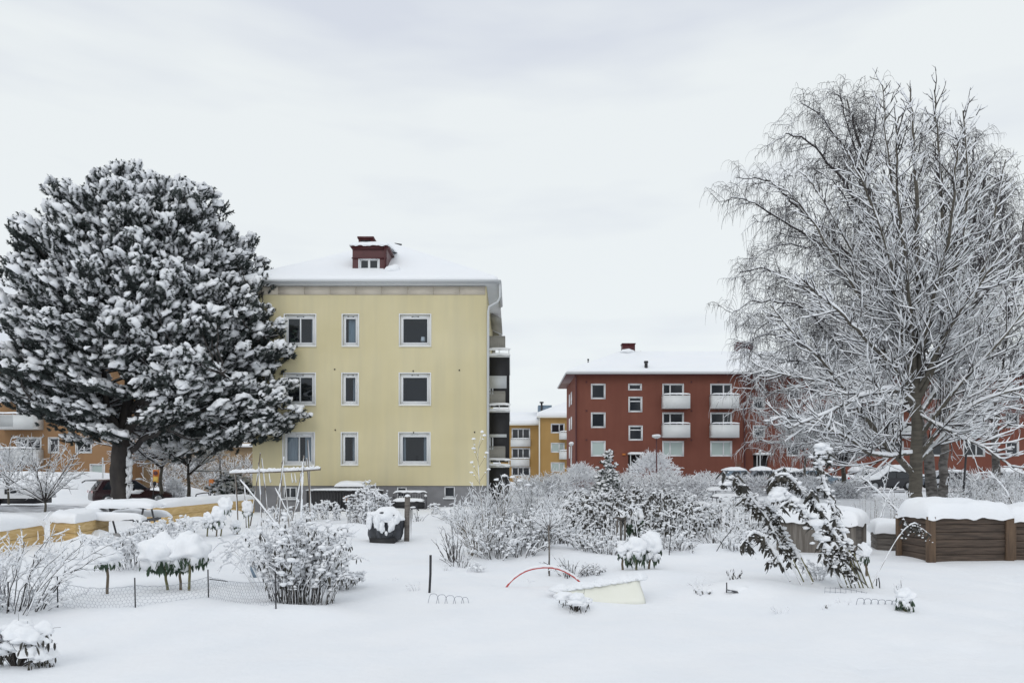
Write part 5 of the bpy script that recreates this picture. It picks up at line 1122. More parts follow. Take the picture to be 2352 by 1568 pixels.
mb = MB(); snow_slab(mb, [(X_(765), 32.7), (X_(829), 32.7), (X_(829), 33.5), (X_(765), 33.5)], Z_(1117.6), .24, .02, 3); mb.build('snow_top', M['snowfine'], t, smooth=True)
t = thing('flower_pot', 'small terracotta pot on a stand behind the snowy stems by the patio screen', 'flower pot', (X_(796), 32.1, 0)); mb = MB(); mb.tube([(X_(798), 32.1, Z_(1150)), (X_(798), 32.1, Z_(1140)), (X_(798), 32.1, Z_(1139))], [.06, .1, .11], 12); mb.build('pot', M['terracotta'], t, smooth=True); mb = MB(); mb.box(X_(796), X_(800), 32.08, 32.12, -.2, Z_(1150)); mb.build('stand', M['iron'], t)
# ---- tarp covered heap, post, tap -------------------------------------------------------------
g_ = G(884, 1243); k_ = F / g_.y; t = thing('covered_barrel', 'dark tarp-wrapped compost barrel slumped under snow next to the post', 'barrel', tuple(g_)); V, Fc = ico(4); V = V.copy(); Vn = []
for a, b, c in V:
    th = math.atan2(b, a); q_ = 1 / max(.62, math.hypot(a, b)) if abs(c) < .75 else 1.0; q_ = 1 + (q_ - 1) * .8
    f = q_ * (1 + .11 * math.sin(th * 9 + c * 2.5 + 2 * noise.noise(Vector((a, b, c)))) * (1 - max(0, c)) + .16 * noise.noise(Vector((a * 2.2, b * 2.2, c * 2.2)))); Vn.append((a * .37 * f, b * .34 * f, .36 * math.copysign(abs(c) ** .75, c) * (1 + .15 * noise.noise(Vector((a * 3, b * 3, 4))))))
mb = MB(); mb.add(np.array(Vn) + np.array([g_.x, g_.y + .1, g_.z + .32]), [Fc]); mb.build('tarp', M['tarp'], t, smooth=True)
mb = MB(); mb.box(g_.x - .3, g_.x + .26, g_.y - .27, g_.y + .4, g_.z - .1, g_.z + .1); mb.build('barrel_base', M['blackpanel'], t)
mb = MB(); blob(mb, (g_.x - .02, g_.y + .1, g_.z + .5), (.41, .37, .26), 8, 4, .22, 1.8, .35)
for i, (dx, dz, r1) in enumerate([(-.3, .42, .15), (-.02, .3, .12), (.2, .36, .16), (.3, .48, .12), (-.12, .42, .18), (.08, .16, .06), (.16, .26, .08)]): blob(mb, (g_.x + dx, g_.y - .30 + abs(dx) * .25, g_.z + dz + .05), (r1 * .5, .08, r1 * .95), i, 3, .3, 1.8, 1)
mb.build('snow_cap', M['snow'], t, smooth=True)
def stake(label, u, v, vt, r, m='iron', name='stake', cat='stake', ut=None, cap=0, square=False, group=None):
    g_ = G(u, v); k_ = F / g_.y; zt = CH - (vt - V0) / k_; xt = ((ut or u) - U0) / k_; t = thing(name, label, cat, tuple(g_), group); mb = MB()
    if square: mb.plank((g_.x, g_.y, g_.z - .1), (xt, g_.y, zt), r * 2, r * 2)
    else: mb.tube([(g_.x, g_.y, g_.z - .1), ((g_.x + xt) / 2 + r * .5, g_.y, (g_.z + zt) / 2), (xt, g_.y, zt)], r, 8)
    mb.build('shaft', M[m], t)
    if cap: mb = MB(); blob(mb, (xt, g_.y, zt + .005), (r * 1.2, r * 1.2, cap), 3, 2, .1); mb.build('snow_cap', M['snowfine'], t, smooth=True)
    return t
stake('thick weathered post with small snow cap right of the tarp-wrapped barrel', 934, 1242, 1140, .055, 'greywoodh', 'post', 'post', ut=936, cap=.05, square=True)
g_ = G(944, 1233); t = thing('water_tap', 'garden water tap standpipe with bent spout beside the weathered post', 'tap', tuple(g_)); z0 = g_.z; mb = MB(); mb.tube([(g_.x, g_.y, z0 - .1), (g_.x, g_.y, z0 + .66), (g_.x + .03, g_.y, z0 + .7), (g_.x + .15, g_.y, z0 + .7), (g_.x + .19, g_.y, z0 + .64)], .016, 8); mb.build('pipe', M['iron'], t, smooth=True)
mb = MB(); mb.box(g_.x + .1, g_.x + .16, g_.y - .01, g_.y + .01, z0 + .71, z0 + .79); mb.build('tap_handle', M['iron'], t); mb = MB(); blob(mb, (g_.x + .05, g_.y, z0 + .715), (.08, .02, .03), 3, 2); mb.build('snow_cap', M['snowfine'], t, smooth=True)
stake('straight black stake standing alone in open snow left of the red hoop', 985.5, 1360, 1274, .0165, 'iron', ut=989)
stake('grafting stake of the small standard tree, standing in the snow behind the red hoop', 1261.5, 1322, 1205, .013, 'greywoodh', ut=1260)
# small standard with dark twigs
t = shrub('small standard tree head of dark snow-lined twigs above the grafting stake', G(1261, 1318) + Vector((0, .05, 0)), .78, .3, 1, 80, name='standard_tree', cat='tree', r=.009, tw=0, snow=.6, foot=0, hv=0, m='twig')
rng = np.random.default_rng(9); gg = G(1261, 1318); c0 = np.array([gg.x, gg.y + .05, gg.z + .72]); hd = [shoot_branch(c0, np.array([math.cos(a), math.sin(a) * .6, rng.uniform(.5, 1.6)]), rng.uniform(.25, .5), .009, rng, 6, .1, .25) for a in np.linspace(0, 6.2, 16)]; hd += grow(hd, rng, .09, lambda a, b: .16, 45, .6, .2, 4, .2, .2, rmin=.004)
tube_obj('crown', hd, M['twig'], t, 4); tube_obj('crown_snow', snowline(hd, rng, .6, .006, .3, .4), M['snowfine'], t, 4)
# hoops
def arcobj(name, label, cat, pts, r, m, snow=.0, sides=8, group=None):
    P = smooth_path(pts, 40); t = thing(name, label, cat, tuple(P[0]), group); tube_obj('tube', [(P, np.full(40, r))], M[m], t, sides, True)
    if snow: q = P[3:-3] + [0, 0, r + snow * .35]; tube_obj('snow_cover', [(q, np.full(34, snow) * np.random.default_rng(3).uniform(.7, 1.1, 34))], M['snowfine'], t, 6)
a = G(1164, 1348); b = G(1331, 1336); YH = a.y
arcobj('plastic_hoop', 'curved red plastic tube arching out of the snow, snow along its back', 'hoop', [W(1160, 1352, YH), W(1178, 1330, YH), W(1210, 1310, YH), W(1250, 1302.5, YH), W(1285, 1307, YH), W(1315, 1322, YH), W(1336, 1340, YH)], .013, 'redplastic', .02)
# wire edging loops
def edging(label, u0, u1, v, n, seed, hgt=.12):
    a = G(u0, v); b = G(u1, v); t = thing('wire_edging', label, 'garden edging', tuple((a + b) / 2), 'low wire loop edgings'); 
    for i in range(n):
        A = a.lerp(b, i / n); B = a.lerp(b, min(1, (i + 1.45) / n)); m_ = (A + B) / 2; h = hgt * (1 - .5 * i / n); P = smooth_path([A - Vector((0, 0, .04)), A.lerp(m_, .4) + Vector((0, 0, h * .8)), m_ + Vector((0, 0, h)), B.lerp(m_, .4) + Vector((0, 0, h * .8)), B - Vector((0, 0, .04))], 16); tube_obj('loop', [(P, np.full(16, .0032))], M['wire'], t, 5)
edging('low looped wire edging sinking into snow beside the straight black stake', 982, 1078, 1384, 5, 1)
edging('low looped wire edging below the leaning stalks at the right', 1965, 2062, 1388, 6, 2, .08)
# cream sheet
g_ = G(1420, 1384); YC = g_.y; t = thing('plastic_tub', 'rounded cream plastic tub half buried on its side right of the red hoop', 'plastic tub', tuple(g_)); nx = 30; V = []
for i in range(nx + 1):
    s_ = i / nx; ut_ = 1277 + s_ * 197; e_ = max(0, (s_ - .9) / .1) ** 2; vt_ = 1350 - 29 * s_ + 9 * e_; vb_ = 1369 + 20 * min(1, s_ * 1.8) - 6 * max(0, s_ - .55) * 2; dp = .10 + .16 * s_
    for j in range(13):
        q = j / 12; a_ = q * math.pi * .62; x_, _, zt_ = W(ut_, vt_, YC + dp); zb_ = W(ut_, vb_, YC)[2]
        V.append((x_ - (.03 * e_ * (1 - abs(2 * q - 1))), YC + dp * math.cos(a_) + .03 * math.sin(s_ * 3) + .05 * e_, zb_ + (zt_ - zb_) * math.cos(q * math.pi / 2) ** .75))
idx = np.arange(len(V)).reshape(nx + 1, 13); o = mesh_obj('shell', V, [np.stack([idx[:-1, :-1], idx[:-1, 1:], idx[1:, 1:], idx[1:, :-1]], -1).reshape(-1, 4)], M['creamplastic'], t, smooth=True); md = o.modifiers.new('solid', 'SOLIDIFY'); md.thickness = .012
mb = MB()
for i in range(16): s_ = i / 15; dp = .10 + .16 * s_; p_ = W(1279 + 192 * s_, 1351 - 28 * s_, YC + dp); blob(mb, p_ + [0, .06, -.03], (.10, .15, .055 + .012 * math.sin(i * 1.7)), i, 3, .2)
mb.build('snow_cover', M['snow'], t, smooth=True)
# half buried snowy stones / plant lump in front of it
leafbush('low plant lump under a flat snow hood in front of the cream sheet', G(1326, 1402), .17, .17, 46, 81, name='buried_plant', lobes=6, lr=.105, leafsize=.35, m='deadleaf', up=-.02)
# slatted crate, lantern
g_ = G(1428, 1240); k_ = F / g_.y; t = thing('slatted_crate', 'grey wooden slatted crate half sunk in snow beside the dark green kale', 'crate', tuple(g_)); X_ = lambda u: (u - U0) / k_; zt = CH - (1184 - V0) / k_
for u in (1415.5, 1424, 1433.5): mb = MB(); mb.box(X_(u), X_(u + 4.5), g_.y, g_.y + .02, g_.z - .1, zt - .03); mb.build('slat', M['greywood'], t)
mb = MB(); mb.box(X_(1414.5), X_(1439), g_.y - .02, g_.y, zt - .09, zt); mb.box(X_(1414.5), X_(1417), g_.y, g_.y + .4, zt - .09, zt); mb.box(X_(1436.5), X_(1439), g_.y, g_.y + .4, zt - .09, zt); mb.build('top_rail', M['greywoodh'], t)
mb = MB(); snow_slab(mb, [(X_(1414.5), g_.y - .02), (X_(1439), g_.y - .02), (X_(1439), g_.y + .4), (X_(1414.5), g_.y + .4)], zt, .12, .01, 4); mb.build('snow_top', M['snowfine'], t, smooth=True)
g_ = G(1621, 1232); z0 = g_.z; t = thing('garden_lantern', 'small dark lantern on a thin rod with a snow cap before the low board bed', 'lantern', tuple(g_)); mb = MB(); mb.tube([(g_.x, g_.y, z0 - .05), (g_.x, g_.y, z0 + .2)], .006, 6); mb.build('rod', M['iron'], t); mb = MB(); mb.tube([(g_.x, g_.y, z0 + .2), (g_.x, g_.y, z0 + .3)], [.045, .055], 12); mb.build('lantern_body', M['iron'], t); mb = MB(); blob(mb, (g_.x, g_.y, z0 + .31), (.07, .07, .13), 4, 3, .1); mb.build('snow_cap', M['snowfine'], t, smooth=True)
for u, v, vt, ut, lab in [(1474, 1212, 1130, 1480, 'thin leaning rod beside the tall snow cap of the dark green kale'), (1536, 1275, 1220, 1541, 'thin bare rod in open snow left of the blackened stalk'), (1655, 1206, 1138, 1655, 'thin upright rod in front of the far picnic table'), (1639, 1265, 1213, 1683, 'long thin cane leaning far right in the middle distance'),
                   (2012, 1345, 1328, 2014, 'short dark peg, left of two beside the leaning stalk feet'), (2021, 1350, 1326, 2018, 'short dark peg, right of two beside the leaning stalk feet'), (1668, 1360, 1337, 1669, 'short black peg by the half-buried black liner'), (947, 1192, 1165, 948, 'short thin cane standing right of the water tap'), (959, 1190, 1163, 957, 'short cane, next beyond the one right of the tap')]:
    stake(lab, u, v, vt, .008, 'iron', 'cane', 'cane', ut=ut)
# ================================================================== stalks, thickets, hedge
def leafstalk(label, base, pts, r, seed, every=.028, ls=.8, n_par=1, group=None, snowk=1.0, name='dead_stalk', cap=None, leafm='deadleaf', t0=.12, big=1.0):
    """bent dead stalk with drooping leaves and snow lying along it"""
    rng = np.random.default_rng(seed); t = thing(name, label, 'dead plant', tuple(base), group); st = []
    for k in range(n_par):
        P = smooth_path([np.array(p_) + rng.normal(0, .02, 3) * (k > 0) for p_ in pts], 18); st.append((P, r * np.linspace(1, .5, 18)))
    sd_ = grow(st, rng, .16, lambda a, b: .12 + .12 * rng.random(), 55, .5, t0 + .1, 4, -.3, .2, rmin=r * .3)
    tube_obj('stem', st + sd_, M['stalk'], t, 6, True)
    P, T_ = along(st + sd_, rng, every, t0); S = rng.uniform(.55, 1.35, len(P)) * ls; V, Fq = scatter(LEAF, P, S, rng, .35); mesh_obj('leaves', V, Fq, M[leafm], t)
    V, Fq = tubes(snowline(st, rng, 1.0, .014 * snowk, .5, .5) + snowline(sd_, rng, .8, .008 * snowk, .5, .5), 6); mb = MB(); mb.add(V, Fq)
    P2, _ = along(st, rng, .06, t0 + .05); P3 = [p_ + rng.normal(0, 1, 3) * [.02, .02, .012] + [0, -.008, .02] for p_ in P2]; V, Fq = scatter(SPAD, P3, rng.uniform(.35, 1.1, len(P3)) * .042 * big * snowk, rng); mb.add(V, Fq)
    P2, _ = along(st + sd_, rng, .022, t0); P3 = [p_ + rng.normal(0, 1, 3) * [.045, .03, .04] - [0, .02, .05] for p_ in P2]; V, Fq = scatter(SPAD, P3, rng.uniform(.3, 1.1, len(P3)) * .026 * max(.8, snowk), rng); mb.add(V, Fq)
    if cap is not None: blob(mb, cap[0], cap[1], seed, 3, .25)
    mb.build('snow_cover', M['snowfine'], t, smooth=True); return t
def LW(Y): return lambda u, v, dy=0: W(u, v, Y + dy)
q = LW(10.55)
GL = 'leaning dead stalks in the right foreground'
leafstalk('leaning dead stalk reaching farthest left, its curled tip capped with snow', q(1842, 1345), [q(1842, 1345), q(1800, 1262, .1), q(1755, 1180, .1), q(1712, 1128, 0), q(1680, 1100, -.05), q(1660, 1108, -.1)], .013, 1, every=.016, ls=.85, group=GL, cap=(q(1668, 1108, -.1) + [0, 0, -.02], (.10, .08, .06)), big=1.1)
leafstalk('leaning dead stalk with a fat snow shoulder, ending before the grey bed', q(1866, 1340), [q(1866, 1340), q(1838, 1282, .15), q(1800, 1222, .2), q(1775, 1178, .2), q(1752, 1152, .15)], .012, 2, every=.016, ls=.85, group=GL, snowk=1.4)
leafstalk('low arching dead stalk with dense dark hanging leaves, leftmost at ground level', q(1815, 1334), [q(1815, 1334), q(1778, 1268, -.1), q(1745, 1228, -.15), q(1722, 1228, -.2), q(1711, 1262, -.25)], .012, 3, every=.013, ls=.8, group=GL)
leafstalk('tallest dead stalk, nearly upright, wrapped in snow up to its hooked tip', q(1994, 1362), [q(1994, 1362), q(1960, 1285, 0), q(1925, 1195, 0), q(1898, 1120, .05), q(1883, 1075, .05), q(1882, 1035, 0), q(1895, 1027, -.02), q(1903, 1048, -.05)], .016, 4, every=.017, ls=.8, group=GL, snowk=1.6, big=1.3)
leafstalk('long dead stalk arching to a bushy dark drooping head beside the hooked one', q(1990, 1360), [q(1990, 1360), q(1950, 1280, -.1), q(1900, 1200, -.15), q(1850, 1135, -.15), q(1812, 1095, -.15), q(1785, 1092, -.2), q(1768, 1115, -.2)], .015, 5, every=.013, ls=.9, group=GL, snowk=1.1)
leafstalk('dead stalk with a broad snow bank on its upper side and leaves hanging below', q(1940, 1358), [q(1940, 1358), q(1905, 1285, -.2), q(1876, 1215, -.3), q(1835, 1165, -.3), q(1800, 1135, -.3), q(1775, 1140, -.3)], .014, 6, every=.017, ls=.8, group=GL, snowk=1.9, cap=(q(1785, 1138, -.3) + [0, 0, -.05], (.13, .09, .10)), big=1.5)
leafstalk('greenish dead stalk with hanging leaves low down in the middle of the leaning group', q(1972, 1362), [q(1972, 1362), q(1945, 1300, -.2), q(1925, 1262, -.2), q(1915, 1250, -.25), q(1900, 1275, -.25)], .012, 7, every=.017, ls=.8, group=GL)
leafstalk('single thin stalk leaning right across the small grey bed, leaf plume at its tip', q(1998, 1350), [q(1998, 1350), q(2030, 1290, 0), q(2062, 1235, 0), q(2088, 1207, 0), q(2106, 1203, 0), q(2112, 1222, 0)], .007, 8, every=.02, ls=.75, group=GL, t0=.5, snowk=.35)
t = thing('bare_stalks', 'bundle of bare greenish stems at the foot of the leaning dead stalks', 'dead plant', tuple(q(1970, 1362))); rng = np.random.default_rng(4)
tube_obj('stems', [limb([q(u, v), q((u + a) / 2, (v + b) / 2, -.1), q(a, b, -.2)], .010, .008, 8) for u, v, a, b in [(1962, 1365, 1925, 1265), (1972, 1366, 1934, 1262), (1982, 1366, 1940, 1255), (1988, 1362, 1950, 1262), (1997, 1358, 1960, 1268), (1935, 1356, 1900, 1272), (1954, 1365, 1918, 1270), (2012, 1372, 1992, 1310), (1868, 1335, 1840, 1280), (1846, 1335, 1822, 1285)]], M['greenstalk'], t, 6)
def clump(label, u, v, vt, wd, n, seed, group, ls=.8, m='stalk', leaves=.05, name='dead_stalks', snow=1.3, lean=0, bend=.35, puff=.03):
    g_ = G(u, v); k_ = F / g_.y; h = (v - vt) / k_; w_ = wd / k_; rng = np.random.default_rng(seed); t = thing(name, label, 'dead plant', tuple(g_), group); st = []
    for i in range(n):
        x = rng.uniform(-.5, .5) * w_; y = rng.uniform(-.5, .5) * w_ * .8; hh = h * rng.uniform(.6, 1.02); b0 = np.array(g_) + [x, y, -.05]; a = rng.uniform(0, 6.283)
        top = b0 + [lean * hh + rng.normal(0, .06) * hh, rng.normal(0, .06) * hh, hh]
        P = [b0, (b0 + top) / 2 + rng.normal(0, .02, 3), top]
        if rng.random() < bend: P.append(top + np.array([math.cos(a) * .16, math.sin(a) * .1, -rng.uniform(.05, .25)]) * h)
        st.append((smooth_path(P, 8), .010 * np.linspace(1, .5, 8)))
    sd_ = grow(st, rng, .2, lambda a, b: .10 + .1 * rng.random(), 50, .5, .3, 4, -.3, .2, rmin=.004)
    tube_obj('stems', st + sd_, M[m], t, 4)
    if leaves: P, _ = along(st + sd_, rng, leaves, .2); V, Fq = scatter(LEAF, P, rng.uniform(.5, 1.4, len(P)) * ls, rng, .25); mesh_obj('leaves', V, Fq, M['deadleaf'], t)
    mb = MB(); V, Fq = tubes(snowline(st, rng, .8, .010 * snow, .4, .6) + snowline(sd_, rng, .8, .008 * snow, .5, .5), 4); mb.add(V, Fq)
    P2, _ = along(st + sd_, rng, .085, .2); V, Fq = scatter(SPAD, [p_ + rng.normal(0, .015, 3) + [0, 0, .01] for p_ in P2], rng.uniform(.4, 1.3, len(P2)) * puff * snow, rng); V = V.copy(); mb.add(V, Fq); mb.build('snow_cover', M['snowfine'], t, smooth=True); return t
GS = 'rows of dead leafy stalks in the middle distance'
k = 0
for row, (vb, vt) in enumerate([(1206, 1112), (1226, 1128), (1244, 1146)]):
    for j, u in enumerate(np.linspace(1318, 1600, 9) + [0, 14, -8][row]):
        rr = random.Random(k); wh = ['back', 'middle', 'front'][row]; ord_ = ['first', 'second', 'third', 'fourth', 'fifth', 'sixth', 'seventh', 'eighth', 'ninth'][j]
        fade = 1 - .4 * max(0, (u - 1500) / 100) ; dv = rr.uniform(-10, 14) + (vb - vt) * (1 - fade) * .7
        if row == 2 and j in (3, 4): k += 1; continue
        clump('dead drooping stalk clump, %s from left in the %s row behind the crate' % (ord_, wh), u, vb + rr.uniform(-3, 3), vt + dv, 46, 12 - row, 200 + k, GS, ls=.85 if row < 2 else .75, leaves=.046, puff=.03, m='stalk' if rr.random() < .5 else 'twig', snow=1.5); k += 1
for i, (u, vb, vt, txt) in enumerate([(1618, 1236, 1150, 'pale thin stalk clump at the right end of the stalk rows'), (1650, 1222, 1140, 'sparse frosted stalks in front of the far picnic table'), (1700, 1214, 1138, 'frosted stalks between the far picnic table and the leaning stalks'), (1745, 1206, 1130, 'pale stalks behind the tips of the leaning stalks'), (1600, 1205, 1128, 'short snowy stalks before the right hedge'), (1560, 1200, 1118, 'snow-white stalks right behind the low board bed')]):
    clump(txt, u, vb, vt, 50, 11, 250 + i, GS, ls=.6, leaves=.09, m='stalk', snow=1.5, puff=.035)
GT = 'snowy thicket shrubs between the yellow house and the rows of stalks'
for i, (u, v, vt, sp, n, txt, kw) in enumerate([
    (1042, 1290, 1172, .30, 24, 'thin bare wands fanning up at the left front of the thicket', dict(tw=0.319, snow=0.90, lean=(-.05, 0))),
    (1100, 1272, 1150, .35, 30, 'wiry clump with small dark seed heads, front left of the thicket', dict(tw=0.203, leaves=.22, leafsize=.3, snow=1.07, m='stalk')),
    (1072, 1225, 1128, .5, 40, 'pale fine-twigged bush before the right corner of the yellow house', dict(tw=0.145, snow=1.44)),
    (1118, 1215, 1095, .7, 60, 'pale frosty spray bush right below the yellow house corner', dict(tw=.26, snow=1.52)),
    (1168, 1210, 1088, .7, 60, 'tall feathery snow-covered bush in front of the dark balcony screens', dict(tw=.26, snow=1.52)),
    (1160, 1262, 1165, .55, 46, 'middle front bush of the thicket, twigs crossing in all directions', dict(tw=0.160, snow=1.35, puffs=0.175, leaves=.25, leafsize=.4)),
    (1222, 1212, 1080, .6, 60, 'tall grassy bush in front of the ochre building', dict(tw=.26, snow=1.44)),
    (1228, 1256, 1150, .55, 50, 'dense dark-twigged bush behind the small standard tree', dict(tw=0.145, snow=1.26, puffs=0.154, leaves=.2, leafsize=.45)),
    (1278, 1212, 1092, .6, 56, 'snowy bush before the left corner of the red house', dict(tw=.26, snow=1.44, leaves=.3, leafsize=.4)),
    (1292, 1254, 1158, .5, 44, 'low snow-clotted bush right behind the red hoop', dict(tw=0.160, snow=1.52, puffs=0.140, leaves=.2, leafsize=.45)),
    (1350, 1262, 1200, .4, 30, 'small drooping bush of leafy snow left of the slatted crate', dict(tw=0.189, snow=1.52, puffs=0.105, leaves=.12, leafsize=.45)),
    (1060, 1302, 1235, .28, 14, 'sparse short wands in open snow before the thin bare wands', dict(tw=.2, snow=1.2)),
    (1140, 1282, 1200, .4, 26, 'low loose brush along the front edge of the thicket, left part', dict(tw=.16, snow=1.5, puffs=.2)),
    (1198, 1276, 1205, .35, 24, 'low loose brush right in front of the small standard tree', dict(tw=.16, snow=1.5, puffs=.2)),
    (1395, 1272, 1212, .35, 24, 'low frosted brush between the drooping bush and the slatted crate', dict(tw=.16, snow=1.6, puffs=.15, leaves=.2, leafsize=.4)),
    (1530, 1262, 1190, .4, 26, 'loose frosted brush in front of the stalk rows, right of the crate', dict(tw=.16, snow=1.6, puffs=.2, leaves=.2, leafsize=.4)),
    (1680, 1262, 1200, .4, 24, 'loose brush under the tip of the leftmost leaning stalk', dict(tw=.17, snow=1.5, puffs=.2)),
    (1040, 1192, 1150, .5, 30, 'low pale brush at the foot of the yellow house right corner', dict(tw=.15, snow=1.5)),
    (960, 1196, 1168, .3, 14, 'low stubble of dry stems in the snow before the garden bench', dict(tw=.2, snow=1.2)),
    (1310, 1322, 1262, .35, 34, 'low fine brush behind the red hoop top, half buried', dict(tw=0.160, snow=1.07)),
    (1365, 1318, 1272, .2, 20, 'little tuft with dark leaves left of the kale group', dict(tw=0.174, snow=1.44, leaves=.1, leafsize=.35, puffs=0.070)),
    (1640, 1250, 1200, .4, 26, 'wispy low bush right of the blackened stalk', dict(tw=0.189, snow=1.26)),
    (1720, 1240, 1172, .45, 34, 'frosty leafy bush left of the grey plank bed', dict(tw=0.174, snow=1.52, leaves=.12, leafsize=.5, puffs=0.105)),
    (1770, 1226, 1160, .45, 34, 'snow-covered bush peeping out behind the grey bed left end', dict(tw=0.174, snow=1.52, puffs=0.105)),
    (1560, 1262, 1225, .3, 20, 'low twig tuft in open snow near the blackened stalk', dict(tw=0.203, snow=1.17)),
]):
    g_ = G(u, v); k_ = F / g_.y; kw = dict(kw); kw.setdefault('m', 'twig'); shrub(txt, g_, (v - vt) / k_, sp, n, 300 + i, name='thicket_shrub', r=.0095, group=GT, foot=sp * .5, puff=.036, twl=.24, hv=.6, **{a: b for a, b in kw.items()})
clump('upright blackened stalk standing alone in open snow', 1588, 1270, 1206, 5, 3, 351, None, ls=.3, leaves=.012, m='twig', name='blackened_stalk', bend=0)
GP = 'snow-clotted plants along the yellow house'
for i, (u, v, vt, wd, n, txt) in enumerate([(852, 1199, 1102, 34, 22, 'tall clump with forked white tops reaching above the grey basement'), (815, 1199, 1128, 34, 18, 'snow-clotted stalks left of the tall forked clump'), (884, 1196, 1128, 36, 22, 'dense stalks between the tall forked clump and the bench'), (838, 1204, 1145, 30, 16, 'short stalks at the foot of the tall forked clump'),
        (742, 1192, 1142, 26, 12, 'bowed stalks right of the bean poles before the dark board screen'), (712, 1196, 1150, 24, 10, 'short bowed stalks at the right foot of the bean poles'), (776, 1194, 1150, 20, 10, 'small hooded stalks below the storage box'), (640, 1196, 1160, 60, 22, 'tangle of short stalks under the bean poles'), (1000, 1180, 1150, 20, 7, 'few bare stalks right of the garden bench')]):
    clump(txt, u, v, vt, wd, n, 400 + i, GP, ls=.6, leaves=.09, snow=1.8, name='snowy_plant')
# tall thin umbel plant
g_ = G(1112, 1240); t = thing('umbel_plant', 'very tall thin seed plant with snow puffs along the right edge of the yellow house', 'dead plant', tuple(g_)); rng = np.random.default_rng(12); QU = LW(g_.y)
ms = limb([QU(1112, 1242), QU(1107, 1170), QU(1101, 1100), QU(1098, 1040), QU(1107, 992)], .009, .003, 16); brs = [limb([QU(*a), QU((a[0] + b[0]) / 2 + c, (a[1] + b[1]) / 2 - 3), QU(*b)], .004, .0025, 6) for a, b, c in [((1101, 1095), (1084, 1062), -2), ((1099, 1060), (1088, 1030), -2), ((1099, 1050), (1088, 1008), -3), ((1099, 1030), (1112, 1000), 2), ((1100, 1072), (1118, 1040), 3), ((1101, 1110), (1083, 1085), -1), ((1102, 1105), (1122, 1078), 1)]]
tube_obj('stems', [ms] + brs, M['stalk'], t, 5, True); mb = MB()
for i, b in enumerate(brs): blob(mb, b[0][-1] + [0, 0, .0], (.045, .04, .035), i, 2, .3); blob(mb, b[0][3] + [0, 0, .01], (.02, .02, .02), i, 2, .3)
blob(mb, ms[0][-1], (.04, .03, .04), 3, 2, .3); V, Fq = tubes(snowline([ms], rng, .8, .006, .5, .7), 5); mb.add(V, Fq); mb.build('snow_puffs', M['snowfine'], t, smooth=True)
# a second tall plant right of the corner
g_ = G(1150, 1215); QU = LW(g_.y); t = thing('umbel_plant', 'tall arching seed plant with snow puffs before the dark balcony screens', 'dead plant', tuple(g_)); sts = [limb([QU(1150, 1216), QU(1152 + d, 1140), QU(1165 + d * 2, 1090 + abs(d))], .008, .003, 10) for d in (-12, -3, 6, 14, 24)]
tube_obj('stems', sts, M['stalk'], t, 5); mb = MB()
for i, b in enumerate(sts): blob(mb, b[0][-1], (.08, .06, .05), i, 2, .3); blob(mb, b[0][7], (.05, .04, .035), i + 3, 2, .3)
mb.build('snow_puffs', M['snowfine'], t, smooth=True)
# ---- hedges ---------------------------------------------------------------------------
def hedge(label, u0, u1, Y, h, depth, n, seed, m='hedgetwig', L_=.5, snow=1.0, bumps=.25, up=.9, group='twiggy snow-dusted hedges', zb=None, s_prob=.75):
    rng = np.random.default_rng(seed); x0, x1 = (u0 - U0) / F * Y, (u1 - U0) / F * Y; z0 = float(gh((x0 + x1) / 2, Y)) if zb is None else zb
    t = thing('hedge', label, 'hedge', ((x0 + x1) / 2, Y, z0), group); tw = []
    for i in range(n):
        x = rng.uniform(x0, x1); y = Y + rng.uniform(0, depth); hh = h * (1 + bumps * noise.noise(Vector((x * .6, y * .6, seed))) * 2); z = z0 + hh * rng.random() ** .7
        a = rng.uniform(0, 6.283); d = np.array([math.cos(a), math.sin(a), rng.uniform(0, 1.6) * up]); tw.append(shoot_branch(np.array([x, y, z - L_ * .4]), d, L_ * rng.uniform(.5, 1.2), .011, rng, 4, .2, .35))
    sb = grow(tw, rng, .2, lambda a, b: L_ * .4, 45, .6, .2, 3, .3, .3, rmin=.006)
    tube_obj('twigs', tw + sb, M[m], t, 3); tube_obj('snow_cover', snowline([w_ for w_ in tw if rng.random() < s_prob], rng, .9, .014 * snow, .4, .5) + snowline([w_ for w_ in sb if rng.random() < s_prob], rng, .8, .010 * snow, .4, .5), M['snowfine'], t, 4); return t
hedge('long greyish twig hedge in front of the red house, left stretch behind the spruce', 1262, 1560, 50, 1.5, 2.4, 2300, 1, bumps=.2)
hedge('long greyish twig hedge, right stretch in front of the parked cars', 1545, 1905, 47, 1.25, 3.0, 3000, 2, snow=.9, bumps=.12)
hedge('lower snowy hedge patch between the far picnic table and the stalk rows', 1400, 1640, 41, 1.15, 2.0, 1500, 3, snow=1.2)
hedge('low bush belt between the ochre building and the thicket', 1185, 1310, 46, 1.2, 3, 900, 4, snow=1.2)
hedge('white-topped clipped shrubs along the red wall behind the hedge', 1600, 1715, 66, 1.3, 1.6, 700, 5, snow=2.2)
hedge('tall grey brush in front of the brown building between pine trunk and yellow house', 335, 575, 56.5, 2.3, 2.5, 1500, 9, m='twig', L_=.7, snow=1.0, bumps=.3, up=1.3, s_prob=.6)
hedge('low scrub below the forked white tree before the snow-covered cars', 1850, 2010, 42, .9, 2.5, 1100, 6, snow=1.3)
hedge('scrub and saplings at the right picture edge beneath the third birch', 2225, 2420, 36, 1.5, 2.5, 1200, 7, snow=1.0, m='twig', up=1.6)
hedge('low scrub between the right bare trunk and the brown raised bed', 2130, 2240, 26, .5, 1.5, 400, 8, snow=1.2, m='twig', up=1.4)
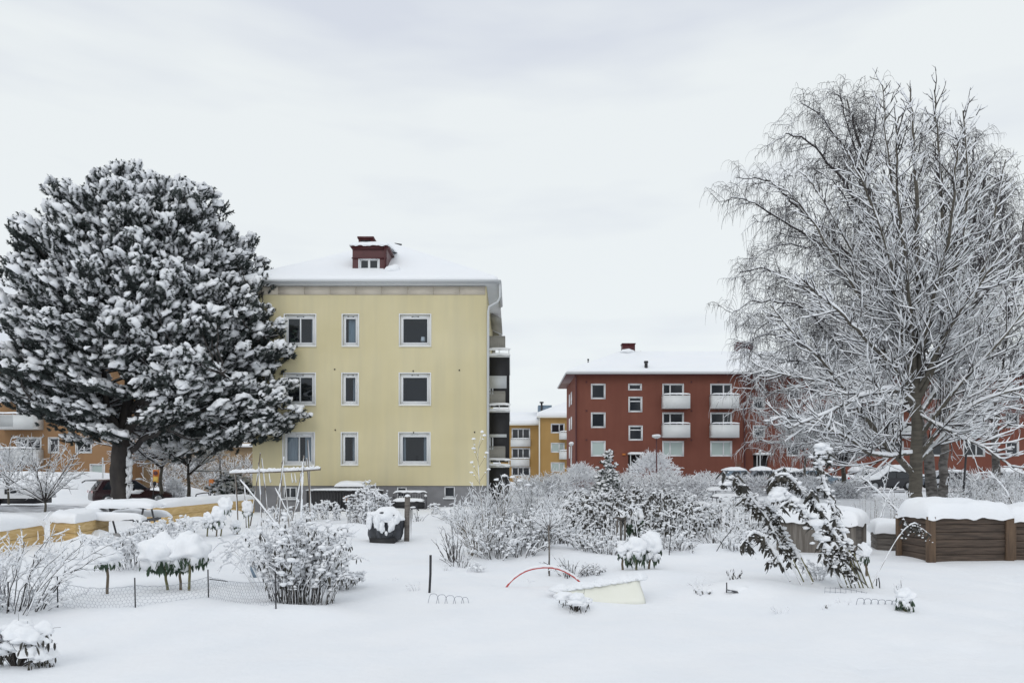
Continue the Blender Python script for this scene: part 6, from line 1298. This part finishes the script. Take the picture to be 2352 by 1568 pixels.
def roundbush(label, u, v, w_, h, Y, seed, n=900, m='hedgetwig'):
    rng = np.random.default_rng(seed); c = W(u, v, Y); t = thing('round_bush', label, 'bush', tuple(c)); tw = []; R_ = w_ / 2 / (F / Y); H_ = h / (F / Y)
    for i in range(n):
        a = rng.uniform(0, 6.283); q = rng.random() ** .5; el = rng.random() ** .6; p_ = c + np.array([math.cos(a) * R_ * q * math.sqrt(max(0, 1 - el ** 2)), math.sin(a) * R_ * q * math.sqrt(max(0, 1 - el ** 2)), H_ * el * rng.uniform(.7, 1)]); d = nrm(p_ - c + [0, 0, .2]); tw.append(shoot_branch(p_ - d * .3, d + rng.normal(0, .35, 3), .5 * rng.uniform(.6, 1.2), .013, rng, 4, .1, .3))
    sb = grow(tw, rng, .22, lambda a, b: .22, 45, .6, .2, 3, .2, .3, rmin=.008); tube_obj('twigs', tw + sb, M[m], t, 3); tube_obj('snow_cover', snowline(tw, rng, .9, .02, .4, .5) + snowline(sb, rng, .8, .014, .4, .5), M['snowfine'], t, 4)
roundbush('round snow-covered bush beside the left door of the red house', 1500, 1098, 135, 62, 60, 21)
roundbush('smaller grey bush at the left corner of the red house', 1335, 1102, 90, 38, 56, 22, 600)
roundbush('greyish bush left of the slim snowy tree behind the bike rack', 400, 1148, 60, 50, 47, 23, 500)
# planter with dead shrub
t = thing('planter', 'pale blue-grey planter with a dead upright shrub before the red wall', 'planter', tuple(W(1713 - 10, 1085, 62))); x_ = (1697 - 0 - U0) / F * 62; x_ = (1695 - U0) / F * 62
mb = MB(); mb.box(x_ - .5, x_ + .5, 61.6, 62.4, .2, 1.55); mb.build('box', M['carblue'], t); rng = np.random.default_rng(5); tube_obj('shrub', stems((x_, 62, 1.5), 16, 1.2, .45, .015, rng), M['stalk'], t, 4)
# ---- bare branch tangles at the right --------------------------------------------------
for i, (P_, txt) in enumerate([([(2082, 1190), (2040, 1150), (2000, 1112), (1975, 1094)], 'long bare snow-topped branch slanting up left behind the small grey bed'), ([(2072, 1192), (2050, 1160), (2030, 1125)], 'shorter bare branch crossing the long slanting one'), ([(2330, 1165), (2310, 1125), (2288, 1100), (2268, 1077)], 'crooked snow-topped sapling rising at the far right above the brown bed'),
        ([(2020, 1190), (2035, 1150), (2048, 1120)], 'thin bare sapling left of the bare trunk foot')]):
    Yb = 19 if i != 2 else 20; q2 = LW(Yb); t = thing('bare_sapling', txt, 'sapling', tuple(q2(*P_[0])), 'bare saplings at the right'); rng = np.random.default_rng(500 + i); st = [limb([q2(*a) for a in P_], .022, .008, 12, rng, .01)]; sb = grow(st, rng, .22, lambda a, b: .35, 45, .6, .15, 5, .3, .25, rmin=.007); sb += grow(sb, rng, .14, lambda a, b: .16, 45, .6, .2, 3, .2, .3, rmin=.005)
    tube_obj('stems', st + sb, M['twig'], t, 5); tube_obj('snow_cover', snowline(st, rng, .8, .016, .3, .4) + snowline(sb, rng, .8, .010, .3, .4), M['snowfine'], t, 5)
for i, (u, v, vt, wd, n, txt) in enumerate([(2060, 1205, 1118, 60, 14, 'criss-cross dead canes left of the big bare trunk'), (1995, 1190, 1128, 50, 12, 'short dead canes above the grey plank bed right end'), (2225, 1180, 1098, 50, 16, 'dead cane row, left part, above the brown bed snow'), (2275, 1184, 1105, 50, 20, 'dead cane row, middle part, above the brown bed snow'), (2325, 1186, 1100, 55, 24, 'dead cane row, right part, above the brown bed snow'), (2185, 1176, 1128, 30, 8, 'few canes beside the upright birch foot')]):
    clump(txt, u, v, vt, wd, n, 520 + i, 'dead canes behind the right planting beds', leaves=0, snow=1.1, bend=.15, m='stalk', name='dead_canes')
# snow mounds and details near the front edging
t = thing('garden_liner', 'dark sagging pond liner edge half buried in snow, left of the low grid fence', 'liner', tuple(G(1730, 1388))); mb = MB(); rng = np.random.default_rng(3)
q = LW(9.75)
for (u0, v0, u1, v1, dp) in [(1668, 1352, 1735, 1364, 6), (1712, 1370, 1772, 1380, 11)]:
    n = 14; V = []
    for i in range(n):
        s_ = i / (n - 1); u = u0 + (u1 - u0) * s_; v = v0 + (v1 - v0) * s_; V += [q(u, v), q(u, v + dp * math.sin(math.pi * (.1 + .8 * s_)) * (.8 + .4 * math.sin(i * 2.2)), -.06)]
    mb.add(V, [[(2 * i, 2 * i + 2, 2 * i + 3, 2 * i + 1) for i in range(n - 1)]])
mb.build('liner', M['tarp'], t, smooth=True)
mb = MB(); 
for i, (u, v, r_) in enumerate([(1702, 1350, .14), (1745, 1366, .14), (1725, 1374, .07), (1765, 1372, .08), (1680, 1352, .07)]): blob(mb, q(u, v, .1) - np.array([0, 0, .03]), (r_, r_ * .7, r_ * .42), i, 3, .15)
mb.build('snow_cover', M['snow'], t, smooth=True)
t = thing('grid_fence', 'short piece of bent square wire grid in front of the leaning stalks', 'fence', tuple(q(1930, 1372))); gp = []
for i in range(9): a = q(1895 + i * 12, 1347 - 3 * math.sin(i * .4) + i * 1.5); b = q(1893 + i * 12.5, 1378 + i * 1.5); gp.append((np.array([a, b]), np.array([.0025, .0025])))
for j in range(4): gp.append((np.array([q(1895 + i * 12, 1349 + j * 9 + i * 1.5 - 3 * math.sin(i * .4)) for i in range(9)]), np.full(9, .0025)))
tube_obj('wire_mesh', gp, M['wire'], t, 4)
for i, (u, v, vt, txt) in enumerate([(1092, 1312, 1285, 'low snowy arching tuft in the open snow right of the black stake'), (1022, 1310, 1282, 'three bare straight stems in the snow before the thicket'), (1215, 1335, 1318, 'tiny dry tuft left of the red hoop foot'), (958, 1356, 1322, 'faint pale seed plant at the foot of the black stake'), (1795, 1408, 1372, 'few dry grass blades in front of the low grid fence'), (1895, 1395, 1372, 'little dark dry leaves sticking from the snow below the leaning stalks'), (1940, 1385, 1355, 'fine dry stems right under the leaning stalks'), (1680, 1330, 1290, 'small leafless plant with dark heads left of the leaning stalks'), (1605, 1348, 1312, 'thin seed plant in the snow right of the cream sheet'), (1612, 1362, 1335, 'small snow-capped dark plant beside the thin seed plant'),
        (820, 1325, 1312, 'flattened wire-like tuft right of the big foreground shrub'), (1170, 1388, 1376, 'dry curl of grass in the open foreground'), (905, 1330, 1315, 'single dry seed stalk in the open snow right of the big shrub'), (1880, 1330, 1268, 'snowy dry herb between the leaning stalks and the grey bed'), (2035, 1210, 1180, 'dry tuft in front of the small grey box bed')]):
    g_ = G(u, v); k_ = F / g_.y; shrub(txt, g_, (v - vt) / k_, (v - vt) / k_ * .6, 7 if i not in (0, 13) else 16, 600 + i, name='dry_tuft', cat='plant', r=.0035, tw=.07, twl=.3, snow=1.0 if i not in (0, 9) else 2, foot=.05, arch=.05 if i in (0, 5, 11) else 0, leaves=.03 if i in (5, 7, 9) else 0, leafsize=.3, tw2=False, m='stalk', puffs=.06 if i in (0, 9, 13) else 0, puff=.03, group='small dry tufts in the snow')
# ---- cars -----------------------------------------------------------------------------------
def car(label, x, y, z, yaw, paint, L_=4.3, wd=1.8, h=1.5, snow=.15, seed=1, suv=False, tail=True, group='parked cars'):
    t = thing('parked_car', label, 'car', (x, y, z), group); c_, s_ = math.cos(yaw), math.sin(yaw)
    def T(v): v = np.array(v, float); return np.stack([x + v[:, 0] * c_ - v[:, 1] * s_, y + v[:, 0] * s_ + v[:, 1] * c_, z + v[:, 2]], 1)
    hb = h * .58; hl = L_ / 2
    side = [(-hl, .28), (-hl - .02, .5), (-hl + .04, hb * .95), (-hl + .3, hb), (-hl + .95, hb + .02), (hl - 1.35, hb), (hl - .35, hb * .86), (hl - .03, hb * .66), (hl, .45), (hl - .05, .25)]
    cab = [(-hl + .12 if suv else -hl + .35, hb - .02), (-hl + .5 if suv else -hl + .85, h - .04), (-hl + 1.1, h), (hl - 2.1, h - .03), (hl - 1.25, hb - .02)]
    def loft(prof, ws, name, m, parent, bev=.06):
        n = len(prof); V = []; st = [(-1, .9), (-.86, 1), (.86, 1), (1, .9)]
        for k_, sc2 in st:
            for (px_, pz) in prof: mid = np.mean([a for a, _ in prof]); V.append((mid + (px_ - mid) * (1 if abs(k_) < .9 else .97), k_ * ws(pz), pz if abs(k_) < .9 else pz - .02 * (pz > .6)))
        Fc = [[(i * n + j, i * n + (j + 1) % n, (i + 1) * n + (j + 1) % n, (i + 1) * n + j) for i in range(3) for j in range(n)]]
        bm = MB(); bm.add(T(V), Fc); o = bm.build(name, m, parent)
        me = o.data; b2 = bmesh.new(); b2.from_mesh(me); b2.verts.ensure_lookup_table(); b2.faces.new([b2.verts[i] for i in range(n)]); b2.faces.new([b2.verts[3 * n + i] for i in range(n)][::-1]); bmesh.ops.recalc_face_normals(b2, faces=b2.faces); b2.to_mesh(me); b2.free()
        md = o.modifiers.new('bevel', 'BEVEL'); md.width = bev; md.segments = 3; md.limit_method = 'ANGLE'; md.angle_limit = R(25)
        for p_ in me.polygons: p_.use_smooth = True
        return o
    loft(side, lambda q: wd / 2, 'body', M[paint], t); cb = loft(cab, lambda q: wd / 2 * (1 - .16 * max(0, (q - hb) / (h - hb))), 'cabin', M[paint], t, .05)
    for s2 in (-1, 1):   # side glass
        def wy(q): return s2 * (wd / 2 * (1 - .16 * max(0, (q - hb) / (h - hb))) * 1.0 + .012)
        for (a0, a1, b0, b1) in ((cab[0][0] + .35, hl - 1.42, cab[1][0] + .3, hl - 2.08),):
            mid0, mid1 = (a0 + a1) / 2, (b0 + b1) / 2
            for (p0, p1, r0, r1) in ((a0, mid0 - .04, b0, mid1 - .04), (mid0 + .04, a1, mid1 + .04, b1)):
                bm = MB(); bm.add(T([(p0, wy(hb + .05), hb + .05), (p1, wy(hb + .05), hb + .05), (r1, wy(h - .13), h - .13), (r0, wy(h - .13), h - .13)]), [[(0, 1, 2, 3)]]); bm.build('window', M['darkglass'], t)
    bm = MB(); xx = cab[0][0] + .02; bm.add(T([(xx - .03, -wd * .38, hb + .06), (xx - .03, wd * .38, hb + .06), (cab[1][0] - .06, wd * .34, h - .12), (cab[1][0] - .06, -wd * .34, h - .12)]), [[(0, 1, 2, 3)]]); bm.build('rear_window', M['darkglass'], t)
    bm = MB(); bm.add(T([(hl - 1.27, -wd * .38, hb + .02), (hl - 1.27, wd * .38, hb + .02), (hl - 2.02, wd * .34, h - .10), (hl - 2.02, -wd * .34, h - .10)]), [[(0, 1, 2, 3)]]); bm.build('windscreen', M['darkglass'], t)
    for wx_ in (-hl + .8, hl - .85):
        for s2 in (-1, 1):
            n = 20; ang = np.arange(n) * 2 * np.pi / n
            def disc(r_, y0, y1): V = [(wx_ + r_ * math.cos(a), s2 * yy, .33 + r_ * math.sin(a)) for yy in (y0, y1) for a in ang]; V += [(wx_, s2 * y0, .33), (wx_, s2 * y1, .33)]; i = np.arange(n); j = (i + 1) % n; return V, [np.stack([i, j, j + n, i + n], -1), np.concatenate([np.stack([i, j, np.full(n, 2 * n)], -1), np.stack([i + n, j + n, np.full(n, 2 * n + 1)], -1)])]
            V, Fq = disc(.33, wd / 2 - .2, wd / 2 + .015); bm = MB(); bm.add(T(V), Fq); wo = bm.build('wheel', M['tyre'], t); V, Fq = disc(.21, wd / 2, wd / 2 + .022); bm = MB(); bm.add(T(V), Fq); bm.build('rim', M['rim'], wo)
    for s2 in (-1, 1):
        bm = MB(); bm.add(T([(-hl - .035, s2 * wd * .30, .75), (-hl - .035, s2 * wd * .485, .75), (-hl - .01, s2 * wd * .485, .90), (-hl - .01, s2 * wd * .30, .90)]), [[(0, 1, 2, 3)]]); bm.build('taillight', M['taillight'], t)
        bm = MB(); bm.add(T([(hl + .012, s2 * wd * .28, .55), (hl + .0, s2 * wd * .47, .55), (hl - .05, s2 * wd * .47, .68), (hl - .03, s2 * wd * .28, .68)]), [[(0, 1, 2, 3)]]); bm.build('headlight', M['white'], t)
        bm = MB(); bm.add(T([(hl - 1.5, s2 * (wd / 2 + .02), hb - .02), (hl - 1.35, s2 * (wd / 2 + .2), hb), (hl - 1.35, s2 * (wd / 2 + .2), hb + .13), (hl - 1.5, s2 * (wd / 2 + .02), hb + .12), (hl - 1.42, s2 * (wd / 2 + .18), hb + .06)]), [[(0, 1, 2, 3)], [(0, 1, 4), (2, 3, 4)]]); bm.build('mirror', M[paint], t)
    if snow:
        mb = MB(); q3 = T([(cab[1][0] - .1, -wd * .42, 0), (hl - 2.0, -wd * .42, 0), (hl - 2.0, wd * .42, 0), (cab[1][0] - .1, wd * .42, 0)]); snow_slab(mb, [(a, b) for a, b, _ in q3], z + h - .02, snow * 1.25, .03, seed, p=2.2)
        if snow > .1:
            q3 = T([(hl - 1.35, -wd * .45, 0), (hl - .12, -wd * .42, 0), (hl - .12, wd * .42, 0), (hl - 1.35, wd * .45, 0)]); snow_slab(mb, [(a, b) for a, b, _ in q3], 0, snow * .9, .02, seed + 1, zq=[z + hb, z + hb * .84, z + hb * .84, z + hb])
            q3 = T([(hl - 2.0, -wd * .4, 0), (hl - 1.25, -wd * .43, 0), (hl - 1.25, wd * .43, 0), (hl - 2.0, wd * .4, 0)]); snow_slab(mb, [(a, b) for a, b, _ in q3], 0, snow * .6, .0, seed + 2, zq=[z + h - .06, z + hb, z + hb, z + h - .06])
            q3 = T([(-hl, -wd * .45, 0), (-hl + .6, -wd * .42, 0), (-hl + .6, wd * .42, 0), (-hl, wd * .45, 0)]); snow_slab(mb, [(a, b) for a, b, _ in q3], 0, snow * .7, .0, seed + 3, zq=[z + hb - .1, z + hb + .05, z + hb + .05, z + hb - .1])
        mb.build('snow_cover', M['snow'], t, smooth=True)
    return t
p_ = W(293, 1157, 45.2); car('dark red car without snow on the left road, half hidden by the pine trunk', p_[0], 45.6, -.43, R(38), 'carred', 4.4, 1.85, 1.55, 0, 1, suv=True)
cars = [(1702, 62.0, R(8), 'carblue', 'snow-covered pale car, first from the left above the hedge', .2), (1765, 61.5, R(-10), 'cargrey', 'snow-covered car, second from the left behind the hedge before the right door', .24), (1826, 60.0, R(12), 'carwhite', 'snow-covered whitish car, third from the left behind the hedge', .22), (1880, 62.5, R(-5), 'carblue', 'bluish snow-topped car just left of the forked white tree', .16),
        (1996, 62, R(5), 'carwhite', 'car buried in snow right of the forked white tree', .4), (2030, 55, R(-172), 'carblack', 'dark car under a smooth thick snow cover left of the big bare trunk', .34), (2080, 60, R(20), 'cargrey', 'blue-grey car with snow-heaped roof directly left of the big bare trunk', .38), (2330, 58, R(10), 'carwhite', 'snow-covered car at the right picture edge under the birch', .3)]
for i, (u, y, yaw, pnt, txt, sn_) in enumerate(cars): car(txt, (u - U0) / F * y, y, float(gh((u - U0) / F * y, y)) - .02 + (.25 if i < 4 else .1 if i > 6 else .2), yaw, pnt, 4.3, 1.8, 1.45, sn_, 10 + i)
car('clean white station car with dark windows, right of the upright birch trunk', (2213 - U0) / F * 56, 56, .05, R(-35), 'carwhite', 4.5, 1.85, 1.55, .1, 30, suv=True)
# white trailer at the left
p_ = W(48, 1153, 43.0); x_, y_, z_ = p_[0], 43.0, float(gh(p_[0], 43)) ; t = thing('camper_trailer', 'white snow-topped trailer with a small dark hatch window at the left edge', 'trailer', (x_, y_, z_)); mb = MB()
V = []; prof = [(-1.6, .45), (-1.6, 1.05), (-1.2, 1.35), (1.2, 1.05), (1.45, .9), (1.5, .45)]
for yy in (-.9, .9): V += [(x_ + a, y_ + yy, z_ + b) for a, b in prof]
n = 6; mb.add(V, [[(i, (i + 1) % n, (i + 1) % n + n, i + n) for i in range(n)], []]); mb.add([V[i] for i in range(6)], [[(0, 1, 2, 5), (2, 3, 4, 5)]]); mb.add([V[i + 6] for i in range(6)], [[(0, 1, 2, 5), (2, 3, 4, 5)]]); mb.build('body', M['white'], t)
mb = MB(); mb.box(x_ + .0, x_ + .35, y_ - .93, y_ - .905, z_ + .75, z_ + .98); mb.build('hatch_window', M['darkglass'], t); mb = MB(); mb.box(x_ - .32, x_ - .1, y_ - .93, y_ - .905, z_ + .7, z_ + .98); mb.build('side_lamp', M['iron'], t)
mb = MB(); mb.box(x_ - 1.4, x_ + 1.3, y_ - .8, y_ + .8, z_ + .15, z_ + .45); mb.build('chassis', M['iron'], t); mb = MB(); mb.tube([(x_ - .9, y_ - .95, z_ + .28), (x_ - .9, y_ - .7, z_ + .28)], .28, 16); mb.build('wheel', M['tyre'], t)
mb = MB(); snow_slab(mb, [(x_ - 1.6, y_ - .9), (x_ + 1.4, y_ - .9), (x_ + 1.4, y_ + .9), (x_ - 1.6, y_ + .9)], 0, .3, .03, 8, zq=[z_ + 1.2, z_ + .98, z_ + .98, z_ + 1.2]); mb.build('snow_top', M['snow'], t, smooth=True)
# ---- lamps, signs, rails ---------------------------------------------------------------------
def lamp(label, u, vb, vt, Y, m='iron', hw=.45):
    x_ = (u - U0) / F * Y; zt = CH - (vt - V0) / F * Y; t = thing('street_lamp', label, 'street lamp', (x_, Y, 0), 'park lamps'); mb = MB(); mb.tube([(x_, Y, -.1), (x_, Y, zt - .15)], [.06, .045], 8); mb.build('pole', M[m], t, smooth=True); mb = MB(); mb.tube([(x_, Y, zt - .2), (x_, Y, zt - .08), (x_, Y, zt)], [.08, hw, hw * .9], 16); mb.build('lamp_head', M['gutter'], t, smooth=True); mb = MB(); blob(mb, (x_, Y, zt), (hw, hw, .14), u, 2, .1, 1.5, .2); mb.build('snow_cap', M['snowfine'], t, smooth=True)
lamp('street lamp with flat snowy disc head beside the left red balconies', 1508, 1090, 1001, 58, 'oxblood', .36)
lamp('street lamp with small snowy head at the left corner of the red house', 1312, 1095, 1018, 60, 'gutter', .2)
lamp('slim lamp standing in front of the right entrance door of the red house', 1746, 1075, 1036, 66, 'gutter', .14)
def polesimple(label, u, vb, vt, Y, r=.04, m='iron', name='pole', ut=None): x_ = (u - U0) / F * Y; t = thing(name, label, 'pole', (x_, Y, CH - (vb - V0) / F * Y)); mb = MB(); mb.tube([(x_, Y, CH - (vb - V0) / F * Y - .2), (((ut or u) - U0) / F * Y, Y, CH - (vt - V0) / F * Y)], r, 8); mb.build('shaft', M[m], t, smooth=True)
polesimple('slightly tilted dark pole before the white station car', 2212, 1135, 1042, 34, .045, ut=2219)
polesimple('white flag-less slim mast before the orange house, left of the pine trunk', 236, 1120, 1050, 52, .05, 'gutter')
t = thing('notice_board', 'small orange notice board with a round emblem right of the pine trunk', 'sign', tuple(W(358, 1125, 54))); X_ = lambda u: (u - U0) / F * 54; Z_ = lambda v: CH - (v - V0) / F * 54
mb = MB(); mb.box(X_(351), X_(365), 54, 54.08, Z_(1108), Z_(1078)); mb.build('board', M['signorange'], t); mb = MB(); mb.box(X_(352.5), X_(363.5), 53.96, 53.995, Z_(1106), Z_(1094)); mb.build('lower_panel', M['signyellow'], t)
mb = MB(); mb.tube([(X_(358), 53.93, Z_(1086)), (X_(358), 53.96, Z_(1086))], .16, 16); mb.build('emblem', M['oxblood'], t)
mb = MB(); mb.box(X_(352), X_(353.5), 54.02, 54.06, Z_(1130), Z_(1108)); mb.box(X_(362.5), X_(364), 54.02, 54.06, Z_(1130), Z_(1108)); mb.build('leg', M['iron'], t)
t = thing('notice_board', 'orange-brown notice panel seen between the bushes left of the yellow house', 'sign', tuple(W(487, 1125, 54))); mb = MB(); mb.box(X_(480), X_(493), 54, 54.08, Z_(1122), Z_(1100)); mb.build('board', M['signorange'], t); mb = MB(); mb.box(X_(486), X_(487.5), 54.09, 54.14, Z_(1140), Z_(1100)); mb.build('leg', M['iron'], t)
t = thing('parking_post', 'thin leaning post with round black head right of the dark red car', 'parking post', tuple(W(350, 1148, 43))); mb = MB(); mb.tube([W(350, 1150, 43), W(354, 1114, 43)], .03, 8); mb.build('shaft', M['iron'], t); mb = MB(); V, Fc = ico(2); mb.add(V * [.11, .06, .14] + W(355, 1110, 43), [Fc]); mb.build('head', M['iron'], t, smooth=True)
t = thing('handrail', 'black steel handrail with snow along it, left of the pine trunk', 'railing', tuple(W(230, 1115, 46))); q = LW(46); 
tube_obj('rail', [(np.array([q(188, 1108), q(196, 1103), q(238, 1103), q(259, 1105), q(259, 1120)]), np.full(5, .04)), (np.array([q(232, 1103), q(228, 1122)]), np.full(2, .03))], M['iron'], t, 6); tube_obj('rail_snow', [(smooth_path([q(196, 1101), q(215, 1100), q(238, 1100), q(258, 1102)], 12), np.full(12, .06))], M['snowfine'], t, 6)
t = thing('bike_rack', 'low bent tube rack on the snow before the bushes left of the yellow house', 'bike rack', tuple(W(475, 1146, 38))); q = LW(38); tube_obj('tube', [(smooth_path([q(450, 1148), q(450, 1138), q(454, 1134), q(476, 1131), q(480, 1134), q(480, 1146)], 20), np.full(20, .03)), (smooth_path([q(484, 1146), q(484, 1134), q(488, 1130), q(508, 1128), q(511, 1131), q(511, 1142)], 20), np.full(20, .03))], M['iron'], t, 6)
